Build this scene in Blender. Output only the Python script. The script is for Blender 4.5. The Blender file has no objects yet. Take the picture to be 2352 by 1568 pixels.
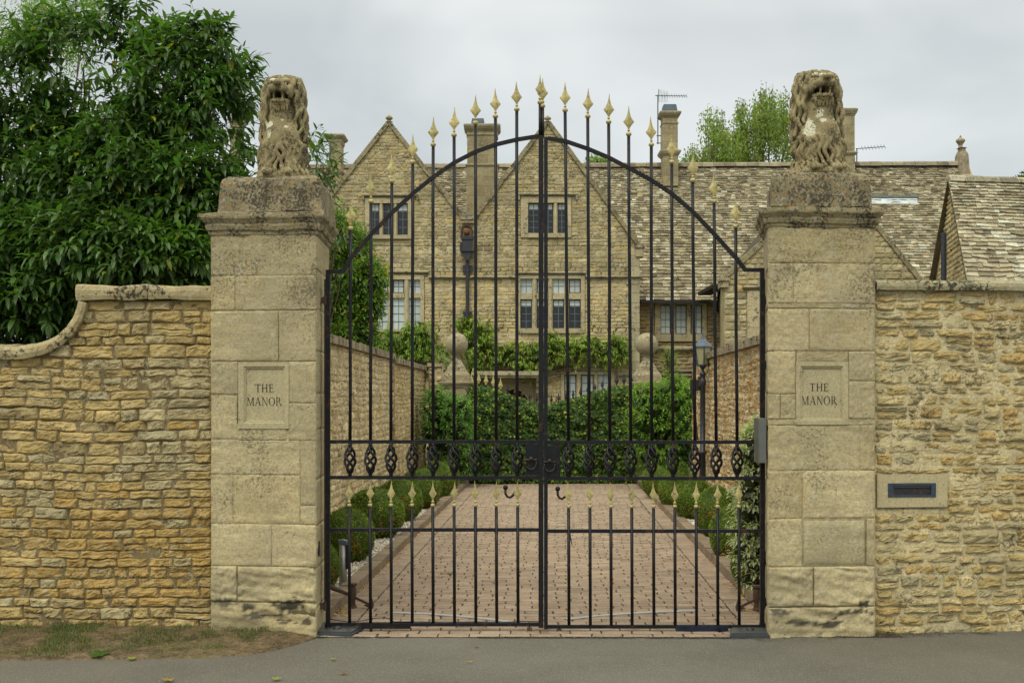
import bpy, math, random
import numpy as np
from mathutils import Vector, Matrix
PI = math.pi
rng = np.random.default_rng(7)
random.seed(7)
SC = bpy.context.scene
COL = SC.collection

# ------------------------------------------------------------------ camera
F = 2650.0            # focal length in units of a 2352 pixel wide picture
HZ = 910.0            # horizon row
CX = 1176.0
H = 1.6
cam_d = bpy.data.cameras.new("camera")
cam = bpy.data.objects.new("camera", cam_d)
COL.objects.link(cam)
cam.location = (0, 0, H)
cam.rotation_euler = (PI / 2, 0, 0)
cam_d.sensor_width = 36
cam_d.lens = F / 2352 * 36
cam_d.shift_y = (HZ - 784) / 2352 * 1.0
cam_d.clip_end = 4000
SC.camera = cam

# ------------------------------------------------------------------ sky
def L(r, g, b):
    f = lambda c: (c / 255 / 12.92) if c / 255 <= 0.04045 else ((c / 255 + 0.055) / 1.055) ** 2.4
    return (f(r), f(g), f(b))
SUN_EL, SUN_AZ = 52, 205      # azimuth measured from +Y clockwise (behind, slightly left of the camera)
w = bpy.data.worlds.new("World"); SC.world = w; w.use_nodes = True
nt = w.node_tree; nt.nodes.clear()
N = nt.nodes.new; K = nt.links.new
out = N("ShaderNodeOutputWorld"); bg = N("ShaderNodeBackground"); K(bg.outputs[0], out.inputs[0])
sky = N("ShaderNodeTexSky"); sky.sky_type = 'NISHITA'; sky.sun_disc = False
sky.sun_elevation = math.radians(SUN_EL); sky.sun_rotation = math.radians(SUN_AZ); sky.dust_density = 3
tc = N("ShaderNodeTexCoord"); sep = N("ShaderNodeSeparateXYZ"); K(tc.outputs["Generated"], sep.inputs[0])
el = N("ShaderNodeValToRGB")
cr = el.color_ramp
cr.elements[0].position = 0.0; cr.elements[0].color = (6.7, 7.2, 7.25, 1)
cr.elements[1].position = 1.0; cr.elements[1].color = (17.6, 17.4, 14.9, 1)
e = cr.elements.new(0.12); e.color = (6.9, 7.4, 7.45, 1)
e = cr.elements.new(0.30); e.color = (7.3, 7.65, 7.7, 1)
e = cr.elements.new(0.45); e.color = (13.0, 12.9, 12.0, 1)
K(sep.outputs[2], el.inputs[0])
mp = N("ShaderNodeMapping"); mp.inputs["Scale"].default_value = (1.0, 1.0, 1.9); mp.inputs["Location"].default_value = (.35, 0, .2)
K(tc.outputs["Generated"], mp.inputs[0])
n1 = N("ShaderNodeTexNoise"); n1.inputs["Scale"].default_value = 3.0; n1.inputs["Detail"].default_value = 4
n1.inputs["Roughness"].default_value = 0.48; n1.inputs["Distortion"].default_value = 0.35
K(mp.outputs[0], n1.inputs["Vector"])
cr2 = N("ShaderNodeValToRGB"); cr2.color_ramp.elements[0].position = 0.36; cr2.color_ramp.elements[0].color = (0.80, 0.82, 0.835, 1)
cr2.color_ramp.elements[1].position = 0.62; cr2.color_ramp.elements[1].color = (1.12, 1.11, 1.10, 1)
K(n1.outputs[0], cr2.inputs[0])
mul = N("ShaderNodeMixRGB"); mul.blend_type = 'MULTIPLY'; mul.inputs[0].default_value = 1
K(el.outputs[0], mul.inputs[1]); K(cr2.outputs[0], mul.inputs[2])
mx = N("ShaderNodeMixRGB"); mx.inputs[0].default_value = 0.93
K(sky.outputs[0], mx.inputs[1]); K(mul.outputs[0], mx.inputs[2])
K(mx.outputs[0], bg.inputs[0]); bg.inputs[1].default_value = 0.10

sd = bpy.data.lights.new("sun", 'SUN'); sd.energy = 1.5; sd.angle = math.radians(22); sd.color = (1.0, 0.95, 0.80)
so = bpy.data.objects.new("sun", sd); COL.objects.link(so)
az, elv = math.radians(SUN_AZ), math.radians(SUN_EL)
dirs = Vector((math.sin(az) * math.cos(elv), math.cos(az) * math.cos(elv), math.sin(elv)))
so.rotation_euler = dirs.to_track_quat('Z', 'Y').to_euler()
so.location = (0, 0, 40)
SC.view_settings.view_transform = 'Standard'; SC.view_settings.look = 'None'
SC.view_settings.exposure = 0.05; SC.view_settings.gamma = 1.0
SC.view_settings.use_curve_mapping = False
SC.cycles.max_bounces = 6; SC.cycles.transparent_max_bounces = 8

# ------------------------------------------------------------------ helpers
def P(px, py, Y):
    return np.array(((px - CX) * Y / F, Y, H + (HZ - py) * Y / F))
def XW(px, Y): return (px - CX) * Y / F
def ZW(py, Y): return H + (HZ - py) * Y / F
def tag(o, label=None, cat=None, group=None, kind=None):
    if label: o['label'] = label
    if cat: o['category'] = cat
    if group: o['group'] = group
    if kind: o['kind'] = kind
    return o
def thing(name, loc, label, cat, group=None, rz=0):
    o = bpy.data.objects.new(name, None); COL.objects.link(o)
    o.location = loc; o.rotation_euler = (0, 0, rz); o.empty_display_size = .2
    return tag(o, label, cat, group)

_waves = {}
def wnoise(p, freq, seed=0, octv=3):
    """smooth pseudo noise in about -1..1"""
    p = np.asarray(p, float)
    key = seed
    if key not in _waves:
        r = np.random.default_rng(1000 + seed)
        _waves[key] = (r.normal(size=(octv * 6, 3)), r.uniform(0, 2 * PI, octv * 6))
    k, ph = _waves[key]
    o = np.zeros(p.shape[:-1])
    for i in range(octv):
        f = freq * 2.1 ** i; a = .5 ** i
        for j in range(6):
            q = i * 6 + j
            o += a * np.sin((p @ k[q]) * f * 2.2 + ph[q])
    return o / 4.2

class MB:
    def __init__(s): s.V = []; s.F = []; s.C = []; s.n = 0
    def add(s, V, Fs, col=None):
        V = np.asarray(V, float).reshape(-1, 3)
        if isinstance(Fs, np.ndarray): Fs = [Fs]
        else: Fs = [np.asarray([f]) for f in Fs] if len(Fs) and not isinstance(Fs[0], np.ndarray) else Fs
        for f in Fs: s.F.append(np.asarray(f, np.int64) + s.n)
        if col is None: col = (1, 1, 1)
        c = np.asarray(col, float)
        if c.ndim == 1: c = np.tile(c, (len(V), 1))
        s.C.append(c); s.V.append(V); s.n += len(V)
        return s
    def box(s, a, b, col=None):
        (x0, y0, z0), (x1, y1, z1) = a, b
        x0, x1 = min(x0, x1), max(x0, x1); y0, y1 = min(y0, y1), max(y0, y1); z0, z1 = min(z0, z1), max(z0, z1)
        V = [(x0, y0, z0), (x1, y0, z0), (x1, y1, z0), (x0, y1, z0), (x0, y0, z1), (x1, y0, z1), (x1, y1, z1), (x0, y1, z1)]
        return s.add(V, np.array([(0, 3, 2, 1), (4, 5, 6, 7), (0, 1, 5, 4), (1, 2, 6, 5), (2, 3, 7, 6), (3, 0, 4, 7)]), col)
    def tube(s, pts, r, n=8, col=None, caps=True):
        pts = [np.asarray(p, float) for p in pts]
        m = len(pts)
        rs = r if hasattr(r, '__len__') else [r] * m
        V = []; prev = None
        for i, p in enumerate(pts):
            t = pts[min(i + 1, m - 1)] - pts[max(i - 1, 0)]
            t = t / (np.linalg.norm(t) + 1e-12)
            if prev is None:
                u = np.cross(t, (0, 0, 1.0)) if abs(t[2]) < .9 else np.cross(t, (0, 1.0, 0))
            else: u = prev - t * (prev @ t)
            u = u / (np.linalg.norm(u) + 1e-12); prev = u
            v = np.cross(t, u)
            off = PI / 4 if n == 4 else 0
            for j in range(n):
                a = 2 * PI * j / n + off
                V.append(p + rs[i] * (math.cos(a) * u + math.sin(a) * v))
        Fq = [(i * n + j, i * n + (j + 1) % n, (i + 1) * n + (j + 1) % n, (i + 1) * n + j) for i in range(m - 1) for j in range(n)]
        s.add(V, np.array(Fq), col)
        if caps:
            b = s.n - m * n
            s.F.append(np.array([[b + j for j in range(n)][::-1]])); s.F.append(np.array([[b + (m - 1) * n + j for j in range(n)]]))
        return s
    def lathe(s, prof, c=(0, 0, 0), n=16, col=None):
        V = []; m = len(prof)
        for r, z in prof:
            for j in range(n):
                a = 2 * PI * j / n
                V.append((c[0] + r * math.cos(a), c[1] + r * math.sin(a), c[2] + z))
        Fq = [(i * n + j, i * n + (j + 1) % n, (i + 1) * n + (j + 1) % n, (i + 1) * n + j) for i in range(m - 1) for j in range(n)]
        return s.add(V, np.array(Fq), col)
    def sphere(s, c, r, n=12, col=None, sc=(1, 1, 1)):
        pr = []
        V = []; m = n // 2 + 1
        for i in range(m):
            th = PI * i / (m - 1)
            for j in range(n):
                a = 2 * PI * j / n
                V.append((c[0] + sc[0] * r * math.sin(th) * math.cos(a), c[1] + sc[1] * r * math.sin(th) * math.sin(a), c[2] - sc[2] * r * math.cos(th)))
        Fq = [(i * n + j, i * n + (j + 1) % n, (i + 1) * n + (j + 1) % n, (i + 1) * n + j) for i in range(m - 1) for j in range(n)]
        return s.add(V, np.array(Fq), col)
    def sq(s, prof, hx, hy, c=(0, 0, 0), n=1, rough=0, col=None, seed=3, cap=True):
        """square 'lathe': prof = (extra, z) added to half sizes hx, hy; n segments a side; rough = noise"""
        V = []; m = len(prof)
        ring = []
        for k in range(4):
            for j in range(n):
                t = -1 + 2 * j / n
                ring.append([(t, -1), (1, t), (-t, 1), (-1, -t)][k])
        nn = len(ring)
        for e_, z in prof:
            for (a, b) in ring: V.append((c[0] + a * (hx + e_), c[1] + b * (hy + e_), c[2] + z))
        V = np.array(V)
        if rough:
            d = np.stack([wnoise(V, 9, seed), wnoise(V, 9, seed + 1), wnoise(V, 9, seed + 2)], 1)
            V = V + d * rough
        Fq = np.array([(i * nn + j, i * nn + (j + 1) % nn, (i + 1) * nn + (j + 1) % nn, (i + 1) * nn + j) for i in range(m - 1) for j in range(nn)])
        s.add(V, Fq, col)
        if cap:
            b = s.n - m * nn
            s.F.append(np.array([[b + (m - 1) * nn + j for j in range(nn)]])); s.F.append(np.array([[b + j for j in range(nn)][::-1]]))
        return s
    def prism(s, poly, axis, a, b, col=None):
        """poly = list of 2-D points in the plane across `axis`, extruded from a to b (axis 1 = Y: poly is x,z)"""
        n = len(poly)
        def mk(p, t):
            return (p[0], t, p[1]) if axis == 1 else ((t, p[0], p[1]) if axis == 0 else (p[0], p[1], t))
        V = [mk(p, a) for p in poly] + [mk(p, b) for p in poly]
        s.add(V, np.array([(i, (i + 1) % n, n + (i + 1) % n, n + i) for i in range(n)]), col)
        k = s.n - 2 * n
        s.F.append(np.array([[k + i for i in range(n)][::-1]])); s.F.append(np.array([[k + n + i for i in range(n)]]))
        return s
    def xf(s, fn):
        s.V = [fn(v) for v in s.V]; return s
    def build(s, name, mat, parent=None, smooth=False, local=True, label=None, recalc=True):
        V = np.concatenate(s.V)
        if parent is not None and local:
            base = parent
            while base.parent: base = base.parent
            M = np.array(Matrix.LocRotScale(base.location, base.rotation_euler, None).inverted())
            V = V @ M[:3, :3].T + M[:3, 3]
        C = np.concatenate(s.C)
        loops = np.concatenate([f.ravel() for f in s.F]); tot = np.concatenate([np.full(len(f), f.shape[1]) for f in s.F])
        me = bpy.data.meshes.new(name)
        me.vertices.add(len(V)); me.vertices.foreach_set('co', V.astype(np.float32).ravel())
        me.loops.add(len(loops)); me.loops.foreach_set('vertex_index', loops.astype(np.int32))
        me.polygons.add(len(tot)); st = np.concatenate([[0], np.cumsum(tot)[:-1]])
        me.polygons.foreach_set('loop_start', st.astype(np.int32))
        at = me.color_attributes.new('Col', 'FLOAT_COLOR', 'POINT')
        at.data.foreach_set('color', np.concatenate([C, np.ones((len(C), 1))], 1).astype(np.float32).ravel())
        me.update(calc_edges=True)
        me.polygons.foreach_set('use_smooth', np.full(len(tot), bool(smooth)))
        me.validate()
        me.materials.append(mat)
        o = bpy.data.objects.new(name, me); COL.objects.link(o)
        if parent is not None: o.parent = parent
        if label: o['label'] = label
        return o
def structure(o): o['kind'] = 'structure'; return o

# ------------------------------------------------------------------ materials
def new_mat(name):
    m = bpy.data.materials.new(name); m.use_nodes = True
    t = m.node_tree; t.nodes.clear()
    o = t.nodes.new("ShaderNodeOutputMaterial"); b = t.nodes.new("ShaderNodeBsdfPrincipled")
    t.links.new(b.outputs[0], o.inputs[0])
    return m, t, b, o
class G:
    """small node graph helper"""
    def __init__(s, t):
        s.t = t; s.tc = t.nodes.new("ShaderNodeTexCoord"); s.vec = s.tc.outputs["Object"]
    def noise(s, scale, detail=4, rough=.55, stretch=None, dist=0, off=0):
        n = s.t.nodes.new("ShaderNodeTexNoise"); n.inputs["Scale"].default_value = scale
        n.inputs["Detail"].default_value = detail; n.inputs["Roughness"].default_value = rough; n.inputs["Distortion"].default_value = dist
        m = s.t.nodes.new("ShaderNodeMapping"); m.inputs["Scale"].default_value = stretch or (1, 1, 1)
        m.inputs["Location"].default_value = (off, off * .7, off * 1.3)
        s.t.links.new(s.vec, m.inputs[0]); s.t.links.new(m.outputs[0], n.inputs["Vector"])
        return n.outputs[0]
    def voro(s, scale, feat='F1', stretch=None, out="Distance"):
        n = s.t.nodes.new("ShaderNodeTexVoronoi"); n.feature = feat; n.inputs["Scale"].default_value = scale
        m = s.t.nodes.new("ShaderNodeMapping"); m.inputs["Scale"].default_value = stretch or (1, 1, 1)
        s.t.links.new(s.vec, m.inputs[0]); s.t.links.new(m.outputs[0], n.inputs["Vector"])
        return n.outputs[out]
    def ramp(s, x, stops):
        n = s.t.nodes.new("ShaderNodeValToRGB"); c = n.color_ramp
        while len(c.elements) < len(stops): c.elements.new(.5)
        for e_, (p, v) in zip(c.elements, stops):
            e_.position = p; e_.color = (v, v, v, 1) if not hasattr(v, '__len__') else (*v, 1)
        s.t.links.new(x, n.inputs[0]); return n.outputs[0]
    def mix(s, f, a, b, mode='MIX'):
        n = s.t.nodes.new("ShaderNodeMixRGB"); n.blend_type = mode
        for i, x in ((0, f), (1, a), (2, b)):
            if hasattr(x, 'links') or isinstance(x, bpy.types.NodeSocket): s.t.links.new(x, n.inputs[i])
            elif i == 0: n.inputs[0].default_value = x
            else: n.inputs[i].default_value = (*x, 1)
        return n.outputs[0]
    def math(s, op, a, b=None):
        n = s.t.nodes.new("ShaderNodeMath"); n.operation = op
        for i, x in ((0, a), (1, b)):
            if x is None: continue
            if isinstance(x, bpy.types.NodeSocket): s.t.links.new(x, n.inputs[i])
            else: n.inputs[i].default_value = x
        return n.outputs[0]
    def bump(s, h, strength, dist, prev=None):
        n = s.t.nodes.new("ShaderNodeBump"); n.inputs["Strength"].default_value = strength; n.inputs["Distance"].default_value = dist
        s.t.links.new(h, n.inputs["Height"])
        if prev is not None: s.t.links.new(prev, n.inputs["Normal"])
        return n.outputs[0]
    def col(s):
        n = s.t.nodes.new("ShaderNodeAttribute"); n.attribute_name = 'Col'; return n.outputs["Color"]
    def sepz(s):
        n = s.t.nodes.new("ShaderNodeSeparateXYZ"); s.t.links.new(s.vec, n.inputs[0]); return n.outputs[2]

def stone_mat(name, grey=.3, dark=.3, orange=.15, scale=1.0, strat=0., bump=1.0, blot=.25, pale=(.50, .48, .38), darkc=(.055, .05, .035), rough=.92, moss=0.):
    m, t, b, o = new_mat(name); g = G(t)
    c = g.mix(1.0, g.col(), (1.03, 1.045, .97), 'MULTIPLY')
    big = g.noise(2.2 * scale, 5, .6)
    c = g.mix(1.0, c, g.ramp(big, [(.3, 1 - blot), (.7, 1 + blot * .55)]), 'MULTIPLY')
    fine = g.noise(45 * scale, 4, .7)
    c = g.mix(1.0, c, g.ramp(fine, [(.25, .62), (.75, 1.32)]), 'MULTIPLY')
    if strat > 0:
        c = g.mix(1.0, c, g.ramp(g.noise(3.2 * scale, 6, .7, stretch=(.5, .5, 5.5), dist=.6, off=31), [(.32, .84), (.68, 1.14)]), 'MULTIPLY')
        c = g.mix(g.ramp(g.noise(1.5 * scale, 4, .6, off=37), [(.45, 0), (.70, .42)]), c, (.30, .265, .175))
    med = g.noise(11 * scale, 6, .75, off=3)
    if orange: c = g.mix(g.ramp(g.noise(16 * scale, 5, .7, off=11), [(.60 - .08 * orange, 0), (.66, min(1, orange * 2))]), c, (.42, .21, .035))
    if grey: c = g.mix(g.ramp(med, [(.60 - .16 * grey, 0), (.70 - .12 * grey, min(1, .25 + grey))]), c, pale)
    if dark:
        d1 = g.noise(24 * scale * (1.9 if strat > 0 else 1), 6, .75, off=7); d2 = g.noise(3.1 * scale * (.7 if strat > 0 else 1), 3, .5, off=17)
        dd = g.math('ADD', d1, g.math('MULTIPLY', d2, .55))
        if strat > 0: dd = g.math('ADD', dd, g.ramp(g.math('MULTIPLY', g.sepz(), .3), [(.45, 0), (.80, .075)]))
        c = g.mix(g.ramp(dd, [(.90 - .13 * dark, 0), (.95 - .12 * dark, min(1, .5 + dark))]), c, darkc)
    if moss: c = g.mix(g.ramp(g.noise(5 * scale, 5, .7, off=23), [(.55, 0), (.7, moss)]), c, (.05, .06, .018))
    t.links.new(c, b.inputs["Base Color"]); b.inputs["Roughness"].default_value = rough
    b.inputs["Specular IOR Level"].default_value = .25
    n = g.bump(g.noise(30 * scale, 6, .75, stretch=(1, 1, 1 + 3 * strat)), .55 * bump, .010 / scale)
    n = g.bump(g.noise(120 * scale, 3, .7), .4 * bump, .003 / scale, n)
    t.links.new(n, b.inputs["Normal"])
    return m
def plain_mat(name, col, rough=.6, metal=0, var=.15, scale=20, bump=.2, spec=.5, dist=.002, coat=0, rust=0, rustc=(.16, .05, .02)):
    m, t, b, o = new_mat(name); g = G(t)
    c = g.mix(1, g.col(), col, 'MULTIPLY')
    c = g.mix(1, c, g.ramp(g.noise(scale, 5, .65), [(.25, 1 - var), (.75, 1 + var)]), 'MULTIPLY')
    if rust: c = g.mix(g.ramp(g.noise(scale * .7, 6, .75, off=5), [(.60 - .06 * rust, 0), (.68, rust)]), c, rustc)
    t.links.new(c, b.inputs["Base Color"]); b.inputs["Roughness"].default_value = rough
    b.inputs["Metallic"].default_value = metal; b.inputs["Specular IOR Level"].default_value = spec
    if bump: t.links.new(g.bump(g.noise(scale * 5, 4, .7), bump, dist), b.inputs["Normal"])
    return m
def leaf_mat(name, rough=.42, trans=.25, spec=.5, tint=(1, 1, 1)):
    m, t, b, o = new_mat(name); g = G(t)
    c = g.mix(1, g.col(), tint, 'MULTIPLY')
    c = g.mix(1, c, g.ramp(g.noise(1.6, 3, .5), [(.3, .72), (.7, 1.25)]), 'MULTIPLY')
    t.links.new(c, b.inputs["Base Color"]); b.inputs["Roughness"].default_value = rough
    b.inputs["Specular IOR Level"].default_value = spec
    tr = t.nodes.new("ShaderNodeBsdfTranslucent"); t.links.new(g.mix(1, c, (1.5, 1.7, .6), 'MULTIPLY'), tr.inputs[0])
    ms = t.nodes.new("ShaderNodeMixShader"); ms.inputs[0].default_value = trans
    t.links.new(b.outputs[0], ms.inputs[1]); t.links.new(tr.outputs[0], ms.inputs[2]); t.links.new(ms.outputs[0], o.inputs[0])
    return m

M = {}
M['pillar'] = stone_mat('pillar_stone', grey=.25, dark=.10, orange=.16, scale=1.3, strat=.8, bump=1.1)
M['cap'] = stone_mat('weathered_cap_stone', grey=.50, dark=.80, orange=.45, scale=2.3, bump=1.4, darkc=(.065, .056, .04), pale=(.40, .375, .28))
M['lion'] = stone_mat('carved_lion_stone', grey=.22, dark=.72, orange=.3, scale=3.2, bump=1.0, darkc=(.075, .062, .038), pale=(.42, .38, .25))
M['plaque'] = stone_mat('plaque_stone', grey=.05, dark=.08, orange=.0, scale=2, bump=.4, blot=.12)
M['rubbleL'] = stone_mat('old_rubble_stone', grey=.42, dark=.25, orange=.12, scale=2.2, bump=1.5, pale=(.44, .42, .30), blot=.32)
M['rubbleR'] = stone_mat('repointed_rubble_stone', grey=.18, dark=.20, orange=.25, scale=1.5, bump=1.6, pale=(.50, .46, .34))
M['garden'] = stone_mat('garden_wall_stone', grey=.12, dark=.15, orange=.1, scale=1.2, bump=1.6, strat=-.25)
M['mortar'] = stone_mat('mortar_old', grey=.1, dark=.35, orange=.1, scale=1.5, bump=1.4)
M['house'] = stone_mat('house_stone', grey=.30, dark=.32, orange=.15, scale=.9, bump=1.3, blot=.3, darkc=(.13, .105, .06))
M['ashlar'] = stone_mat('house_ashlar', grey=.1, dark=.3, orange=.1, scale=.6, bump=.8, blot=.2)
M['roof'] = stone_mat('stone_slates', grey=.14, dark=.45, orange=.10, scale=1.3, bump=1.2, pale=(.50, .47, .37), blot=.28, darkc=(.09, .078, .05))
M['coping'] = stone_mat('coping_stone', grey=.35, dark=.62, orange=.3, scale=1.3, bump=1.4)
M['ball'] = stone_mat('ball_stone', grey=.45, dark=.5, orange=.2, scale=1.6, bump=1.4)
M['iron'] = plain_mat('black_painted_iron', (.0065, .0075, .0105), rough=.45, var=.5, scale=30, bump=.6, dist=.0015, rust=.75, rustc=(.085, .036, .018), spec=.28)
M['irond'] = plain_mat('dark_iron', (.016, .016, .018), rough=.5, var=.5, scale=25, bump=.5, rust=.8)
M['gold'] = plain_mat('worn_gold_paint', (.42, .36, .15), rough=.42, metal=.2, var=.35, scale=45, bump=.6, dist=.0015, rust=.85, rustc=(.035, .03, .02))
M['steel'] = plain_mat('brushed_steel', (.42, .42, .40), rough=.42, metal=.55, var=.12, scale=12)
M['rust'] = plain_mat('rusty_iron', (.075, .045, .03), rough=.8, var=.5, scale=40, rust=.8)
M['lead'] = plain_mat('lead_sheet', (.10, .125, .15), rough=.55, var=.3, scale=3, bump=.3, dist=.01)
M['black'] = plain_mat('black_plastic', (.014, .014, .016), rough=.45, var=.2)
M['bark'] = plain_mat('bark', (.10, .075, .05), rough=.9, var=.5, scale=14, bump=1, dist=.01)
M['twig'] = plain_mat('twig', (.085, .06, .035), rough=.8, var=.4, scale=30)
M['glassdark'] = plain_mat('window_glass', (.012, .015, .018), rough=.08, var=.3, scale=3, bump=.12, dist=.02, spec=.6)
M['blind'] = plain_mat('pale_blind_behind_glass', (.50, .57, .55), rough=.35, var=.10, scale=2, bump=0)
M['glazing'] = plain_mat('leaded_glazing_bars', (.12, .15, .16), rough=.5, var=.2)
M['laurel'] = leaf_mat('laurel_leaves', rough=.38, trans=.34, spec=.5, tint=(2.05, 1.7, 1.45))
M['leaf'] = leaf_mat('soft_leaves', rough=.5, trans=.4, tint=(2.0, 1.75, 1.3))
M['box'] = leaf_mat('box_leaves', rough=.55, trans=.2, tint=(2.35, 2.2, 1.3), spec=.3)
M['ivy'] = leaf_mat('ivy_leaves', rough=.5, trans=.3, spec=.3, tint=(2.1, 1.85, 1.3))
M['birch'] = leaf_mat('birch_leaves', rough=.55, trans=.5, tint=(1.35, 1.5, 1.4))
M['variegated'] = leaf_mat('variegated_leaves', rough=.45, trans=.3)
M['grass'] = leaf_mat('grass_blades', rough=.6, trans=.3)
M['letter'] = plain_mat('incised_lettering', (.028, .025, .02), rough=.9, var=.2)
M['plainstone'] = plain_mat('pebble', (1, 1, 1), rough=.85, var=.3, scale=60, bump=.3)
M['brick'] = stone_mat('paving_brick', grey=.0, dark=.16, orange=.0, scale=2.2, bump=.7, blot=.16, darkc=(.09, .065, .05))
M['lampglass'] = plain_mat('frosted_lamp_glass', (.30, .30, .17), rough=.3, var=.1, scale=4, bump=0)

# ------------------------------------------------------------------ stones
def stones(mb, rects, O, U, W, Nn, depth, cols, nx=5, nz=4, gap=.008, jit=.1, rough=.2, p=4., seed=0, warp=0., warpf=1.5, sink=.004, striat=0., wob=None, tex=0.):
    """pillow shaped stones for rect rows (u0,u1,z0,z1) on the plane O + u U + z W, bulging along Nn"""
    R = np.asarray(rects, float)
    if len(R) == 0: return
    r = np.random.default_rng(seed)
    n = len(R)
    a = np.sin(np.linspace(-1, 1, nx) * PI / 2); b = np.sin(np.linspace(-1, 1, nz) * PI / 2)
    A, B = np.meshgrid(a, b, indexing='ij')            # nx,nz
    hgt = (R[:, 3] - R[:, 2])
    j = r.uniform(-1, 1, (n, 4, 2)) * (jit * hgt)[:, None, None]
    u0 = R[:, 0] + gap / 2; u1 = R[:, 1] - gap / 2; z0 = R[:, 2] + gap / 2; z1 = R[:, 3] - gap / 2
    s = (A + 1) / 2; q = (B + 1) / 2
    w00 = (1 - s) * (1 - q); w10 = s * (1 - q); w01 = (1 - s) * q; w11 = s * q
    e = lambda x: x[:, None, None]
    uu = e(u0) * (w00 + w01) + e(u1) * (w10 + w11)
    zz = e(z0) * (w00 + w10) + e(z1) * (w01 + w11)
    for k, ww in enumerate((w00, w10, w01, w11)):
        sg = np.array([(1, 1), (-1, 1), (1, -1), (-1, -1)][k])
        uu = uu + ww * e((j[:, k, 0] * .75 + .35 * jit * hgt) * sg[0]); zz = zz + ww * e((j[:, k, 1] * .75 + .25 * jit * hgt) * sg[1] * .8)
    prof = (1 - np.abs(A) ** p) * (1 - np.abs(B) ** p)
    dd = depth * r.uniform(.55, 1.15, (n, 1, 1)) * prof[None] - sink * (prof[None] < 1e-6)
    P2 = np.stack([uu * 1.0, zz * 1.0, np.zeros_like(uu) + seed * .37], -1)
    dd = dd + depth * rough * wnoise(P2, 9, 31) * (prof[None] ** .5) + depth * rough * .6 * wnoise(P2, 28, 32) * (prof[None] ** .5)
    if striat:
        P3 = np.stack([uu * 1.5, zz * 14 + uu * 3, np.zeros_like(uu)], -1)
        dd = dd + striat * wnoise(P3, 2.2, 33) * (prof[None] ** .5)
    if tex: dd = dd + tex * (np.abs(wnoise(P2, 22, 37)) - .3) * (prof[None] ** .3) + r.normal(size=dd.shape) * tex * .35 * (prof[None] ** .3)
    if wob is None: wob = hgt.mean() * .06
    un = uu + wob * wnoise(P2, 18, 34); zn = zz + wob * wnoise(P2, 18, 35)
    if warp:
        zn = zn + warp * wnoise(np.stack([uu, zz * .5, np.zeros_like(uu)], -1), warpf, 36)
    O, U, W, Nn = map(lambda v: np.asarray(v, float), (O, U, W, Nn))
    V = O + un[..., None] * U + zn[..., None] * W + dd[..., None] * Nn
    idx = np.arange(nx * nz).reshape(nx, nz)
    f = np.stack([idx[:-1, :-1], idx[1:, :-1], idx[1:, 1:], idx[:-1, 1:]], -1).reshape(-1, 4)
    if np.dot(np.cross(U, W), Nn) < 0: f = f[:, ::-1]
    Fa = (f[None] + (np.arange(n) * nx * nz)[:, None, None]).reshape(-1, 4)
    C = np.repeat(np.asarray(cols, float), nx * nz, 0)
    mb.add(V.reshape(-1, 3), Fa, C)

def rows(spans, z0, z1, h, wd, seed=0, holes=(), minw=.06):
    """random courses: spans(z) -> list of (u0,u1)"""
    r = np.random.default_rng(seed); out = []; z = z0
    while z < z1 - h[0] * .3:
        hh = r.uniform(*h)
        if z + hh > z1 - h[0] * .5: hh = z1 - z
        zm = z + hh / 2
        ivs = list(spans(zm))
        for (a, b, c, d) in holes:
            if c - .02 < zm < d + .02:
                nv = []
                for (s0, s1) in ivs:
                    if b <= s0 or a >= s1: nv.append((s0, s1)); continue
                    if a > s0: nv.append((s0, a))
                    if b < s1: nv.append((b, s1))
                ivs = nv
        for (s0, s1) in ivs:
            u = s0
            while u < s1 - 1e-4:
                ww = r.uniform(*wd) * (1 if r.random() > .2 else .6)
                if u + ww > s1 - wd[0] * .7: ww = s1 - u
                if ww >= minw:
                    if hh > h[0] * 1.5 and r.random() < .18:
                        out.append((u, u + ww, z, z + hh * .5)); out.append((u, u + ww, z + hh * .5, z + hh))
                    else: out.append((u, u + ww, z, z + hh))
                u += ww
        z += hh
    return np.array(out)
def pick(n, pal, wts, seed=0, v=.12):
    r = np.random.default_rng(seed); pal = np.array(pal); wts = np.array(wts, float)
    i = r.choice(len(pal), n, p=wts / wts.sum())
    return pal[i] * r.uniform(1 - v, 1 + v, (n, 1))

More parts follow.
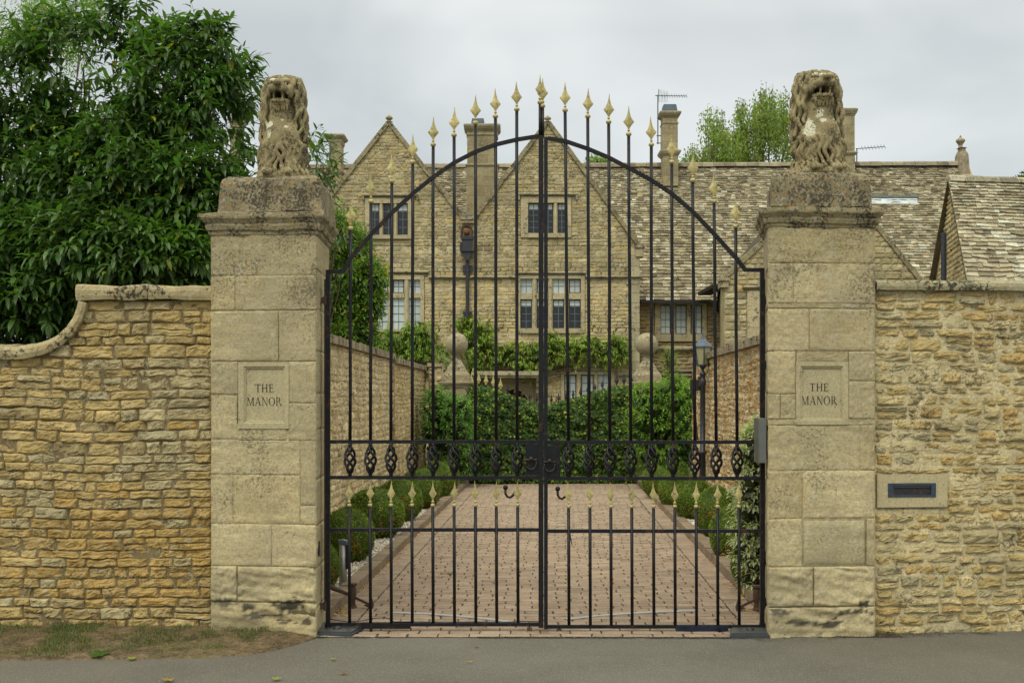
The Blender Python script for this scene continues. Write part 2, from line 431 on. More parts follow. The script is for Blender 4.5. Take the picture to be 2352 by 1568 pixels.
# ------------------------------------------------------------------ leaves
def unit(v): return v / (np.linalg.norm(v, axis=-1, keepdims=True) + 1e-9)
def leaves(mb, pos, d, nrm, Ln, Wd, col, kind='mid', curl=.3, edge=None):
    """pos,d,nrm (n,3); Ln,Wd (n,)"""
    n = len(pos); d = unit(d); s = unit(np.cross(d, nrm)); u = np.cross(s, d)
    Ln = np.broadcast_to(Ln, (n,))[:, None]; Wd = np.broadcast_to(Wd, (n,))[:, None]
    if kind == 'quad':
        V = np.stack([pos, pos + d * Ln * .5 - s * Wd * .5, pos + d * Ln, pos + d * Ln * .5 + s * Wd * .5], 1)
        f = np.array([(0, 1, 2, 3)]); k = 4
    elif kind == 'mid':
        c = pos + d * Ln * .5 + u * 0
        V = np.stack([pos, pos + d * Ln * .45 - s * Wd * .5 + u * Wd * .18, pos + d * Ln * .45, pos + d * Ln * .45 + s * Wd * .5 + u * Wd * .18, pos + d * Ln - u * Ln * curl * .5], 1)
        f = np.array([(0, 1, 4, 2), (0, 2, 4, 3)]); f = np.array([(0, 2, 1), (1, 2, 4), (0, 3, 2), (2, 3, 4)]); k = 5
    else:
        g = lambda t: pos + d * Ln * t - u * Ln * curl * t * t
        a, b, t = g(.3), g(.68), g(1.0)
        V = np.stack([pos, a - s * Wd * .46 + u * Wd * .14, a, a + s * Wd * .46 + u * Wd * .14,
                      b - s * Wd * .40 + u * Wd * .12, b, b + s * Wd * .40 + u * Wd * .12, t], 1)
        k = 8; f4 = np.array([(1, 2, 5, 4), (2, 3, 6, 5)]); f3 = np.array([(0, 2, 1), (0, 3, 2), (4, 5, 7), (5, 6, 7)])
    C = np.repeat(np.broadcast_to(col, (n, 3))[:, None, :], k, 1).copy()
    if edge is not None:
        ii = [1, 3, 4] if kind == 'mid' else [1, 3, 4, 6]
        if kind != 'quad': C[:, ii, :] = edge
    off = (np.arange(n) * k)[:, None, None]
    if kind == 'big': fs = [(f4[None] + off).reshape(-1, 4), (f3[None] + off).reshape(-1, 3)]
    else: fs = [(f[None] + off).reshape(-1, f.shape[1])]
    mb.add(V.reshape(-1, 3), fs, C.reshape(-1, 3))
def greens(n, base, v=.3, yellow=.1, seed=0, ycol=(.16, .17, .02)):
    r = np.random.default_rng(seed)
    c = np.array(base)[None] * r.uniform(1 - v, 1 + v, (n, 1)) * r.uniform(.9, 1.1, (n, 3))
    y = r.random(n) < yellow
    c[y] = np.array(ycol) * r.uniform(.7, 1.2, (y.sum(), 1))
    return c
def rdir(n, r): return unit(r.normal(size=(n, 3)))
def ell_pts(n, c, rad, r, shell=.5):
    """points in an ellipsoid, mostly near the shell"""
    d = rdir(n, r); t = (shell + (1 - shell) * r.random(n)) if shell < 1 else np.ones(n)
    return np.asarray(c) + d * t[:, None] * np.asarray(rad), d
# ================================================================== THE SETTING
T = MB(); T.add([(-60, -30, -.06), (60, -30, -.06), (60, 200, -.06), (-60, 200, -.06)], np.array([(0, 1, 2, 3)]))
T.add([(-1500, -1500, -.10), (1500, -1500, -.10), (1500, 1500, -.10), (-1500, 1500, -.10)], np.array([(0, 1, 2, 3)]))
m_, t_, b_, o_ = new_mat('earth'); g_ = G(t_)
c_ = g_.mix(g_.ramp(g_.noise(.6, 6, .7), [(.4, 0), (.6, 1)]), (.045, .06, .02), (.10, .08, .045))
t_.links.new(c_, b_.inputs["Base Color"]); b_.inputs["Roughness"].default_value = .95; M['earth'] = m_
structure(T.build('ground', M['earth']))

# asphalt lane
m_, t_, b_, o_ = new_mat('asphalt'); g_ = G(t_)
c_ = g_.mix(g_.ramp(g_.noise(.9, 5, .6), [(.3, 0), (.7, 1)]), (.092, .086, .068), (.135, .126, .100))
c_ = g_.mix(1, c_, g_.ramp(g_.noise(150, 4, .85), [(.3, .42), (.7, 1.65)]), 'MULTIPLY')
c_ = g_.mix(g_.ramp(g_.voro(70), [(.12, .9), (.24, 0)]), c_, (.33, .31, .25)); c_ = g_.mix(g_.ramp(g_.voro(48), [(.10, .9), (.18, 0)]), c_, (.045, .04, .035))
c_ = g_.mix(g_.ramp(g_.noise(9, 7, .85, off=5), [(.55, 0), (.72, .6)]), c_, (.075, .067, .052))
t_.links.new(c_, b_.inputs["Base Color"]); b_.inputs["Roughness"].default_value = .85
n_ = g_.bump(g_.noise(260, 3, .7), .7, .004); n_ = g_.bump(g_.noise(3, 4, .5), .35, .02, n_)
t_.links.new(n_, b_.inputs["Normal"]); M['asphalt'] = m_
edge = [(-40, 6.9), (-6, 6.92), (-3.1, 6.98), (-1.86, 7.06), (-1.55, 7.2), (-1.42, 7.38), (-1.33, 7.56), (-1.30, 7.66), (.2, 7.655), (1.72, 7.64), (1.78, 7.70), (2.5, 7.80), (12, 8.6), (40, 8.6)]
V = [];
for x, y in edge: V += [(x, -12, 0), (x, y, 0)]
A = MB(); A.add(V, np.array([(2 * i, 2 * i + 2, 2 * i + 3, 2 * i + 1) for i in range(len(edge) - 1)]))
structure(A.build('road', M['asphalt']))

# bare verge by the left wall
m_, t_, b_, o_ = new_mat('verge_soil'); g_ = G(t_)
c_ = g_.mix(g_.ramp(g_.noise(9, 8, .85), [(.40, 0), (.58, 1)]), (.06, .038, .02), (.24, .175, .095))
c_ = g_.mix(g_.ramp(g_.noise(3, 5, .7, off=4), [(.5, 0), (.66, .6)]), c_, (.10, .12, .035))
c_ = g_.mix(1, c_, g_.ramp(g_.noise(130, 3, .8), [(.3, .55), (.7, 1.4)]), 'MULTIPLY')
t_.links.new(c_, b_.inputs["Base Color"]); b_.inputs["Roughness"].default_value = .98
t_.links.new(g_.bump(g_.noise(60, 6, .8), 1, .012), b_.inputs["Normal"]); M['soil'] = m_
S = MB(); xs = np.linspace(-7, -1.28, 230); ts = np.linspace(0, 1, 26)
ex = np.array([e_[0] for e_ in edge[1:9]]); ey = np.array([e_[1] for e_ in edge[1:9]])
def verge_edge(x): return np.interp(x, ex, ey) + .012 * np.sin(x * 9) + .008 * np.sin(x * 31)
X, TT = np.meshgrid(xs, ts, indexing='ij'); Y0 = verge_edge(X) - .015; YY = Y0 + (8.0 - Y0) * TT
def verge_z(x, y):
    t = np.clip((y - verge_edge(x)) / .5, 0, 1)
    return .006 + .035 * t ** .7 + .008 * wnoise(np.stack([x, y, x * 0], -1), 5, 41) * np.clip(t * 5, 0, 1) - .02 * (t <= 0)
ZZ = verge_z(X, YY)
idx = np.arange(X.size).reshape(X.shape)
S.add(np.stack([X, YY, ZZ], -1).reshape(-1, 3), np.stack([idx[:-1, :-1], idx[1:, :-1], idx[1:, 1:], idx[:-1, 1:]], -1).reshape(-1, 4))
structure(S.build('verge', M['soil'], smooth=True))
# grass and dry stalks
def blades(mb, x, y, z, hgt, wd, r, col, lean=.6):
    n = len(x); a = r.uniform(0, 2 * PI, n); l = r.uniform(.1, lean, n)
    d = np.stack([np.cos(a) * l, np.sin(a) * l, np.ones(n)], 1)
    leaves(mb, np.stack([x, y, z], 1), d, np.stack([np.cos(a), np.sin(a), np.zeros(n) + .01], 1), hgt, wd, col, 'quad')
r_ = np.random.default_rng(3); n = 60000
x = r_.uniform(-6.5, -1.32, n); y = verge_edge(x) + r_.random(n) ** .8 * (7.9 - verge_edge(x))
cl = wnoise(np.stack([x, y, x * 0], -1), 2.2, 43) + .5 * wnoise(np.stack([x, y, x * 0], -1), 6, 44)
cl = cl + .45 * np.clip((-2.3 - x) / 1.2, -.8, 1) - .25 * (np.abs(y - verge_edge(x)) < .12)
k = cl > .36 + .30 * r_.normal(size=n); gr = MB()
xx, yy = x[k], y[k]
blades(gr, xx, yy, verge_z(xx, yy), r_.uniform(.012, .045, k.sum()), .0032, r_, greens(k.sum(), (.075, .12, .022), .35, .15, 5, (.22, .19, .07)), 1.2)
tag(gr.build('grass', M['grass']), 'short patchy green grass in the bare verge below the left wall', 'grass', kind='stuff')
k = r_.random(n) < .34; dr = MB(); xx, yy = x[k], y[k]; a = r_.uniform(0, 2 * PI, k.sum())
leaves(dr, np.stack([xx, yy, verge_z(xx, yy) + .004], 1), np.stack([np.cos(a), np.sin(a), r_.uniform(0, .25, k.sum())], 1), np.tile((0, 0, 1.), (k.sum(), 1)),
       r_.uniform(.015, .05, k.sum()), .003, greens(k.sum(), (.25, .18, .09), .4, .0, 6), 'quad')
tag(dr.build('dry_grass', M['grass']), 'dry brown grass stalks lying on the bare verge', 'dry grass', kind='stuff')

# drive ---------------------------------------------------------------
def kl(y): return -1.30 + (y - 8.3) * .0407      # left kerb face
def kr(y): return 1.825 + (y - 8.3) * .0362      # right kerb face
V = [(-2.2, 7.66, .0), (2.6, 7.66, .0), (3.9, 24, .0), (-1.9, 24, .0)]
D = MB(); D.add([(p[0], p[1], .002) for p in V], np.array([(0, 1, 2, 3)]), (.055, .042, .030))
rc = []; rr = np.random.default_rng(12); y = 7.66; row = 0
while y < 21.6:
    hh = .103; x0 = kl(y) if y > 8.3 else -1.30; x1 = kr(y) if y > 8.3 else 1.82
    if y > 8.1:
        rc.append((x0, x0 + .205, y, y + hh)) ; rc.append((x1 - .205, x1, y, y + hh)); a, b = x0 + .205, x1 - .205
    else: a, b = x0, x1
    u = a - (.10 if row % 2 else 0) - rr.uniform(0, .05)
    while u < b:
        rc.append((max(u, a), min(u + .205, b), y, y + hh)); u += .205
    y += hh; row += 1
rc = np.array([(q[0] + .0025, q[1] - .0025, q[2], q[3]) for q in rc if q[1] - q[0] > .03])
cols = pick(len(rc), [(.315, .232, .178), (.345, .257, .198), (.295, .22, .17), (.33, .255, .20), (.26, .195, .15)], [4, 3, 2, 2, 1], 5, .09)
stones(D, rc, (0, 0, .003), (1, 0, 0), (0, 1, 0), (0, 0, 1), .0055, cols, 4, 4, .003, .04, .12, 8, seed=5, sink=-.001)
structure(D.build('drive', M['brick']))
K_ = MB()
for side in (0, 1):
    y = 8.05
    q = rr.random
    while y < 21.3:
        ln = .21; f = kl if side == 0 else kr
        x0 = f(y); x1 = f(y + ln); wd = .13 * (-1 if side == 0 else 1)
        h_ = .075 + rr.uniform(-.004, .004); e_ = .004; c = np.array((.25, .19, .14)) * rr.uniform(.85, 1.15)
        V = [(x0, y + e_, 0), (x0 + wd, y + e_, 0), (x1 + wd, y + ln - e_, 0), (x1, y + ln - e_, 0)]
        V += [(vx + (.006 if i in (0, 3) else 0) * (wd / abs(wd)), vy, h_ - (.0)) for i, (vx, vy, vz) in enumerate(V)]
        fs = np.array([(4, 5, 6, 7), (0, 1, 5, 4), (1, 2, 6, 5), (2, 3, 7, 6), (3, 0, 4, 7)])
        if side == 0: fs = fs[:, ::-1]
        K_.add(V, fs, c); y += ln
structure(K_.build('kerb', M['brick']))

# gravel strips
def wl(y): return -1.90 + (y - 8.4) * .016       # left garden wall face
def wr(y): return 2.245 + (y - 8.4) * .0535      # right garden wall face
GB = MB()
GB.add([(-1.95, 8.1, .035), (kl(8.1) - .1, 8.1, .035), (kl(21.5) - .1, 21.5, .035), (-1.70, 21.5, .035)], np.array([(0, 1, 2, 3)]), (.16, .13, .10))
GB.add([(kr(8.1) + .1, 8.1, .035), (2.3, 8.1, .035), (3.2, 21.5, .035), (kr(21.5) + .1, 21.5, .035)], np.array([(0, 1, 2, 3)]), (.16, .13, .10))
n = 26000; y = 8.2 + 13 * r_.random(n) ** 1.35; sd_ = r_.random(n) < .55
x = np.where(sd_, kl(y) - .13 - r_.random(n) * (kl(y) - .13 - wl(y)), kr(y) + .13 + r_.random(n) * (wr(y) - kr(y) - .13))
sz = r_.uniform(.008, .019, n)
O8 = np.array([(1, 0, 0), (0, 1, 0), (-1, 0, 0), (0, -1, 0), (0, 0, 1)], float)
V = O8[None] * sz[:, None, None] * r_.uniform(.6, 1.3, (n, 5, 3)); V[:, :, 2] *= .7
V = V + np.stack([x, y, .035 + r_.random(n) * .012], 1)[:, None, :]
f = np.array([(0, 1, 4), (1, 2, 4), (2, 3, 4), (3, 0, 4)])
GB.add(V.reshape(-1, 3), (f[None] + (np.arange(n) * 5)[:, None, None]).reshape(-1, 3), np.repeat(pick(n, [(.62, .58, .48), (.5, .45, .36), (.72, .69, .6), (.33, .28, .21), (.4, .25, .13)], [5, 4, 3, 2, .5], 8, .15), 5, 0))
tag(GB.build('gravel', M['plainstone']), 'pale gravel in the planting strips along both drive kerbs', 'gravel', kind='stuff')

# ================================================================== GATE PILLARS
def glyph(ch):
    """polygons of a roman capital, cap height 1; returns polys, advance"""
    R = lambda a, b, c, d: [(a, c), (b, c), (b, d), (a, d)]
    def ring(cx, cz, rx, rz, a0, a1, thick, thin, n=22):
        ps = []
        for i in range(n):
            t0 = a0 + (a1 - a0) * i / n; t1 = a0 + (a1 - a0) * (i + 1) / n
            q = []
            for t, ro in ((t0, 1), (t1, 1), (t1, 0), (t0, 0)):
                th = thin + (thick - thin) * abs(math.cos(t))
                q.append((cx + (rx - (0 if ro else th)) * math.cos(t), cz + (rz - (0 if ro else thin * 1.1)) * math.sin(t)))
            ps.append(q)
        return ps
    K1, K0, s = .135, .06, .045
    if ch == 'T': return [R(.30, .30 + K1, 0, 1), R(.0, .74, 1 - s * 1.2, 1), R(0, s, .8, 1), R(.74 - s, .74, .8, 1), R(.22, .52, 0, s)], .80
    if ch == 'H': return [R(.06, .06 + K1, 0, 1), R(.62, .62 + K1, 0, 1), R(.1, .7, .48, .54), R(0, .26, 0, s), R(.56, .82, 0, s), R(0, .26, 1 - s, 1), R(.56, .82, 1 - s, 1)], .90
    if ch == 'E': return [R(.06, .06 + K1, 0, 1), R(0, .56, 0, s * 1.2), R(0, .54, 1 - s * 1.2, 1), R(.1, .46, .49, .54), R(.54, .54 + s, 0, .2), R(.52, .52 + s, .8, 1), R(.44, .44 + s, .42, .61)], .64
    if ch == 'M': return [R(.10, .10 + K0, 0, 1), R(.86, .86 + K1, 0, 1), [(.08, 1), (.22, 1), (.58, .02), (.50, .02)], [(.50, .02), (.56, .02), (.92, 1), (.86, 1)], R(.02, .24, 0, s), R(.80, 1.06, 0, s), R(0, .2, 1 - s, 1), R(.86, 1.06, 1 - s, 1)], 1.13
    if ch == 'A': return [[(.06, 0), (.12, 0), (.44, .98), (.38, .98)], [(.66, 0), (.82, 0), (.47, 1.02), (.36, 1.02)], R(.22, .62, .32, .37), R(-.02, .2, 0, s), R(.58, .88, 0, s)], .90
    if ch == 'N': return [R(.10, .10 + K0, 0, 1), R(.74, .74 + K0, 0, 1), [(.06, 1), (.22, 1), (.80, 0), (.70, 0)], R(.02, .24, 0, s), R(0, .2, 1 - s, 1), R(.66, .88, 1 - s, 1)], .93
    if ch == 'O': return ring(.47, .5, .47, .52, 0, 2 * PI, .15, .05, 30), 1.0
    if ch == 'R': return [R(.06, .06 + K1, 0, 1), R(0, .26, 0, s), R(0, .35, 1 - s, 1), R(.15, .35, .48, .53)] + ring(.34, .74, .28, .26, -PI / 2, PI / 2, .14, .05, 14) + [[(.34, .5), (.47, .5), (.84, 0), (.70, 0)], R(.66, .9, 0, s)], .92
def text_mb(lines, fn, y0=-.0016, y1=.004):
    """lines: (text, u_left, u_right, z_bottom, cap height); fn maps (u, y, z) to the world"""
    mb = MB()
    for txt, ul, ur, zb, hc in lines:
        sp = .10; tot = sum(glyph(c)[1] for c in txt) + sp * (len(txt) - 1); sx = (ur - ul) / tot
        u = ul
        for c in txt:
            ps, adv = glyph(c)
            for p in ps:
                q = [(u + a * sx, zb + b * hc) for a, b in p]
                q = np.array(q)
                area = sum(q[i][0] * q[(i + 1) % len(q)][1] - q[(i + 1) % len(q)][0] * q[i][1] for i in range(len(q)))
                if area < 0: q = q[::-1]
                k = len(q); V = np.array([fn(a, y0, b) for a, b in q])
                mb.add(V, np.array([list(range(k))]))
            u += (adv + sp) * sx
    return mb

PILLC = [(.455, .385, .24), (.48, .405, .255), (.435, .365, .23), (.50, .42, .265), (.465, .385, .23)]
def pillar(name, label, pl, pr, yl, yr, dep, rz, shear, blocks, plq, lines, capy, caphalf, blk, seed, newslab=None, thin=None, stains=()):
    """pl, pr: left and right px of the front face; blocks: (px0,px1,py_top,py_bottom)"""
    fl = np.array((XW(pl, yl), yl)); fr = np.array((XW(pr, yr), yr)); wd = np.linalg.norm(fr - fl)
    mid = (fl + fr) / 2; c, s_ = math.cos(rz), math.sin(rz)
    cen = mid + dep / 2 * np.array((-s_, c))
    t = thing(name, (cen[0], cen[1], 0), label, 'gate pillar', 'gate pillars', rz)
    ym = (yl + yr) / 2
    U = lambda px: (px - pl) / (pr - pl) * wd - wd / 2
    Z = lambda py: ZW(py, ym)
    def W(V):      # local -> world
        V = np.asarray(V, float); o = V.copy()
        vx = V[..., 0] + shear * (V[..., 1] + dep / 2)
        o[..., 0] = cen[0] + vx * c - V[..., 1] * s_; o[..., 1] = cen[1] + vx * s_ + V[..., 1] * c
        return o
    hx, hy = wd / 2, dep / 2
    ztop = Z(capy[1])
    mb = MB()
    mb.box((-hx + .0035, -hy + .04, -.06), (hx - .0035, hy - .0035, ztop), (.33, .28, .17))
    q0, q1, q2, q3 = U(plq[4]), U(plq[5]), Z(plq[7]), Z(plq[6])
    for (a_, b_, c_, d_) in ((-hx + .0035, hx - .0035, -.06, q2), (-hx + .0035, hx - .0035, q3, ztop), (-hx + .0035, q0, q2, q3), (q1, hx - .0035, q2, q3)): mb.box((a_, -hy + .0035, c_), (b_, -hy + .04, d_), (.33, .28, .17))
    R = np.array([(U(a), U(b), Z(d), Z(c_)) for a, b, c_, d in blocks])
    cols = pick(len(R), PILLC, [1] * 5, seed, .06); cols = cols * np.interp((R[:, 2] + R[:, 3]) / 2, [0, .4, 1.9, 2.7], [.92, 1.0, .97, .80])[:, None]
    low = R[:, 2] < .45
    fa = dict(nx=40, nz=24, gap=.002, jit=.008, p=34., sink=.0005, wob=.0014, tex=.0032)
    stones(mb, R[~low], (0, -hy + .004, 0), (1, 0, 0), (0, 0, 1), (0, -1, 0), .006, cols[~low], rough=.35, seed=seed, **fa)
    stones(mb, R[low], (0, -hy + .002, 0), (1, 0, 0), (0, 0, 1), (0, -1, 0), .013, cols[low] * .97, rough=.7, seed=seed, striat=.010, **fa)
    if newslab is not None:
        a, b, c_, d = newslab
        stones(mb, [(U(a), U(b), Z(d), Z(c_))], (0, -hy + .004, 0), (1, 0, 0), (0, 0, 1), (0, -1, 0), .007, [(.42, .365, .235)], nx=8, nz=8, gap=.003, jit=.004, rough=.03, p=30, seed=seed + 1, wob=0)
    for (O, Ud, Nn, q) in (((hx - .004, 0, 0), (0, 1, 0), (1, 0, 0), hy), ((-hx + .004, 0, 0), (0, -1, 0), (-1, 0, 0), hy), ((0, hy - .004, 0), (-1, 0, 0), (0, 1, 0), hx)):
        zs = [-.06, .19, .46, .74, 1.05, 1.38, 1.62, 1.9, 2.18, 2.44, ztop]; rr = []
        for i in range(10):
            k = q * random.uniform(-.4, .4)
            rr += [(-q, k, zs[i], zs[i + 1]), (k, q, zs[i], zs[i + 1])]
        stones(mb, rr, O, Ud, (0, 0, 1), Nn, .008, pick(len(rr), PILLC, [1] * 5, seed + 3, .09), nx=16, nz=16, gap=.003, jit=.008, rough=.1, p=22., wob=.0012, seed=seed + 2, striat=.003)
    for (pa, pb, ra, rb_) in stains:
        cu, cz, ru, rz_ = U(pa), Z(pb), ra / (pr - pl) * wd, rb_ * .0029
        for i_, (v_, c2) in enumerate(zip(mb.V, mb.C)):
            q_ = np.hypot((v_[:, 0] - cu) / ru, (v_[:, 2] - cz) / rz_) + .55 * wnoise(v_, 30, 45); kq = np.clip((1 - q_) * 4, 0, .92)[:, None] * (v_[:, 1:2] < -hy + .03); mb.C[i_] = c2 * (1 - kq) + np.array((.030, .028, .026)) * kq
    mb.xf(W).build('shaft', M['pillar'], t, smooth=True)
    # moulded cap, weathered block
    z0, z1 = Z(capy[1]), Z(capy[0]); h_ = z1 - z0; E = caphalf
    cp = MB(); cp.sq([(-.02, z0 - .02), (.0, z0), (.010, z0 + .01), (.012, z0 + .2 * h_), (.026, z0 + .24 * h_), (.034, z0 + .42 * h_), (E * .52, z0 + .5 * h_), (E * .80, z0 + .66 * h_), (E * .94, z0 + .72 * h_),
                      (E, z0 + .8 * h_), (E, z0 + .97 * h_), (E - .012, z1), (-.08, z1 + .02), (-.2, z1 + .02)], hx, hy, n=34, rough=.0065, col=(.29, .25, .16), seed=seed + 50)
    cp.xf(W).build('moulded_cap', M['cap'], t, smooth=False)
    (ba, bb, bt) = blk; zb = Z(bt); bc = (U(ba) + U(bb)) / 2; bh = (U(bb) - U(ba)) / 2
    bl = MB(); bl.sq([(-.03, z1), (.004, z1 + .01), (.0, z1 + .06), (-.006, zb - .06), (-.018, zb - .028), (-.05, zb - .006), (-.1, zb), (-.2, zb + .002)], bh, bh, (bc, 0, 0), n=30, rough=.007, col=(.235, .20, .13), seed=seed + 60)
    bl.xf(W).build('top_block', M['cap'], t, smooth=False)
    # inset plaque: outer slab, moulded recess, incised words
    a, b, c_, d, ia, ib, ic, id_ = plq
    u0, u1, zt, zbm = U(a), U(b), Z(c_), Z(d); i0, i1, j1, j0 = U(ia), U(ib), Z(ic), Z(id_)
    pq = MB(); fy = -hy - .007; pc = (.40, .345, .225)
    pq.box((u0, fy, j1), (u1, -hy + .03, zt), pc); pq.box((u0, fy, zbm), (u1, -hy + .03, j0), pc)
    pq.box((u0, fy, j0), (i0, -hy + .03, j1), pc); pq.box((i1, fy, j0), (u1, -hy + .03, j1), pc)
    bw = .014   # bevel + fillet step
    rings = [(0, fy), (.004, fy + .003), (.005, fy + .007), (.013, fy + .008), (.015, fy + .017), (.020, fy + .018)]
    V = []
    for e_, y in rings: V += [(i0 + e_, y, j0 + e_), (i1 - e_, y, j0 + e_), (i1 - e_, y, j1 - e_), (i0 + e_, y, j1 - e_)]
    fs = [(k * 4 + q, k * 4 + (q + 1) % 4, k * 4 + 4 + (q + 1) % 4, k * 4 + 4 + q) for k in range(len(rings) - 1) for q in range(4)]
    fs.append(tuple(range(len(V) - 4, len(V))))
    pq.add(V, np.array(fs), pc)
    po = pq.xf(W).build('name_plaque', M['plaque'], t)
    yf = fy + .018
    tm = text_mb([(tx, U(l), U(r), Z(bm), Z(tp) - Z(bm)) for tx, l, r, tp, bm in lines], lambda u, y, z: (u, yf + y, z))
    tm.xf(W).build('lettering', M['letter'], po)
    return t, W, U, Z, hx, hy, zb

Lt, LW, LU, LZ, Lhx, Lhy, Lzb = pillar('gate_pillar', 'weathered stone gate pillar on the left, beside the bare verge and old wall, carrying a stone lion', 484, 727, 7.72, 7.66, .68, math.radians(-5), -.12,
    [(484, 560, 535, 633), (560, 727, 535, 633), (484, 540, 633, 713), (540, 727, 633, 713), (484, 640, 713, 830), (640, 727, 713, 830), (484, 548, 830, 906), (662, 727, 830, 925), (484, 546, 906, 1008), (662, 727, 925, 1012),
     (484, 600, 1010, 1090), (600, 690, 1010, 1090), (690, 727, 1010, 1160), (546, 660, 982, 1010), (484, 535, 1090, 1203), (535, 690, 1090, 1203), (690, 727, 1160, 1203), (484, 624, 1203, 1300), (624, 727, 1203, 1300),
     (484, 545, 1300, 1382), (545, 727, 1300, 1382), (484, 727, 1382, 1470)],
    (548, 664, 831, 984, 560, 656, 841, 972), [('THE', 586, 628.5, 882, 900), ('MANOR', 567, 648, 912, 931)], (490, 541), .062, (503, 740, 402), 3, stains=[(508, 1384, 24, 11), (565, 1392, 20, 7), (665, 1389, 38, 16), (590, 1413, 22, 8), (640, 1412, 26, 5), (705, 1425, 14, 8), (655, 1428, 12, 6)])
Rt, RW, RU, RZ, Rhx, Rhy, Rzb = pillar('gate_pillar', 'weathered stone gate pillar on the right, beside the letterbox wall, carrying a stone lion', 1764, 2010, 7.66, 7.71, .64, math.radians(4), .245,
    [(1764, 2010, 518, 605), (1764, 1822, 605, 697), (1822, 2010, 605, 697), (1764, 2010, 698, 708), (1764, 1858, 708, 806), (1858, 2010, 708, 806), (1764, 1828, 806, 905), (1828, 1948, 806, 830), (1764, 1792, 905, 962), (1792, 1828, 905, 962), (1948, 2010, 806, 875), (1948, 2010, 875, 962),
     (1764, 1975, 975, 1080), (1975, 2010, 975, 1080), (1764, 1843, 1080, 1190), (1843, 2010, 1080, 1190), (1764, 1842, 1190, 1300), (1990, 2010, 1190, 1300), (1764, 1868, 1300, 1392), (1868, 2010, 1300, 1392), (1764, 2010, 1392, 1480), (1764, 2010, 962, 975)],
    (1828, 1948, 830, 975, 1838, 1937, 840, 966), [('THE', 1860, 1903, 880, 898), ('MANOR', 1841, 1923.5, 909.5, 929)], (479, 524), .062, (1772, 2001, 392), 9, newslab=(1842, 1990, 1192, 1297), stains=[(1790, 1402, 26, 8), (1830, 1428, 44, 6), (1985, 1385, 14, 14), (1955, 1405, 30, 7), (1900, 1432, 50, 8)])

# black tarry patches on the left pillar base (old paint)
def patch(W, cx, cz, rx, rz_, y, seed, parent, mat, name, th=.003):
    r = np.random.default_rng(seed); n = 36; q = []
    for i in range(n):
        a = 2 * PI * i / n; k = 1 + .28 * math.sin(3 * a + seed) + .16 * math.sin(7 * a + seed * 2) + .08 * r.normal()
        q.append((cx + rx * k * math.cos(a), cz + rz_ * k * math.sin(a)))
    mb = MB(); mb.prism(q, 1, y - th, y + .02); mb.xf(W).build(name, mat, parent)

# ---- things fixed on the pillars
def small(name, label, cat, mb, mat, loc, group=None, smooth=False):
    t = thing(name, loc, label, cat, group); mb.build('body', mat, t, smooth); return t
# left photocell: slim black box
def photocell(loc, label):
    t = thing('photocell', loc, label, 'sensor', 'gate photocells')
    m = MB(); x, y, z = loc; m.prism([(x - .012, y - .02), (x + .012, y - .02), (x + .012, y + .012), (x + .006, y + .02), (x - .006, y + .02), (x - .012, y + .012)], 2, z, z + .1); m.build('housing', M['black'], t)
    m = MB(); m.box((x - .008, y - .023, z + .02), (x + .008, y - .0195, z + .08), (.6, .6, .7)); m.build('lens', M['glassdark'], t)
photocell((XW(731, 7.75) + .004, 7.72, ZW(1275, 7.75)), 'small black sensor on the inner side of the left pillar')
photocell((XW(1761, 7.9), 7.95, ZW(1300, 7.9)), 'small black sensor behind the right pillar edge, by the variegated shrub')
gx0, gx1 = XW(1741, 7.70), XW(1758.5, 7.70); gz0, gz1 = ZW(1062, 7.7), ZW(960, 7.7)
t = thing('control_box', ((gx0 + gx1) / 2, 7.72, gz0), 'tall narrow grey metal box fixed to the edge of the right pillar', 'control box')
m = MB(); m.box((gx0, 7.68, gz0), (gx1, 7.83, gz1), (.45, .46, .44)); m.build('case', M['steel'], t)
m = MB(); m.box((gx0 + .004, 7.6765, gz0 + .01), (gx1 - .004, 7.6785, gz1 - .01), (.38, .39, .37)); m.build('cover', M['steel'], t)
m = MB(); m.box((gx1 - .002, 7.72, gz0 + .05), (gx1 + .02, 7.76, gz1 - .05)); m.build('bracket', M['irond'], t)

# ================================================================== FRONT WALLS
YL = 7.86
def lcurve(z):
    """right boundary of the swoop: px of the wall's left limit for height z (only for upper part)"""
    pts = [(ZW(825, YL), 18), (ZW(812, YL), 100), (ZW(785, YL), 152), (ZW(745, YL), 188), (ZW(692, YL), 200)]
    zs = [p[0] for p in pts]; return np.interp(z, zs, [p[1] for p in pts])
ztopL = ZW(690, YL); zlow = ZW(826, YL)
def spL(z):
    r = XW(488, YL)
    if z > zlow - .0: return [(XW(float(lcurve(z)), YL), r)]
    return [(XW(-420, YL), r)]
rc = rows(spL, .0, ztopL, (.052, .092), (.11, .29), seed=21)
rc[:, 3] = np.minimum(rc[:, 3], ztopL)
zc = (rc[:, 2] + rc[:, 3]) / 2; xc = (rc[:, 0] + rc[:, 1]) / 2
# orange stones low in the middle, grey lichened ones high on the right
r_ = np.random.default_rng(5)
ora = np.clip(1 - ((xc + 2.6) / 1.0) ** 2 - ((zc - .55) / .55) ** 2, 0, 1) + .25 * r_.normal(size=len(rc))
gry = np.clip((xc + 2.9) / .9, 0, 1) * np.clip((zc - 1.0) / .4, 0, 1) * np.clip((2.0 - zc) / .2, 0, 1) + .25 * r_.normal(size=len(rc))
cols = pick(len(rc), [(.43, .315, .135), (.47, .35, .16), (.39, .285, .125), (.36, .28, .145), (.46, .38, .22)], [3, 3, 2, 2, 1], 31, .12)
cols = np.where((ora > .45)[:, None], np.array((.42, .275, .095))[None] * r_.uniform(.85, 1.1, (len(rc), 1)) * .85 + cols * .15, cols)
cols = np.where((gry > .35)[:, None], np.array((.40, .355, .23))[None] * r_.uniform(.85, 1.12, (len(rc), 1)) * .65 + cols * .35, cols)
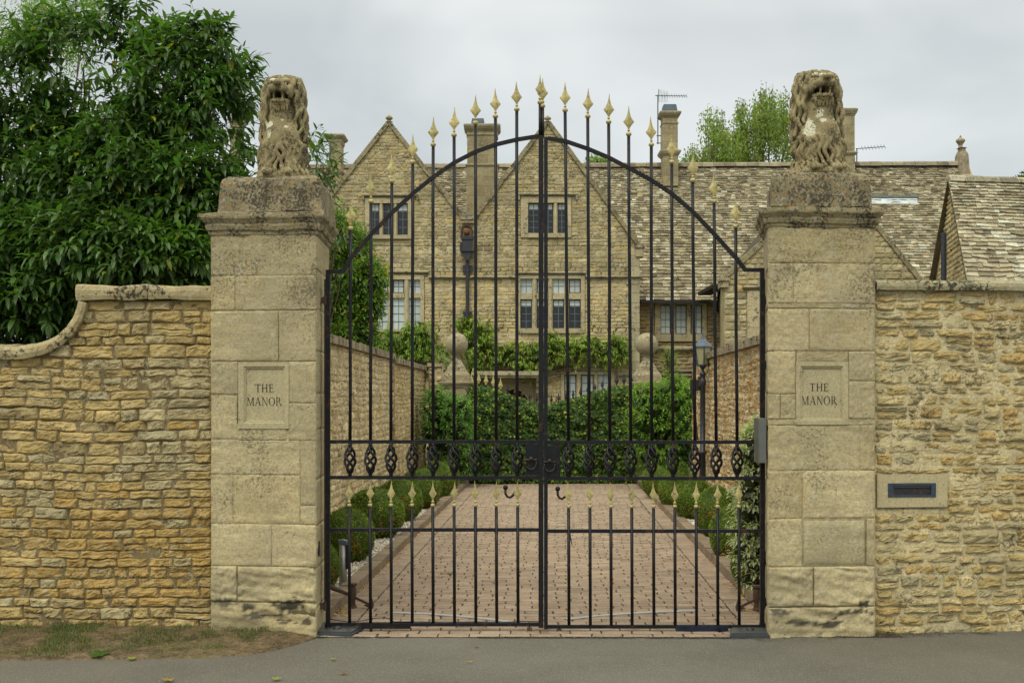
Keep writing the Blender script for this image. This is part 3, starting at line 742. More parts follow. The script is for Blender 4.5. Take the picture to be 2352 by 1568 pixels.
wt = thing('front_wall', (XW(300, YL), YL, 0), 'old ochre rubble stone wall with a swooping coping under the laurel, left of the gate', 'stone wall')
mb = MB()
body = [(XW(-420, YL), -.05), (XW(488, YL), -.05), (XW(488, YL), ztopL)] + [(XW(p, YL), z) for z, p in [(ztopL, 200), (ZW(745, YL), 188), (ZW(785, YL), 152), (ZW(812, YL), 100), (zlow, 18), (zlow, -420)]]
mb.prism(body, 1, YL + .004, YL + .40, (.20, .15, .08))
stones(mb, rc, (0, YL + .010, 0), (1, 0, 0), (0, 0, 1), (0, -1, 0), .024, cols, nx=15, nz=11, gap=.001, jit=.13, rough=.42, p=11, seed=4, warp=.014, warpf=1.1, sink=.004, tex=.005)
mb.build('stonework', M['rubbleL'], wt, smooth=False)
cpc = (.42, .35, .21)
def cop_box(u0, u1, z0, z1, y0, y1, n, seed, parent, name='coping', col=cpc, rz=0, amp=.008, mat='coping'):
    mb = MB(); xs = np.linspace(u0, u1, n); q = []; h = z1 - z0
    pr = [(y0 + .008, z0 + .004), (y0, z0 + h * .3), (y0 - .002, z0 + h * .62), (y0 + .006, z0 + h * .86), (y0 + .03, z1 - .002), ((y0 + y1) / 2, z1 + .012), (y1 - .03, z1), (y1, z0 + h * .7), (y1 - .005, z0)]
    m = len(pr); V = np.array([(x, a, b) for x in xs for a, b in pr])
    V = V + amp * np.stack([wnoise(V, 4, seed), wnoise(V, 4, seed + 1), wnoise(V, 4, seed + 2) * 1.2], 1)
    f = [(i * m + j, i * m + (j + 1) % m, (i + 1) * m + (j + 1) % m, (i + 1) * m + j) for i in range(n - 1) for j in range(m)]
    mb.add(V, np.array(f)[:, ::-1], col); k = mb.n - n * m
    mb.F.append(np.array([[k + j for j in range(m)]])); mb.F.append(np.array([[k + (n - 1) * m + j for j in range(m)][::-1]]))
    mb.build(name, M[mat], parent, smooth=False)
cop_box(XW(181, YL), XW(345, YL), ZW(690, YL), ZW(653, YL), YL - .055, YL + .43, 30, 70, wt)
cop_box(XW(345.5, YL), XW(490, YL), ZW(690, YL), ZW(655, YL), YL - .055, YL + .43, 26, 73, wt)
cop_box(XW(-420, YL), XW(22, YL), ZW(826, YL), ZW(794, YL), YL - .05, YL + .43, 60, 76, wt)
mb = MB(); sw = [(193, 694), (190, 712), (181, 735), (166, 758), (146, 777), (122, 792), (95, 802), (66, 808), (38, 811), (16, 811)]
m = 6; V = []
sw2 = []
for i in range(len(sw) - 1):
    for k in range(4): t = k / 4; sw2.append((sw[i][0] * (1 - t) + sw[i + 1][0] * t, sw[i][1] * (1 - t) + sw[i + 1][1] * t))
sw2.append(sw[-1])
for i, (a, b) in enumerate(sw2):
    p0 = np.array(sw2[max(i - 1, 0)]); p1 = np.array(sw2[min(i + 1, len(sw2) - 1)]); d = p1 - p0; d = d / np.linalg.norm(d); nn = np.array((-d[1], d[0]))
    th = 10 + 6 * i / len(sw2)
    for (o, y) in ((-1, YL - .045), (-.3, YL - .058), (.4, YL - .056), (1, YL - .035), (1, YL + .42), (-1, YL + .42)):
        V.append((XW(a + nn[0] * o * th, YL), y, ZW(b + nn[1] * o * th, YL)))
V = np.array(V); V = V + .005 * np.stack([wnoise(V, 6, 81), wnoise(V, 6, 82), wnoise(V, 6, 83)], 1)
n = len(sw2); f = [(i * m + j, i * m + (j + 1) % m, (i + 1) * m + (j + 1) % m, (i + 1) * m + j) for i in range(n - 1) for j in range(m)]
mb.add(V, np.array(f), cpc); mb.F.append(np.array([list(range(m))])); mb.F.append(np.array([[(n - 1) * m + j for j in range(m)]]))
mb.build('swept_coping', M['coping'], wt)

# right wall, turning back slightly
R0 = np.array((XW(2008, 7.80), 7.80)); ang = math.radians(4.5); Ud = np.array((math.cos(ang), math.sin(ang), 0)); Nd = np.array((math.sin(ang), -math.cos(ang), 0))
O_ = np.array((R0[0], R0[1], 0)); LEN = 4.6; ztR = ZW(668, 7.85)
def uR(px):  # distance along the right wall for a pixel column
    k = (px - CX) / F; return (k * R0[1] - R0[0]) / (Ud[0] - k * Ud[1])
def yR(px): return R0[1] + uR(px) * Ud[1]
lbx0, lbx1 = uR(2013), uR(2174); lbz0, lbz1 = ZW(1163, 7.84), ZW(1088, 7.84)
rc = rows(lambda z: [(0, LEN)], -.02, ztR, (.048, .094), (.10, .27), seed=33, holes=[(lbx0, lbx1, lbz0, lbz1)])
cols = pick(len(rc), [(.44, .34, .165), (.42, .32, .15), (.49, .40, .225), (.38, .315, .18), (.44, .31, .135), (.38, .33, .21)], [3, 2, 3, 2, 2, 2], 35, .12)
wt = thing('front_wall', (R0[0] + .5, R0[1], 0), 'repointed honey rubble stone wall with the letterbox, right of the gate', 'stone wall')
mb = MB(); mb.box((0, .010, -.05), (LEN, .4, ztR), (.47, .40, .255))
mb.xf(lambda V: O_ + V[:, :1] * Ud + V[:, 1:2] * -Nd + V[:, 2:] * np.array((0, 0, 1)))
# push the mortar out into an uneven surface
gu, gz = np.meshgrid(np.linspace(0, LEN, 260), np.linspace(-.04, ztR, 150), indexing='ij')
dn = .008 + .006 * wnoise(np.stack([gu, gz * 1.6, gu * 0], -1), 9, 91)
k_ = (gu > lbx0 - .01) & (gu < lbx1 + .01) & (gz > lbz0 - .01) & (gz < lbz1 + .01); dn[k_] = -.004
V = O_ + gu[..., None] * Ud + gz[..., None] * np.array((0, 0, 1.)) + dn[..., None] * Nd - .010 * -Nd * -1
idx = np.arange(gu.size).reshape(gu.shape)
mb.add(V.reshape(-1, 3), np.stack([idx[:-1, :-1], idx[1:, :-1], idx[1:, 1:], idx[:-1, 1:]], -1).reshape(-1, 4), (.56, .475, .30))
stones(mb, rc, O_ - .006 * Nd, Ud, (0, 0, 1), Nd, .018, cols, nx=14, nz=10, gap=.008, jit=.20, rough=.7, p=8, seed=8, warp=.012, warpf=1.3, sink=.010, tex=.006)
mb.build('stonework', M['rubbleR'], wt, smooth=False)
# coping of the right wall
mb = MB(); n = 120; xs = np.linspace(.0, LEN, n); z0, z1 = ZW(669, 7.84), ZW(646, 7.84)
pr = [(.03, z0), (-.045, z0 + .005), (-.05, z0 + .03), (-.046, z1 - .015), (-.02, z1 + .004), (.18, z1 + .015), (.42, z1), (.44, z0)]
m = len(pr); V = np.array([(x, a, b) for x in xs for a, b in pr]); V = V + .005 * np.stack([wnoise(V, 5, 95), wnoise(V, 5, 96), wnoise(V, 5, 97)], 1)
V = O_ + V[:, :1] * Ud + V[:, 1:2] * -Nd + V[:, 2:] * np.array((0, 0, 1))
f = [(i * m + j, i * m + (j + 1) % m, (i + 1) * m + (j + 1) % m, (i + 1) * m + j) for i in range(n - 1) for j in range(m)]
mb.add(V, np.array(f)[:, ::-1], (.36, .32, .21)); mb.build('coping', M['coping'], wt)
# letterbox with its smooth stone
t = thing('letterbox', O_ + Ud * (lbx0 + lbx1) / 2 + np.array((0, 0, lbz0)), 'blue-black iron letterbox set in a smooth pale stone block in the right wall', 'letterbox')
WR = lambda V: O_ + V[:, :1] * Ud + V[:, 1:2] * -Nd + V[:, 2:] * np.array((0, 0, 1))
sx0, sx1, sz0, sz1 = uR(2037), uR(2147), ZW(1140, 7.84), ZW(1108, 7.84)
e = .008
m = MB(); pc = (.44, .375, .24)
m.box((lbx0, -.016, sz1), (lbx1, .03, lbz1), pc); m.box((lbx0, -.016, lbz0), (lbx1, .03, sz0), pc); m.box((lbx0, -.016, sz0), (sx0, .03, sz1), pc); m.box((sx1, -.016, sz0), (lbx1, .03, sz1), pc)
m.xf(WR).build('stone_surround', M['plaque'], t)
m = MB(); bl_ = (1.6, 2.6, 3.6); b = .026
for q in ((sx0, sx1, sz1 - .018, sz1), (sx0, sx1, sz0, sz0 + .016), (sx0, sx0 + b + .012, sz0 + .016, sz1 - .018), (sx1 - b - .008, sx1, sz0 + .016, sz1 - .018)):
    m.box((q[0], -.020, q[2]), (q[1], .02, q[3]), bl_)
m.xf(WR).build('frame', M['irond'], t)
m = MB(); m.box((sx0 + b, -.010, sz0 + .012), (sx1 - b, .02, sz1 - .012)); m.box((sx0 + b + .015, -.019, sz1 - .03), (sx1 - b - .015, -.009, sz1 - .022), (2, 2, 2)); m.xf(WR).build('flap', M['irond'], t)

# ================================================================== GATES
GY = 7.85
def gp(px, py, y=GY): return (XW(px, y), y, ZW(py, y))
def flatbar(mb, pts, w, d):
    """swept rectangular bar through px points; w = half height in m, d = half depth"""
    V = []; n = len(pts); q = [np.array((XW(a, GY), ZW(b, GY))) for a, b in pts]
    for i in range(n):
        d0 = q[i] - q[i - 1] if i else q[1] - q[0]; d1 = q[i + 1] - q[i] if i < n - 1 else q[-1] - q[-2]
        d0 /= np.linalg.norm(d0); d1 /= np.linalg.norm(d1); tdir = (d0 + d1) / np.linalg.norm(d0 + d1); nn = np.array((-tdir[1], tdir[0])); k = 1 / max(.5, tdir @ d0)
        for a, b in ((-1, -1), (1, -1), (1, 1), (-1, 1)):
            V.append((q[i][0] + nn[0] * w * k * a, GY + d * b, q[i][1] + nn[1] * w * k * a))
    f = [(i * 4 + j, i * 4 + (j + 1) % 4, i * 4 + 4 + (j + 1) % 4, i * 4 + 4 + j) for i in range(n - 1) for j in range(4)]
    mb.add(V, np.array(f)); k = mb.n - 4 * n
    mb.F.append(np.array([[k, k + 3, k + 2, k + 1]])); mb.F.append(np.array([[k + 4 * n - 4 + j for j in range(4)]]))
def spear(px, tip, neck, hw, ball1, ball2, parent, rot=0., y=GY):
    """four-sided leaf spear with two balls, tip/neck/balls as picture rows; hw half width in m"""
    x = XW(px, y); zt, zn = ZW(tip, y), ZW(neck, y); h = zt - zn
    prof = [(0, .001), (.12, .09), (.28, .20), (.42, .36), (.54, .60), (.62, .86), (.66, 1.0), (.70, .93), (.80, .58), (.90, .27), (1.0, .12)]
    V = []
    for t, k in prof:
        z = zt - t * h; wv = hw * k if t else .0012; th = .16 * hw * min(1, k * 1.6) + .0012
        V += [(x - wv, y, z), (x, y - th, z), (x + wv, y, z), (x, y + th, z)]
    n = len(prof); mb = MB()
    f = [(i * 4 + j, i * 4 + 4 + j, i * 4 + 4 + (j + 1) % 4, i * 4 + (j + 1) % 4) for i in range(n - 1) for j in range(4)]
    V = np.array(V); c, s = math.cos(rot), math.sin(rot); V2 = V.copy(); V2[:, 0] = x + (V[:, 0] - x) * c - (V[:, 1] - y) * s; V2[:, 1] = y + (V[:, 0] - x) * s + (V[:, 1] - y) * c
    rr0 = np.random.default_rng(int(px * 10 + tip)); ln = rr0.uniform(-.012, .012); V2[:, 0] += (V2[:, 2] - zn) / h * ln * .5
    mb.add(V2, np.array(f), np.array((1, 1, 1)) * rr0.uniform(.85, 1.15)); mb.F.append(np.array([[mb.n - 4, mb.n - 3, mb.n - 2, mb.n - 1]])); mb.F.append(np.array([[mb.n - 4 * n + 3, mb.n - 4 * n + 2, mb.n - 4 * n + 1, mb.n - 4 * n]]))
    for (r0, r1) in (ball1, ball2):
        za, zb = ZW(r0, y), ZW(r1, y); rr = (za - zb) / 2; mb.sphere((x, y, (za + zb) / 2), rr, 16, sc=(1.2, 1.2, 1))
    mb.tube([(x, y, ZW(ball2[1], y) - .004), (x, y, zn)], .004, 8)
    return mb.build('spear_finial', M['gold'], parent, smooth=False)
def basket(px, py0, py1, parent, seed):
    mb = MB(); z1, z0 = ZW(py0, GY), ZW(py1, GY); x = XW(px, GY); r = random.Random(seed); ph = r.uniform(0, 2 * PI); n = 18
    e = .017; za, zb = z1 - e, z0 + e
    mb.tube([(x, GY, z1), (x, GY, za - .004)], .013, 8); mb.tube([(x, GY, z0), (x, GY, zb + .004)], .013, 8)
    for k in range(4):
        pts = []
        for i in range(n + 1):
            t = i / n; rad = .006 + .031 * math.sin(PI * t) ** .85; a = ph + k * PI / 2 + t * 2 * PI * .70
            pts.append((x + rad * math.cos(a), GY + rad * math.sin(a), za + (zb - za) * t))
        mb.tube(pts, .0088, 8)
    mb.build('twisted_basket', M['iron'], parent, smooth=True)
def gate_leaf(side):
    Lf = side == 'left'
    sgn = -1 if Lf else 1
    hx_ = XW(753, GY) if Lf else XW(1751, GY)
    t = thing('gate_leaf', (hx_, GY, .02), 'left leaf of the black iron gate with gilded spears, hung on the left pillar' if Lf else 'right leaf of the black iron gate with gilded spears, hung beside the grey box', 'gate', 'gate leaves')
    fr = MB()
    st, mt = (753.5, 1242.5) if Lf else (1750.5, 1254)
    top = 312 if Lf else 316
    x0, x1 = XW(st - 4.8, GY), XW(st + 4.8, GY)
    fr.box((x0, GY - .014, ZW(1442, GY)), (x1, GY + .014, ZW(620 if Lf else 617, GY)))
    x2, x3 = (XW(1237, GY), XW(1248.2, GY)) if Lf else (XW(1249.5, GY), XW(1258, GY))
    fr.box((x2, GY - .017, ZW(1440 if Lf else 1443, GY)), (x3, GY + .017, ZW(top, GY)))
    ia, ib = (x1, x2) if Lf else (x3, x0)
    ys = (1014, 1096, 1216, 1433) if Lf else (1015, 1098, 1219, 1438)
    for y_ in ys: fr.box((ia, GY - .010, ZW(y_ + 4, GY)), (ib, GY + .010, ZW(y_ - 4, GY)))
    fo = fr.build('frame', M['iron'], t)
    ar = MB()
    pts = [(749, 624), (788, 624), (812, 584), (850, 541), (899, 490), (948, 445), (995, 407), (1043, 374), (1092, 349), (1140, 332), (1187, 321), (1237, 313)] if Lf else \
          [(1258, 318), (1300, 325), (1350, 342), (1398, 362), (1444, 386), (1495, 413), (1543, 445), (1591, 486), (1640, 537), (1690, 592), (1712, 620), (1755, 620)]
    # smooth the curve
    def dens(p):
        o = []
        for i in range(len(p) - 1):
            for k in range(3): o.append((p[i][0] + (p[i + 1][0] - p[i][0]) * k / 3, p[i][1] + (p[i + 1][1] - p[i][1]) * k / 3))
        return o + [p[-1]]
    flatbar(ar, pts, .0125, .013); ar.build('arched_rail', M['iron'], t)
    if Lf:
        xs = [(804, 805), (851, 852), (898, 900), (947, 948), (995, 995), (1043, 1043), (1092, 1092), (1140, 1138), (1188, 1187)]
        tips = [460, 398, 352, 308, 268, 246, 218, 203, 187]; low = [803, 851, 899, 947, 995, 1044, 1093, 1141, 1190]
    else:
        xs = [(1306, 1298), (1353, 1350), (1401, 1398), (1449, 1444), (1497, 1496), (1546, 1543), (1596, 1591), (1645, 1640), (1693, 1690)]
        tips = [189, 203, 216, 244, 268, 308, 350, 398, 455]; low = [1307, 1356, 1404, 1452, 1502, 1551, 1600, 1649, 1698]
    for i in range(9):
        a, b = xs[i]; tp = tips[i]
        mb = MB(); y1_, y2_ = ys[0] - 4, tp + 70; mb.tube([gp(a + (b - a) * t_ + (random.uniform(-.7, .7) if 0 < t_ < 1 else 0), y1_ + (y2_ - y1_) * t_) for t_ in (0, .25, .5, .75, 1)], .0112, 10)
        bo = mb.build('upright_bar', M['iron'], t, smooth=True)
        spear(b, tp, tp + 54, .0375, (tp + 53, tp + 58.5), (tp + 59, tp + 70), bo, random.uniform(-.12, .12))
        basket(a, ys[0] + 4, ys[1] - 4, t, i + (0 if Lf else 50))
        mb = MB(); mb.tube([gp(low[i], ys[3] - 4), gp(low[i] - 1, 1164 + (3 if not Lf else 0))], .0108, 10)
        bo = mb.build('lower_bar', M['iron'], t, smooth=True)
        k = 3 if not Lf else 0
        spear(low[i] - 1, 1101 + k, 1149 + k, .0265, (1148.5 + k, 1154.5 + k), (1155 + k, 1164 + k), bo, random.uniform(-.15, .15))
    # meeting stile finial
    px = 1240.5 if Lf else 1246.5; tp = 172 if Lf else 180
    mb = MB(); mb.tube([gp(px, 316), gp(px, tp + 69)], .0105, 10)
    bo = mb.build('upright_bar', M['iron'], t, smooth=True)
    dy = 0 if Lf else .012
    spear(px, tp, tp + 52, .0375, (tp + 51, tp + 58), (tp + 58.5, tp + 69), bo, .5 if Lf else -.2, y=GY)
    # lock plate, twisted ring handle and knob
    (a, b) = (1207, 1237) if Lf else (1258, 1287)
    pl_ = MB(); k = 0 if Lf else 4
    pl_.box((XW(a, GY), GY - .0135, ZW(1091 + k, GY)), (XW(b, GY), GY + .004, ZW(1019 + k, GY)))
    po = pl_.build('lock_plate', M['iron'], t)
    cx_, cy_ = ((1219.5, 1052) if Lf else (1262, 1057)); yk = GY - .03
    hd = MB(); n = 30; pts = []
    for i in range(n + 1):
        a_ = -.32 + (PI + .64) * i / n; pts.append((XW(cx_, GY) + .036 * math.cos(a_), yk, ZW(cy_ + 13, GY) - .040 * math.sin(a_) + .006))
    pts2 = [(p[0], yk + .002 * math.sin(i * 1.6), p[2] + .0015 * math.cos(i * 1.6)) for i, p in enumerate(pts)]
    hd.tube(pts2, [.0055 + .0012 * math.sin(i * 2.1) for i in range(n + 1)], 8)
    hd.build('ring_handle', M['irond'], po, smooth=True)
    kb = MB(); kb.sphere((XW(cx_, GY), yk - .006, ZW(cy_, GY)), .014, 14); kb.tube([(XW(cx_, GY) - .036, yk, ZW(cy_ + 3, GY)), (XW(cx_, GY) + .036, yk, ZW(cy_ + 3, GY))], .0058, 8)
    kb.sphere((XW(cx_, GY) + .034, yk, ZW(cy_ + 3, GY)), .0095, 10); kb.sphere((XW(cx_, GY) - .034, yk, ZW(cy_ + 3, GY)), .0095, 10); kb.tube([(XW(cx_, GY), yk - .006, ZW(cy_, GY)), (XW(cx_, GY), GY - .01, ZW(cy_, GY))], .007, 8)
    kb.build('knob', M['irond'], po, smooth=True)
    # hooked arm with a ball end
    hk = MB()
    hp = [(1188, 1129), (1183, 1131), (1177, 1138), (1171, 1142), (1165, 1140), (1161, 1133), (1161, 1124)] if Lf else [(1307, 1131), (1302, 1134), (1297, 1141), (1291, 1145), (1285, 1143), (1281, 1136), (1281, 1127)]
    hk.tube([gp(a, b, GY + .02) for a, b in hp], .0085, 8); hk.sphere(gp(hp[-1][0], hp[-1][1] - 5, GY + .02), .0175, 14); hk.tube([gp(hp[0][0], hp[0][1], GY + .03), gp(hp[0][0], hp[0][1], GY)], .007, 8)
    hk.build('hook', M['iron'], t, smooth=True)
    # drop bolt guide, operator channel, pivot, cable
    db = MB(); bx = 1216 if Lf else 1284
    db.box((XW(bx - 6, GY), GY - .02, ZW(1456, GY)), (XW(bx - 3, GY), GY + .012, ZW(1440, GY))); db.box((XW(bx + 3, GY), GY - .02, ZW(1456, GY)), (XW(bx + 6, GY), GY + .012, ZW(1440, GY))); db.box((XW(bx - 2.6, GY), GY - .008, ZW(1452, GY)), (XW(bx + 2.6, GY), GY + .008, ZW(1436, GY)))
    db.build('drop_bolt', M['rust'], t)
    ch = MB(); ca, cb = (830, 943) if Lf else (1552, 1672); yb = 1434 if Lf else 1440
    ch.box((XW(ca, GY), GY - .018, ZW(yb + 8, GY)), (XW(cb, GY), GY + .016, ZW(yb - 5, GY)), (1, 1, 1) if Lf else (1.3, 2.0, 3.0))
    ch.build('operator_channel', M['iron'], t)
    am = MB(); q0 = (765, 1442) if Lf else (1738, 1446); q1 = (852, 1455) if Lf else (1652, 1455)
    am.tube([gp(*q0, GY - .02), gp(*q1, GY - .03)], .009, 4); am.tube([gp(q1[0], 1456, GY - .03), gp(q1[0], 1440, GY - .03)], .010, 8)
    am.build('operator_arm', M['iron'], t)
    pv = MB(); pv.tube([(hx_, GY, .0), (hx_, GY, .06)], .021, 12); pv.build('pivot', M['iron'], t)
    cbm = MB()
    cb_pts = [(757, 1420), (772, 1423), (800, 1427), (830, 1425), (845, 1422), (858, 1419), (885, 1417), (898, 1422), (905, 1427), (960, 1427), (1020, 1428), (1090, 1427), (1150, 1428), (1200, 1426), (1240, 1427)]
    if Lf: cbm.tube([gp(a, b, GY + .016) for a, b in cb_pts], .0035, 6); cbm.build('cable', M['black'], t, smooth=True)
    if Lf:   # hinge straps to the pillar
        for yy, nm in ((1391, 'hinge'), (690, 'hinge')):
            m = MB(); m.box((XW(727, 7.8), GY - .012, ZW(yy + 7, GY)), (XW(750, GY), GY + .012, ZW(yy - 7, GY))); m.tube([(XW(748, GY), GY, ZW(yy + 10, GY)), (XW(748, GY), GY, ZW(yy - 10, GY))], .016, 10); m.build(nm, M['rust'], t)
    else:
        for yy in (1382, 838, 690):
            m = MB(); m.box((XW(1754, GY), GY - .01, ZW(yy + 6, GY)), (XW(1768, GY) + .02, GY + .012, ZW(yy - 6, GY))); m.tube([(XW(1755, GY), GY, ZW(yy + 10, GY)), (XW(1755, GY), GY, ZW(yy - 10, GY))], .014, 10); m.build('hinge', M['irond'], t)
        m = MB(); m.tube([gp(1307, 1216), gp(1309, 1235), gp(1311, 1240)], .008, 6); m.tube([gp(1311, 1238), gp(1314, 1252)], .0035, 5); m.sphere(gp(1306, 1215), .012, 8); m.build('latch_stub', M['irond'], t)
    # edging strip behind the frame
    s = MB(); sx = 745 if Lf else 1757.5
    s.box((XW(sx - 1.5, GY), GY + .02, ZW(1400, GY)), (XW(sx + 1.5, GY), GY + .05, ZW(640, GY))); s.build('back_stop', M['black'], t)
    return t
gate_leaf('left'); gate_leaf('right')

# operator floor boxes
def floor_plate(pts, label):
    c = np.mean([(XW(a, 2650 * 1.6 / (b - 910)), 2650 * 1.6 / (b - 910), 0) for a, b in pts], 0)
    t = thing('operator_box', (c[0], c[1], 0), label, 'gate operator box', 'gate operator boxes')
    q = [(XW(a, F * H / (b - HZ)), F * H / (b - HZ)) for a, b in pts]
    m = MB(); m.prism(q, 2, .0, .022, (.35, .35, .35)); m.build('base', M['lead'], t)
    q2 = [(c[0] + (a - c[0]) * .93, c[1] + (b - c[1]) * .88) for a, b in q]
    m = MB(); m.prism(q2, 2, .022, .034, (.22, .22, .22)); m.build('lid', M['steel'], t)
    m = MB(); m.lathe([(.0, .05), (.018, .05), (.026, .044), (.028, .034)], (c[0], c[1] - .03, 0), 14); m.build('bolt', M['irond'], t, smooth=True)
floor_plate([(722, 1461), (808, 1463), (838, 1445), (735, 1440)], 'grey steel operator box sunk below the left gate hinge')
floor_plate([(1676, 1466), (1768, 1465), (1762, 1444), (1678, 1447)], 'grey steel operator box sunk below the right gate hinge')

# photocell posts
def cell_post(px, base, top, label, hid=False):
    Y = F * H / (base - HZ); x = XW(px, Y); ht = ZW(top, Y)
    t = thing('bollard', (x, Y, 0), label, 'bollard', 'slim steel bollards')
    m = MB(); m.tube([(x, Y, .0), (x, Y, ht - .02)], .032, 20); m.build('post', M['steel'], t, smooth=True)
    m = MB(); m.lathe([(.066, .0), (.07, .012), (.064, .022), (.038, .026), (.034, .034)], (x, Y, 0), 24); m.build('base_flange', M['lead'], t, smooth=True)
    m = MB(); m.prism([(x - .034, ht - .02), (x + .034, ht - .032), (x + .034, ht), (x + .0, ht + .012), (x - .034, ht + .006)], 1, Y - .034, Y + .034); m.build('cap', M['lead'], t)
    m = MB(); m.box((x + .028, Y - .03, ht - .23), (x + .062, Y + .02, ht - .03)); m.build('sensor', M['black'], t)
cell_post(788, 1356, 1241, 'slim steel bollard with a black sensor behind the foot of the left gate leaf')
cell_post(1727, 1352, 1230, 'slim steel bollard half hidden under the variegated shrub at the right')
# cast gate holdbacks on the ground
def holdback(px, py, label, sg):
    Y = F * H / (py - HZ); x = XW(px, Y)
    t = thing('gate_holdback', (x, Y, 0), label, 'gate stop', 'iron gate holdbacks')
    m = MB(); m.lathe([(.030, 0), (.034, .01), (.022, .03), (.020, .06), (.028, .10), (.028, .15), (.020, .165), (.034, .178), (.034, .19), (.0, .192)], (x, Y, 0), 12); m.build('post', M['rust'], t, smooth=False)
    m = MB(); m.tube([(x - .155 * sg, Y - .02, .16), (x - .05 * sg, Y - .01, .115), (x, Y, .09)], [.020, .013, .013], 8); m.sphere((x - .155 * sg, Y - .02, .16), .021, 10)
    m.tube([(x, Y, .09), (x + .13 * sg, Y - .03, .035)], .012, 4); m.prism([(x + .09 * sg, .03), (x + .155 * sg, .0), (x + .165 * sg, .03), (x + .15 * sg, .085), (x + .135 * sg, .045)], 1, Y - .05, Y - .025); m.build('catch', M['rust'], t)
holdback(810, 1396, 'rusty iron gate holdback on the drive behind the left leaf', 1)
holdback(1738, 1402, 'rusty iron gate holdback on the drive behind the right leaf, by the kerb', -1)
# curved steel track strips let into the bricks
for nm, pts, lab in (('left', [(900, 1409), (980, 1412), (1060, 1418), (1120, 1424), (1180, 1432)], 'thin curved steel track strip in the bricks behind the left leaf'), ('right', [(1300, 1425), (1370, 1417), (1450, 1411), (1530, 1407), (1600, 1405)], 'thin curved steel track strip in the bricks behind the right leaf')):
    m = MB(); q = []
    for a, b in pts: Y = F * H / (b - HZ); q.append(np.array((XW(a, Y), Y)))
    V = []
    for i, p in enumerate(q):
        d = q[min(i + 1, 4)] - q[max(i - 1, 0)]; d /= np.linalg.norm(d); nn = np.array((-d[1], d[0])) * .022
        V += [(p[0] + nn[0], p[1] + nn[1], .006), (p[0] - nn[0], p[1] - nn[1], .006), (p[0] + nn[0], p[1] + nn[1], .014), (p[0] - nn[0], p[1] - nn[1], .014)]
    f = []
    for i in range(4): a = i * 4; f += [(a + 2, a + 3, a + 7, a + 6), (a, a + 2, a + 6, a + 4), (a + 1, a + 5, a + 7, a + 3)]
    m.add(V, np.array(f)); tag(m.build('floor_track', M['steel']), lab, 'track', 'steel floor tracks')
# ================================================================== STONE LIONS (one carved block each)
def surface_nets(f, org, h):
    s = f < 0
    c = [s[i:f.shape[0] - 1 + i, j:f.shape[1] - 1 + j, k:f.shape[2] - 1 + k] for i in (0, 1) for j in (0, 1) for k in (0, 1)]
    any_ = np.logical_or.reduce(c); all_ = np.logical_and.reduce(c); mask = any_ & ~all_
    I = np.argwhere(mask); idx = -np.ones(mask.shape, int); idx[mask] = np.arange(len(I))
    acc = np.zeros((len(I), 3)); cnt = np.zeros(len(I))
    for ax in range(3):
        o1, o2 = [a for a in range(3) if a != ax]
        for p in (0, 1):
            for q in (0, 1):
                a = I.copy(); a[:, o1] += p; a[:, o2] += q; b = a.copy(); b[:, ax] += 1
                fa = f[tuple(a.T)]; fb = f[tuple(b.T)]; m = (fa < 0) != (fb < 0)
                t = np.where(m, fa / (fa - fb + 1e-12), 0)
                pt = a.astype(float); pt[:, ax] += t; acc[m] += pt[m]; cnt[m] += 1
    V = acc / cnt[:, None] * h + org
    Q = []
    for ax in range(3):
        o1, o2 = [(1, 2), (2, 0), (0, 1)][ax]
        sl0 = [slice(None)] * 3; sl1 = [slice(None)] * 3; sl0[ax] = slice(0, -1); sl1[ax] = slice(1, None)
        d = s[tuple(sl0)] != s[tuple(sl1)]
        E = np.argwhere(d); E = E[(E[:, o1] > 0) & (E[:, o2] > 0) & (E[:, o1] < f.shape[o1] - 1) & (E[:, o2] < f.shape[o2] - 1)]
        def ci(p, q): a = E.copy(); a[:, o1] -= p; a[:, o2] -= q; return idx[tuple(a.T)]
        q = np.stack([ci(1, 1), ci(0, 1), ci(0, 0), ci(1, 0)], 1)
        ins = s[tuple(E.T)]; q = np.where(ins[:, None], q, q[:, ::-1]); Q.append(q)
    Q = np.concatenate(Q); Q = Q[(Q >= 0).all(1)]
    return V, Q
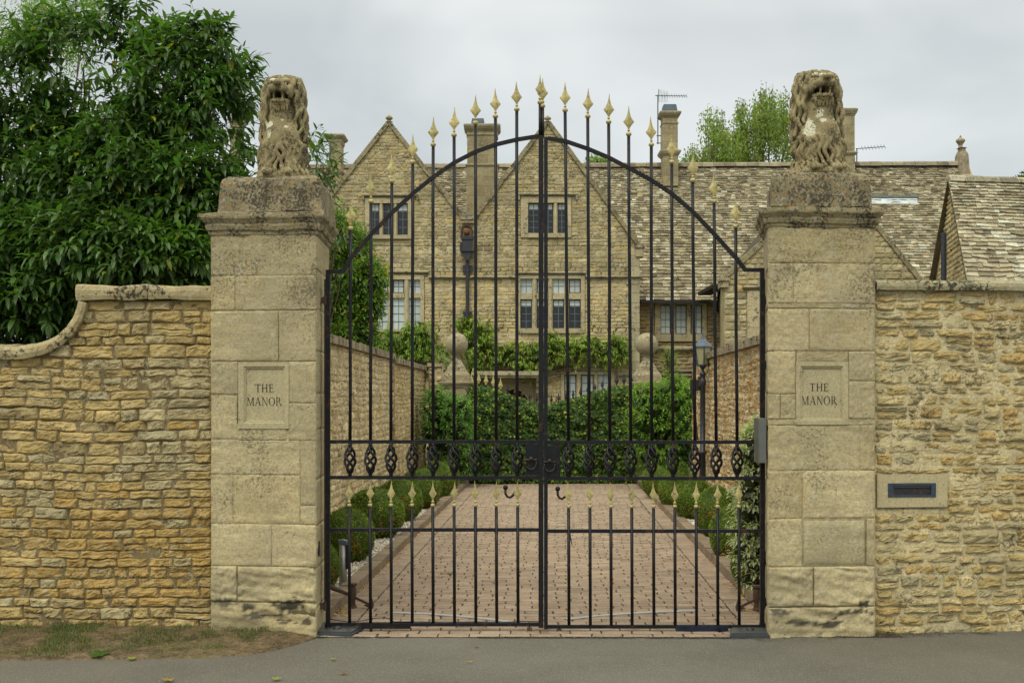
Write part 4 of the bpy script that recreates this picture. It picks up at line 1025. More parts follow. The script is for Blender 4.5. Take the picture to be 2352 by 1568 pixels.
class SDF:
    def __init__(s, lo, hi, h):
        s.lo = np.array(lo, float); s.h = h; n = np.ceil((np.array(hi) - lo) / h).astype(int) + 1
        s.ax = [s.lo[i] + np.arange(n[i]) * h for i in range(3)]; s.f = np.full(n, 1.0)
    def region(s, lo, hi, pad):
        sl = tuple(slice(max(0, int((lo[i] - pad - s.lo[i]) / s.h)), max(1, int((hi[i] + pad - s.lo[i]) / s.h) + 2)) for i in range(3))
        return sl, np.stack(np.meshgrid(*[s.ax[i][sl[i]] for i in range(3)], indexing='ij'), -1)
    def comb(s, sl, d, k, sub):
        a = s.f[sl]
        if sub:
            d = -d; hh = np.clip(.5 - .5 * (a - d) / k, 0, 1); s.f[sl] = a * (1 - hh) + d * hh + k * hh * (1 - hh)
        else:
            hh = np.clip(.5 + .5 * (a - d) / k, 0, 1); s.f[sl] = a * (1 - hh) + d * hh - k * hh * (1 - hh)
    def ell(s, c, r, k=.015, sub=False, rot=None):
        c = np.array(c, float); r = np.array(r, float); m = r.max()
        sl, p = s.region(c - m, c + m, .04); q = p - c
        if rot is not None: q = q @ np.array(Matrix.Rotation(rot[1], 3, rot[0]))
        k0 = np.linalg.norm(q / r, axis=-1); k1 = np.linalg.norm(q / r ** 2, axis=-1) + 1e-9
        s.comb(sl, k0 * (k0 - 1) / k1, k, sub)
    def lock(s, pts, r, k=.008, sub=False):
        pts = [np.array(p, float) for p in pts]
        for i in range(len(pts) - 1):
            a, b = pts[i], pts[i + 1]; ra, rb = (r[i], r[i + 1]) if hasattr(r, '__len__') else (r, r)
            sl, p = s.region(np.minimum(a, b) - max(ra, rb), np.maximum(a, b) + max(ra, rb), .02)
            ab = b - a; t = np.clip(((p - a) @ ab) / (ab @ ab + 1e-9), 0, 1)
            s.comb(sl, np.linalg.norm(p - a - t[..., None] * ab, axis=-1) - (ra + (rb - ra) * t), k, sub)
def lion(name, label, base, rz, wide, hgt, seed, patches):
    r = random.Random(seed); S = SDF((-.21, -.27, -.01), (.21, .24, .70), .0050)
    E, Lk = S.ell, S.lock
    # plinth with fur-like ridges
    E((0, 0, .025), (.185, .215, .05)); E((0, .02, .05), (.17, .19, .05))
    E((0, .05, .20), (.140, .145, .20)); E((0, -.045, .258), (.130, .125, .122), .02); E((0, -.03, .345), (.098, .092, .085), .03); E((0, .06, .34), (.130, .10, .20))
    E((-.082, -.050, .130), (.064, .080, .095)); E((.086, -.055, .135), (.066, .085, .10))
    E((0, -.025, .40), (.094, .090, .12)); E((0, .06, .52), (.146, .10, .130)); E((-.108, .02, .47), (.040, .075, .15), .01); E((.108, .02, .47), (.040, .075, .15), .01)
    # head: broad, tipped up
    E((0, -.02, .545), (.098, .105, .080)); E((0, -.02, .600), (.104, .085, .040))
    for sx in (-1, 1):
        E((sx * .050, -.100, .610), (.034, .028, .017), .008); E((sx * .074, -.088, .548), (.030, .045, .044)); E((sx * .040, -.150, .553), (.036, .046, .028), .01)
        E((sx * .050, -.128, .588), (.019, .017, .011), .004, True); E((sx * .050, -.118, .588), (.010, .010, .008), .003)
        Lk([(sx * .060, -.095, .25), (sx * .064, -.125, .15), (sx * .060, -.140, .06)], [.044, .036, .030], .018); E((sx * .062, -.165, .050), (.040, .05, .026))
        for q in range(3): E((sx * .062 + (q - 1) * .023, -.203, .046), (.0125, .02, .018), .003)
        Lk([(sx * .022, -.165, .575), (sx * .040, -.175, .545), (sx * .062, -.14, .53)], [.010, .012, .012], .006)
    E((0, -.150, .584), (.040, .064, .027)); E((0, -.13, .556), (.070, .060, .026), .012); E((0, -.200, .585), (.030, .018, .014), .006)
    for sx in (-1, 1): E((sx * .014, -.217, .580), (.007, .010, .005), .002, True)
    E((0, -.085, .470), (.074, .070, .024)); Lk([(-.062, -.10, .488), (-.045, -.145, .484), (0, -.165, .482), (.045, -.145, .484), (.062, -.10, .488)], .012, .005)
    E((0, -.155, .520), (.058, .060, .013), .004, True); E((-.008, -.09, .520), (.026, .12, .022), .003, True)
    for sx in (-1, 1): E((sx * .050, -.11, .518), (.011, .06, .017), .003, True)
    for sx in (-1, 1):
        Lk([(sx * .034, -.160, .545), (sx * .033, -.155, .492)], [.0085, .0075], .003)
    for q in range(7): Lk([((q - 3) * .019, -.130, .466), ((q - 3) * .020 + r.uniform(-.005, .005), -.122, .428)], [.012, .006], .003)
    # long mane locks, hanging like drapery beside the face, waved
    for sx in (-1, 1):
        for q in range(6):
            ph = r.uniform(0, 6.28); n = 22; pts = []; rad = []; amp = r.uniform(.009, .013); zend = [.335, .30, .26, .22, .18, .14][q]
            for i in range(n):
                t = i / (n - 1); xs = [.104, .128, .146, .150, .140, .110][q]; ys = [-.055, -.030, .000, .040, .080, .120][q]
                if t < .18: u = t / .18; x = .02 + .02 * q + (xs - .02 - .02 * q) * math.sin(u * PI / 2); z = .648 - (.05) * (1 - math.cos(u * PI / 2)); y = ys * u + (1 - u) * (-.02 + .02 * q)
                else: u = (t - .18) / .82; x = xs + .012 * math.sin(u * 3) ; z = .598 - (.598 - zend) * u; y = ys - .012 * u
                x += amp * math.sin(ph + t * 19) * min(1, t * 5); y += amp * .8 * math.cos(ph + t * 19) * min(1, t * 5)
                pts.append((sx * x, y, z)); rad.append(.0175 - .006 * t ** 2)
            Lk(pts, rad, .0025)
    for q in range(8): # parted hair on the crown
        a = (q - 3.5) * .30; Lk([(.02 * math.sin(a), .03 - .03 * math.cos(a), .640), (.06 * math.sin(a), .02 - .06 * math.cos(a), .638), (.10 * math.sin(a), .01 - .085 * math.cos(a), .618)], [.014, .014, .009], .003)
    # flame-like locks over the lower body
    for q in range(15):
        a = (q - 7) * .225; ph = r.uniform(0, 6.28); n = 12; pts = []; rad = []
        z0 = r.uniform(.20, .25); z1 = r.uniform(.07, .095); amp = r.uniform(.010, .015)
        for i in range(n):
            t = i / (n - 1); z = z0 + (z1 - z0) * t; R_ = 1.0 + .08 * t
            pts.append((R_ * .148 * math.sin(a) + amp * math.sin(ph + t * 9), -.172 * R_ * math.cos(a) * (1 if abs(a) < 1.2 else .9) + .004, z)); rad.append(.0155 - .007 * t * t)
        Lk(pts, rad, .0018)
    for q in range(20):
        a = (q - 9.5) * .28; x = .175 * math.sin(a); y = -.200 * math.cos(a)
        Lk([(x * .90, y * .88, .088), (x * 1.0 + .014, y * 1.0, .055), (x * 1.0 + .032, y * 1.02, .008)], [.012, .0135, .011], .003)
    p = np.stack(np.meshgrid(*S.ax, indexing='ij'), -1)
    S.f += .0016 * wnoise(p, 26, 60 + seed) + .0010 * wnoise(p, 70, 70 + seed)
    V, Q = surface_nets(S.f, S.lo, S.h)
    V = V[:, :] * np.array((wide / .355, wide / .40, hgt / .645))
    V[:, 0] *= np.interp(V[:, 2], [0, .25, .5, .7], [1.06, 1.04, .96, .90]); V[:, 2] = np.maximum(V[:, 2], -.004)
    C = np.tile((.275, .232, .135), (len(V), 1)) * (1 + .25 * wnoise(V, 9, 77))[:, None]
    nz_ = wnoise(V, 18, 75) * .010 + wnoise(V, 50, 76) * .006
    sc_ = np.array((wide / .355, wide / .40, hgt / .645))
    for (c, rr) in patches:
        c = np.array(c) * sc_; rr = np.array(rr) * sc_
        d = np.linalg.norm((V - np.array(c)) / np.array(rr), axis=1) + nz_ * 45
        k = np.clip((1 - d) * 6, 0, 1)[:, None]; C = C * (1 - k) + np.array((.60, .59, .48)) * k
    cs, sn = math.cos(rz), math.sin(rz)
    W_ = np.stack([base[0] + V[:, 0] * cs - V[:, 1] * sn, base[1] + V[:, 0] * sn + V[:, 1] * cs, base[2] + V[:, 2]], 1)
    mb = MB(); mb.add(W_, Q, C)
    o = mb.build(name, M['lion'], None, smooth=True)
    me = o.data; lo = Vector(base)
    me.transform(Matrix.Translation(-lo)); o.location = lo
    return tag(o, label, 'stone lion', 'stone lions on the pillars')
lb = LW(np.array((LU(631), 0.0, Lzb)))
lion('stone_lion', 'lichened stone lion with open mouth and only small pale flecks, seated on the left pillar', tuple(lb), math.radians(-3), .345, ZW(174, 7.95) - Lzb, 1,
     [((-.02, -.16, .618), (.045, .07, .020)), ((-.07, -.12, .345), (.035, .05, .022)), ((-.065, -.15, .285), (.016, .05, .020)), ((.02, -.11, .37), (.014, .05, .010)), ((.05, -.13, .33), (.02, .05, .012))])
rb = RW(np.array((RU(1889), 0.0, Rzb)))
lion('stone_lion', 'lichened stone lion with big white patches on muzzle and chest, seated on the right pillar', tuple(rb), math.radians(4), .375, ZW(164, 7.95) - Rzb, 2,
     [((.0, -.16, .622), (.055, .08, .024)), ((-.02, -.10, .375), (.032, .06, .030)), ((-.085, -.11, .285), (.036, .07, .048)), ((.0, -.13, .335), (.03, .05, .016)), ((.07, -.12, .35), (.014, .05, .014))])
# ================================================================== GARDEN WALLS AND INNER PIERS
GC = [(.56, .465, .29), (.60, .505, .33), (.53, .445, .28), (.56, .43, .23), (.50, .42, .27)]
def garden_wall(label, x0, y0, x1, y1, side, h0, seed, hfar=None, capc=(.30, .25, .18), pal=GC):
    t = thing('garden_wall', ((x0 + x1) / 2, (y0 + y1) / 2, 0), label, 'garden wall')
    d = np.array((x1 - x0, y1 - y0, 0.)); Lg = np.linalg.norm(d); d /= Lg
    nn = np.array((d[1], -d[0], 0)) * (1 if side > 0 else -1)    # faces the drive
    O = np.array((x0, y0, 0.)); hf = hfar or h0
    mb = MB()
    # core
    q = [O - nn * .02 - d * 0, O + d * Lg - nn * .02, O + d * Lg - nn * .40, O - nn * .40]
    V = [(*p[:2], -.05) for p in q] + [(*p[:2], h0) for p in q]
    mb.add(V, np.array([(0, 3, 2, 1), (4, 5, 6, 7), (0, 1, 5, 4), (1, 2, 6, 5), (2, 3, 7, 6), (3, 0, 4, 7)]), (.44, .345, .215))
    rc = rows(lambda z: [(0, Lg)], 0, h0, (.06, .105), (.09, .26), seed=seed)
    stones(mb, rc, O - nn * .022, d, (0, 0, 1), nn, .015, pick(len(rc), pal, [3, 3, 3, 2, 2], seed, .14), nx=8, nz=6, gap=.004, jit=.24, rough=.8, p=6, seed=seed, warp=.014, sink=.0, tex=.012)
    for e_, dd, sgn in ((0, nn, -1), (Lg, nn, 1)):
        rc = rows(lambda z: [(0, .38)], 0, h0, (.07, .11), (.12, .26), seed=seed + 1)
        stones(mb, rc, O + d * (e_ - sgn * .012), -nn, (0, 0, 1), d * sgn, .02, pick(len(rc), pal, [3, 3, 3, 2, 2], seed, .12), nx=5, nz=4, gap=.006, jit=.2, rough=.5, p=5, seed=seed, sink=.01)
    mb.build('stonework', M['garden'], t, smooth=False)
    cp = MB(); n = int(Lg / .11); r = np.random.default_rng(seed)
    for i in range(n):          # stones on edge along the top
        a, b = i * Lg / n, (i + 1) * Lg / n - .006; h = .085 + r.uniform(-.008, .008); o = -.035 + r.uniform(-.006, .006)
        q = [O + d * a - nn * o, O + d * b - nn * o, O + d * b - nn * .43, O + d * a - nn * .43]
        V = [(*p[:2], h0 + .001) for p in q] + [(*p[:2], h0 + h) for p in q]
        cp.add(V, np.array([(0, 3, 2, 1), (4, 5, 6, 7), (0, 1, 5, 4), (1, 2, 6, 5), (2, 3, 7, 6), (3, 0, 4, 7)]), np.array(capc) * r.uniform(.75, 1.3))
    cp.build('coping', M['coping'], t)
    return t
LGW = garden_wall('pale pink rubble wall along the left side of the drive, behind the box balls', wl(8.35), 8.35, wl(17.2), 17.2, 1, 2.14, 51)
garden_wall('far lower stretch of the left drive wall, next to the left ball-topped pier', wl(17.22) + .03, 17.22, wl(22.2) + .03, 22.2, 1, 2.09, 52, pal=[(.50, .40, .22), (.54, .43, .25), (.46, .36, .20), (.42, .33, .19), (.48, .36, .18)])
garden_wall('tall orange rubble wall along the right side of the drive, behind the lamp post', wr(8.35), 8.35, wr(17.6), 17.6, -1, 2.10, 53, pal=[(.50, .35, .18), (.55, .43, .27), (.50, .40, .25), (.46, .29, .13), (.54, .44, .30)])

def ball_pier(px, Y, label, seed):
    x = XW(px, Y); t = thing('gate_pier', (x, Y, 0), label, 'gate pier', 'ball-topped inner gate piers')
    k = Y / F; zt = lambda py: ZW(py, Y)
    m = MB(); m.sq([(0, -.05), (0, zt(892))], .25, .25, (x, Y, 0), n=12, rough=.006, col=(.33, .28, .18), seed=seed); m.build('shaft', M['ball'], t)
    m = MB(); m.sq([(-.02, zt(896)), (.01, zt(893)), (.03, zt(888)), (.035, zt(885)), (.06, zt(882)), (.068, zt(878)), (.06, zt(876.5)), (.0, zt(876)), (-.0, zt(862)), (-.02, zt(857)), (-.06, zt(853)), (-.085, zt(846)), (-.09, zt(842)), (-.105, zt(841)), (-.14, zt(834)), (-.18, zt(826)), (-.195, zt(819)), (-.18, zt(817)), (-.18, zt(815))], .25, .25, (x, Y, 0), n=12, rough=.005, col=(.29, .245, .16), seed=seed + 2); m.build('moulded_top', M['ball'], t)
    m = MB(); m.sphere((x, Y, zt(790.5)), 26 * k, 32, (.33, .285, .19)); m.build('stone_ball', M['ball'], t, smooth=True)
ball_pier(1049, 21.5, 'stone pier topped by a ball on the left of the ivy-covered inner gate', 4)
ball_pier(1485, 21.5, 'stone pier topped by a ball on the right of the ivy-covered inner gate', 8)
# short link wall left of the left pier
t = thing('link_wall', (XW(1000, 21.9), 21.9, 0), 'short low stone link wall between the left drive wall and the left ball pier', 'stone wall')
mb = MB(); a, b = XW(984, 21.9), XW(1016, 21.9); zt = ZW(842, 21.9)
mb.box((a, 21.91, -.05), (b, 22.2, zt), (.36, .29, .18)); rc = rows(lambda z: [(a, b)], 0, zt, (.08, .14), (.12, .25), seed=3)
stones(mb, rc, (0, 21.915, 0), (1, 0, 0), (0, 0, 1), (0, -1, 0), .03, pick(len(rc), GC, [1] * 5, 4), nx=5, nz=4, seed=4, rough=.4, sink=.01); mb.build('stonework', M['garden'], t, smooth=True)
m = MB(); m.box((a - .02, 21.87, zt + .001), (b, 22.24, zt + .07), (.42, .34, .2)); m.build('coping', M['coping'], t)

# ================================================================== MANOR HOUSE
HY = 37.0; hs = HY / F
hx_ = lambda px: XW(px, HY)
hz_ = lambda py: ZW(py, HY)
house = thing('manor_house', (hx_(1100), HY + 4, 0), 'large ochre stone manor house with two tall front gables and stone slate roofs', 'house')
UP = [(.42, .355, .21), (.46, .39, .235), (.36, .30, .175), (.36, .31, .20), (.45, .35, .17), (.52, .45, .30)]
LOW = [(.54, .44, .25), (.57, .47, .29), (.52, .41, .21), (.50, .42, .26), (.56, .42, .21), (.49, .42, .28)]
def gspans(zm):
    py = HZ - (zm - H) / hs; o = []
    if py > 566: return [(hx_(690), hx_(1468))]
    l1 = 893 - (py - 284) / 1.27; r1 = 893 + (py - 284) / 1.286; l2 = 1258 - (py - 282) / 1.30; r2 = 1258 + (py - 282) / 1.35
    if py > 497: return [(hx_(max(690, l1)), hx_(r2))]
    if py < 290: return []
    return [(hx_(l1), hx_(r1)), (hx_(l2), hx_(r2))]
wins = dict(W1=(815, 974, 632, 762), W2=(1186, 1343, 632, 765), W3=(838, 948, 455, 549), W4=(1196, 1312, 452, 546), W6=(1288, 1411, 850, 925))
holes = [(hx_(a), hx_(b), hz_(d), hz_(c)) for a, b, c, d in wins.values()] + [(hx_(1096), hx_(1232), -.1, hz_(868))]
mb = MB()
pl = [(690, 1000 + 30), (1468, 1030), (1468, 566), (1258, 282), (1090, 500), (1062, 500), (893, 284), (690, 540)]
# wall core built as strips around the openings so that the reveals are real
zs_b = sorted(set([hz_(1030)] + [h for a in holes for h in (a[2], a[3])] + [hz_(566), hz_(500), hz_(284)])); zs_b = [z for z in zs_b if z >= -.11]
fin = []
for z0, z1 in zip(zs_b[:-1], zs_b[1:]):
    n = max(1, int((z1 - z0) / .12)) if z1 > hz_(566) + .01 else 1
    for k in range(n): fin.append((z0 + (z1 - z0) * k / n, z0 + (z1 - z0) * (k + 1) / n))
for z0, z1 in fin:
    zm = (z0 + z1) / 2; ivs = gspans(max(z0, zm)) if z1 > hz_(566) else gspans(zm)
    for (a, b, c, d) in holes:
        if c - .001 < zm < d + .001:
            nv = []
            for s0, s1 in ivs:
                if b <= s0 or a >= s1: nv.append((s0, s1)); continue
                if a > s0: nv.append((s0, a + .02))
                if b < s1: nv.append((b - .02, s1))
            ivs = nv
    for s0, s1 in ivs: mb.box((s0, HY + .010, z0), (s1, HY + .5, z1), (.40, .335, .215))
rc = rows(gspans, -.05, hz_(290), (.09, .165), (.15, .36), seed=61, holes=holes)
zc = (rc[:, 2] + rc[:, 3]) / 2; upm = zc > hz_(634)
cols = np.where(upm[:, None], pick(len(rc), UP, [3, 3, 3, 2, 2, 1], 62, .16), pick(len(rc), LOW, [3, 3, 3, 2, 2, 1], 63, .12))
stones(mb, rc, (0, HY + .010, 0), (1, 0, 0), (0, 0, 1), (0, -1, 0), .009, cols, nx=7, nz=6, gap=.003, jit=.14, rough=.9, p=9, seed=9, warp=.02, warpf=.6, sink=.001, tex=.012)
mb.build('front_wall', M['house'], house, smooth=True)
# side return of the right gable and quoins
mb = MB(); xr = hx_(1468)
mb.box((xr - .4, HY + .5, -.1), (xr - .012, HY + 6, hz_(566)), (.36, .30, .18))
rc = rows(lambda z: [(0, 2.2)], 0, hz_(566), (.1, .18), (.2, .5), seed=66)
stones(mb, rc, (xr - .014, HY + .01, 0), (0, 1, 0), (0, 0, 1), (1, 0, 0), .03, pick(len(rc), UP, [1] * 6, 2), nx=4, nz=4, seed=5, rough=.4)
zq = 0; i = 0; r_ = np.random.default_rng(8)
while zq < hz_(575):
    h = r_.uniform(.25, .38); ww = .42 if i % 2 else .26
    mb.box((xr - ww, HY - .034, zq + .005), (xr + .012, HY + (.26 if i % 2 else .42), min(zq + h, hz_(570)) - .005), np.array((.44, .39, .27)) * r_.uniform(.85, 1.1)); zq += h; i += 1
mb.build('side_wall', M['ashlar'], house)
# gable copings, kneelers, finials
def coping_line(p0, p1, w=.11, dp=.30, name='gable_coping', Y=HY, par=house, ov=.06, col=(.29, .25, .16)):
    (a, b), (c, d) = p0, p1; A = np.array((XW(a, Y), ZW(b, Y))); B = np.array((XW(c, Y), ZW(d, Y))); u = (B - A) / np.linalg.norm(B - A); n = np.array((-u[1], u[0]))
    if n[1] < 0: n = -n
    k = max(4, int(np.linalg.norm(B - A) / .25)); mb = MB(); r = np.random.default_rng(int(a)); 
    for i in range(k):
        p = A + (B - A) * i / k; q = A + (B - A) * ((i + 1) / k) - u * .008; j = r.uniform(-.006, .006)
        V = []
        for y in (Y - ov + j, Y + dp):
            for e_, f_ in ((p, -.02), (q, -.02), (q, w), (p, w)): V.append((e_[0] + n[0] * (f_ + j), y, e_[1] + n[1] * (f_ + j)))
        mb.add(V, np.array([(0, 1, 2, 3), (7, 6, 5, 4), (0, 4, 5, 1), (1, 5, 6, 2), (2, 6, 7, 3), (3, 7, 4, 0)]), np.array(col) * r.uniform(.85, 1.15))
    return mb.build(name, M['coping'], par)
coping_line((893, 286), (750, 467)); coping_line((893, 286), (1062, 503)); coping_line((1258, 284), (1090, 503)); coping_line((1258, 284), (1467, 568))
def kneeler(px0, px1, py0, py1, Y=HY, par=house):
    m = MB(); m.box((XW(px0, Y), Y - .10, ZW(py1, Y)), (XW(px1, Y), Y + .4, ZW(py0, Y)), (.40, .34, .22)); m.box((XW(px0, Y) - .03, Y - .14, ZW(py0, Y) - .03), (XW(px1, Y) + .03, Y + .4, ZW(py0, Y) + .05), (.38, .33, .22)); m.build('kneeler', M['coping'], par)
kneeler(1060, 1092, 503, 513); kneeler(1459, 1478, 568, 590)
def finial(px, top, bot, par, Y=HY, k=1.):
    m = MB(); x = XW(px, Y); z0, z1 = ZW(bot, Y), ZW(top, Y); h = z1 - z0
    m.lathe([(.10 * k, -.15), (.12 * k, 0), (.07 * k, .1 * h), (.05 * k, .3 * h), (.06 * k, .34 * h), (.12 * k, .42 * h), (.06 * k, .48 * h), (.06 * k, .55 * h), (.11 * k, .62 * h), (.12 * k, .70 * h), (.07 * k, .84 * h), (.02 * k, .92 * h), (0, h)], (x, Y + .1, z0), 14, (.36, .31, .21)); m.build('finial', M['ball'], par, smooth=True)
finial(893, 260, 292, house); finial(1258, 262, 290, house)
# string courses and hood moulds
def mould(segs, name='hood_mould', Y=HY, par=house, pr=.10, h=.10, col=(.36, .32, .225)):
    mb = MB()
    for a, b, c in segs:
        x0, x1, z = XW(a, Y), XW(b, Y), ZW(c, Y); V = []
        q = [(0, z - h * .5), (-pr * .35, z - h * .5), (-pr, z - h * .1), (-pr, z + h * .15), (-.02, z + h * .55), (0.03, z + h * .55), (.03, z - h * .5)]
        for x in (x0, x1): V += [(x, Y - .028 + p[0], p[1]) for p in q]
        n = len(q); mb.add(V, np.array([(i, (i + 1) % n, n + (i + 1) % n, n + i) for i in range(n)]), col); k = mb.n - 2 * n
        mb.F.append(np.array([[k + i for i in range(n)][::-1]])); mb.F.append(np.array([[k + n + i for i in range(n)]]))
    return mb.build(name, M['coping'], par)
mould([(815, 985, 625), (985, 1072, 637), (1080, 1185, 637), (1186, 1345, 627), (1345, 1474, 636)], 'string_course')
mould([(832, 960, 449)]); mould([(1190, 1326, 447)]); 
mould([(1070, 1096, 866), (1280, 1418, 848), (1418, 1474, 860)], 'string_course', h=.13)
for a in (833, 957, 1190, 1322):
    m = MB(); y_ = 449; m.box((hx_(a), HY - .11, hz_(y_ + 11)), (hx_(a + 4), HY - .0, hz_(y_ - 2)), (.33, .30, .21)); m.build('hood_stop', M['coping'], house)

def window(lights, rowsy, sur, Y=HY, par=house, dark=(), blinds=(), bars=(2, 2), valance=(), label=None, nb=None):
    """stone mullioned window: lights = px spans, rowsy = py spans of the light rows"""
    mb = MB(); sx0, sx1, sz1, sz0 = XW(sur[0], Y), XW(sur[1], Y), ZW(sur[2], Y), ZW(sur[3], Y); c0 = (.47, .40, .265)
    X_ = [(XW(a, Y), XW(b, Y)) for a, b in lights]; Zr = [(ZW(b, Y), ZW(a, Y)) for a, b in rowsy]
    f, bk = Y - .045, Y + .34; r = np.random.default_rng(int(sur[0]))
    zc_ = sorted(Zr, key=lambda q: q[0]); zb, zt = zc_[0][0], zc_[-1][1]
    # jambs in blocks, head, sill
    for (a, b) in ((sx0, X_[0][0]), (X_[-1][1], sx1)):
        z = sz0
        while z < sz1 - .01:
            h = r.uniform(.28, .5); h = sz1 - z if z + h > sz1 - .15 else h
            mb.box((a, f + .0, z + .003), (b, bk, z + h - .003), np.array(c0) * r.uniform(.88, 1.08)); z += h
    mb.box((X_[0][0], f - .001, zt), (X_[-1][1], bk, sz1), c0); mb.box((X_[0][0], f - .03, sz0), (X_[-1][1], bk, zb), np.array(c0) * .95)
    for (a, b), (c, d) in zip(X_[:-1], X_[1:]):
        mb.prism([(b, bk), (b, f + .07), (b + (c - b) * .3, f + .012), (c - (c - b) * .3, f + .012), (c, f + .07), (c, bk)], 2, zb, zt, c0)
    for q0, q1 in zip(zc_[:-1], zc_[1:]):
        for (a, b) in X_: mb.box((a, f + .03, q0[1]), (b, bk, q1[0]), c0)
    wo = mb.build('window', M['ashlar'], par, label=label)
    gy = f + .13
    gd, bls, gl, gf = MB(), [], MB(), MB()
    for i, (a, b) in enumerate(X_):
        for j, (c, d) in enumerate(Zr):
            isd = (i, j) in dark
            if isd: gd.box((a, gy, c), (b, gy + .02, d), np.array((1, 1, 1)) * r.uniform(.82, 1.08))
            else: q_ = MB(); q_.box((a, gy, c), (b, gy + .02, d), np.array((1, 1, 1)) * r.uniform(.82, 1.08)); bls.append(q_)
            if (i, j) in valance: q_ = MB(); q_.box((a + .01, gy - .004, d - (d - c) * .22), (b - .01, gy - .0005, d)); bls.append(q_)
            nbx, nbz = bars[0], (bars[1] if np.isscalar(bars[1]) else bars[1][j])
            for k in range(1, nbx): xx = a + (b - a) * k / nbx; gl.box((xx - .009, gy - .012, c), (xx + .009, gy - .005, d))
            for k in range(1, nbz): zz = c + (d - c) * k / nbz; gl.box((a, gy - .014, zz - .009), (b, gy - .0055, zz + .009))
            if r.random() < .5 or isd:
                e = .03
                for q in ((a, a + e, c, d), (b - e, b, c, d), (a + e, b - e, c, c + e), (a + e, b - e, d - e, d)): gf.box((q[0], gy - .02, q[2]), (q[1], gy - .0, q[3]))
    if gd.n: gd.build('glass_pane', M['glassdark'], wo)
    for q_ in bls: q_.build('blind', M['blind'], wo)
    gl.build('glazing_bars', M['glazing'], wo)
    if gf.n: gf.build('casement', M['irond'], wo)
    return wo
L1 = [(826, 853), (864.5, 891), (902, 928), (939.5, 966)]
window(L1, [(642, 673), (684, 756)], wins['W1'], bars=(2, (2, 4)))
L2 = [(1195, 1222), (1233, 1259), (1270, 1296), (1307, 1334)]
window(L2, [(640, 673), (687, 754)], wins['W2'], dark={(i, 1) for i in range(4)}, valance={(i, 1) for i in range(4)}, bars=(2, (2, 4)))
window([(850, 871), (880, 904), (913, 937)], [(467, 540)], wins['W3'], dark={(0, 0), (1, 0), (2, 0)}, valance={(0, 0), (2, 0)}, bars=(2, 4))
window([(1213, 1238), (1247, 1271), (1281, 1300)], [(466, 536)], wins['W4'], dark={(0, 0), (1, 0), (2, 0)}, valance={(0, 0), (1, 0), (2, 0)}, bars=(2, 5))
window([(1296, 1324), (1335, 1364), (1374, 1400)], [(860, 917)], wins['W6'], bars=(2, (3,)))

# door hood on scrolled brackets over a four-centred arch
m = MB(); m.box((hx_(1085), HY - .75, hz_(862)), (hx_(1242), HY - .0, hz_(853)), (.42, .37, .25)); m.box((hx_(1088), HY - .68, hz_(868)), (hx_(1238), HY, hz_(862)), (.38, .33, .22)); hood = m.build('door_hood', M['coping'], house)
for px in (1091, 1231):
    m = MB(); x = hx_(px); q = [(HY - .6, hz_(868)), (HY - .62, hz_(874)), (HY - .46, hz_(880)), (HY - .40, hz_(888)), (HY - .25, hz_(892)), (HY - .22, hz_(902)), (HY - .08, hz_(908)), (HY - .04, hz_(912)), (HY, hz_(912)), (HY, hz_(868))]
    m.prism(q, 0, x, x + .11, (.45, .39, .26)); m.build('bracket', M['ashlar'], hood)
m = MB(); arch = []
for i in range(25):
    t = -1 + 2 * i / 24; zz = 891 + 26 * abs(t) ** 2.6 + 6 * abs(t); arch.append((1182 + 36 * t, zz))
out_ = [(1096, 1000), (1096, 868), (1232, 868), (1232, 1000)]
V = []; 
top = [(p[0], 868) for p in arch]
for i in range(24):
    a, b = arch[i], arch[i + 1]
    m.prism([(hx_(a[0]), hz_(a[1])), (hx_(b[0]), hz_(b[1])), (hx_(b[0]), hz_(868)), (hx_(a[0]), hz_(868))], 1, HY + .10, HY + .35, (.40, .33, .20))
m.box((hx_(1096), HY + .10, -.1), (hx_(1146), HY + .35, hz_(868)), (.40, .33, .20)); m.box((hx_(1218), HY + .10, -.1), (hx_(1232), HY + .35, hz_(868)), (.40, .33, .20))
m.build('door_surround', M['ashlar'], house)
m = MB()
for i in range(24):
    a, b = arch[i], arch[i + 1]; m.tube([(hx_(a[0]), HY + .085, hz_(a[1])), (hx_(b[0]), HY + .085, hz_(b[1]))], .035, 6, (.44, .37, .23))
for (a, b, c, d) in ((1140, 882, 1224, 882), (1140, 882, 1140, 925), (1224, 882, 1224, 925)): m.tube([(hx_(a), HY + .085, hz_(b)), (hx_(c), HY + .085, hz_(d))], .03, 6, (.44, .37, .23))
m.build('arch_moulding', M['ashlar'], house)
m = MB(); m.box((hx_(1140), HY + 1.2, -.1), (hx_(1226), HY + 1.25, hz_(868)), (2.2, 1.1, .5)); 
for k in range(7): m.box((hx_(1144 + k * 11), HY + 1.17, -.1), (hx_(1145.5 + k * 11), HY + 1.2, hz_(870)))
m.build('door', M['twig'], house)
m = MB(); m.box((hx_(1090), HY + .35, -.1), (hx_(1096), HY + 1.3, hz_(866))); m.box((hx_(1232), HY + .35, -.1), (hx_(1238), HY + 1.3, hz_(866))); m.box((hx_(1090), HY + .35, hz_(868)), (hx_(1238), HY + 1.3, hz_(864))); m.build('porch_lining', M['ashlar'], house)

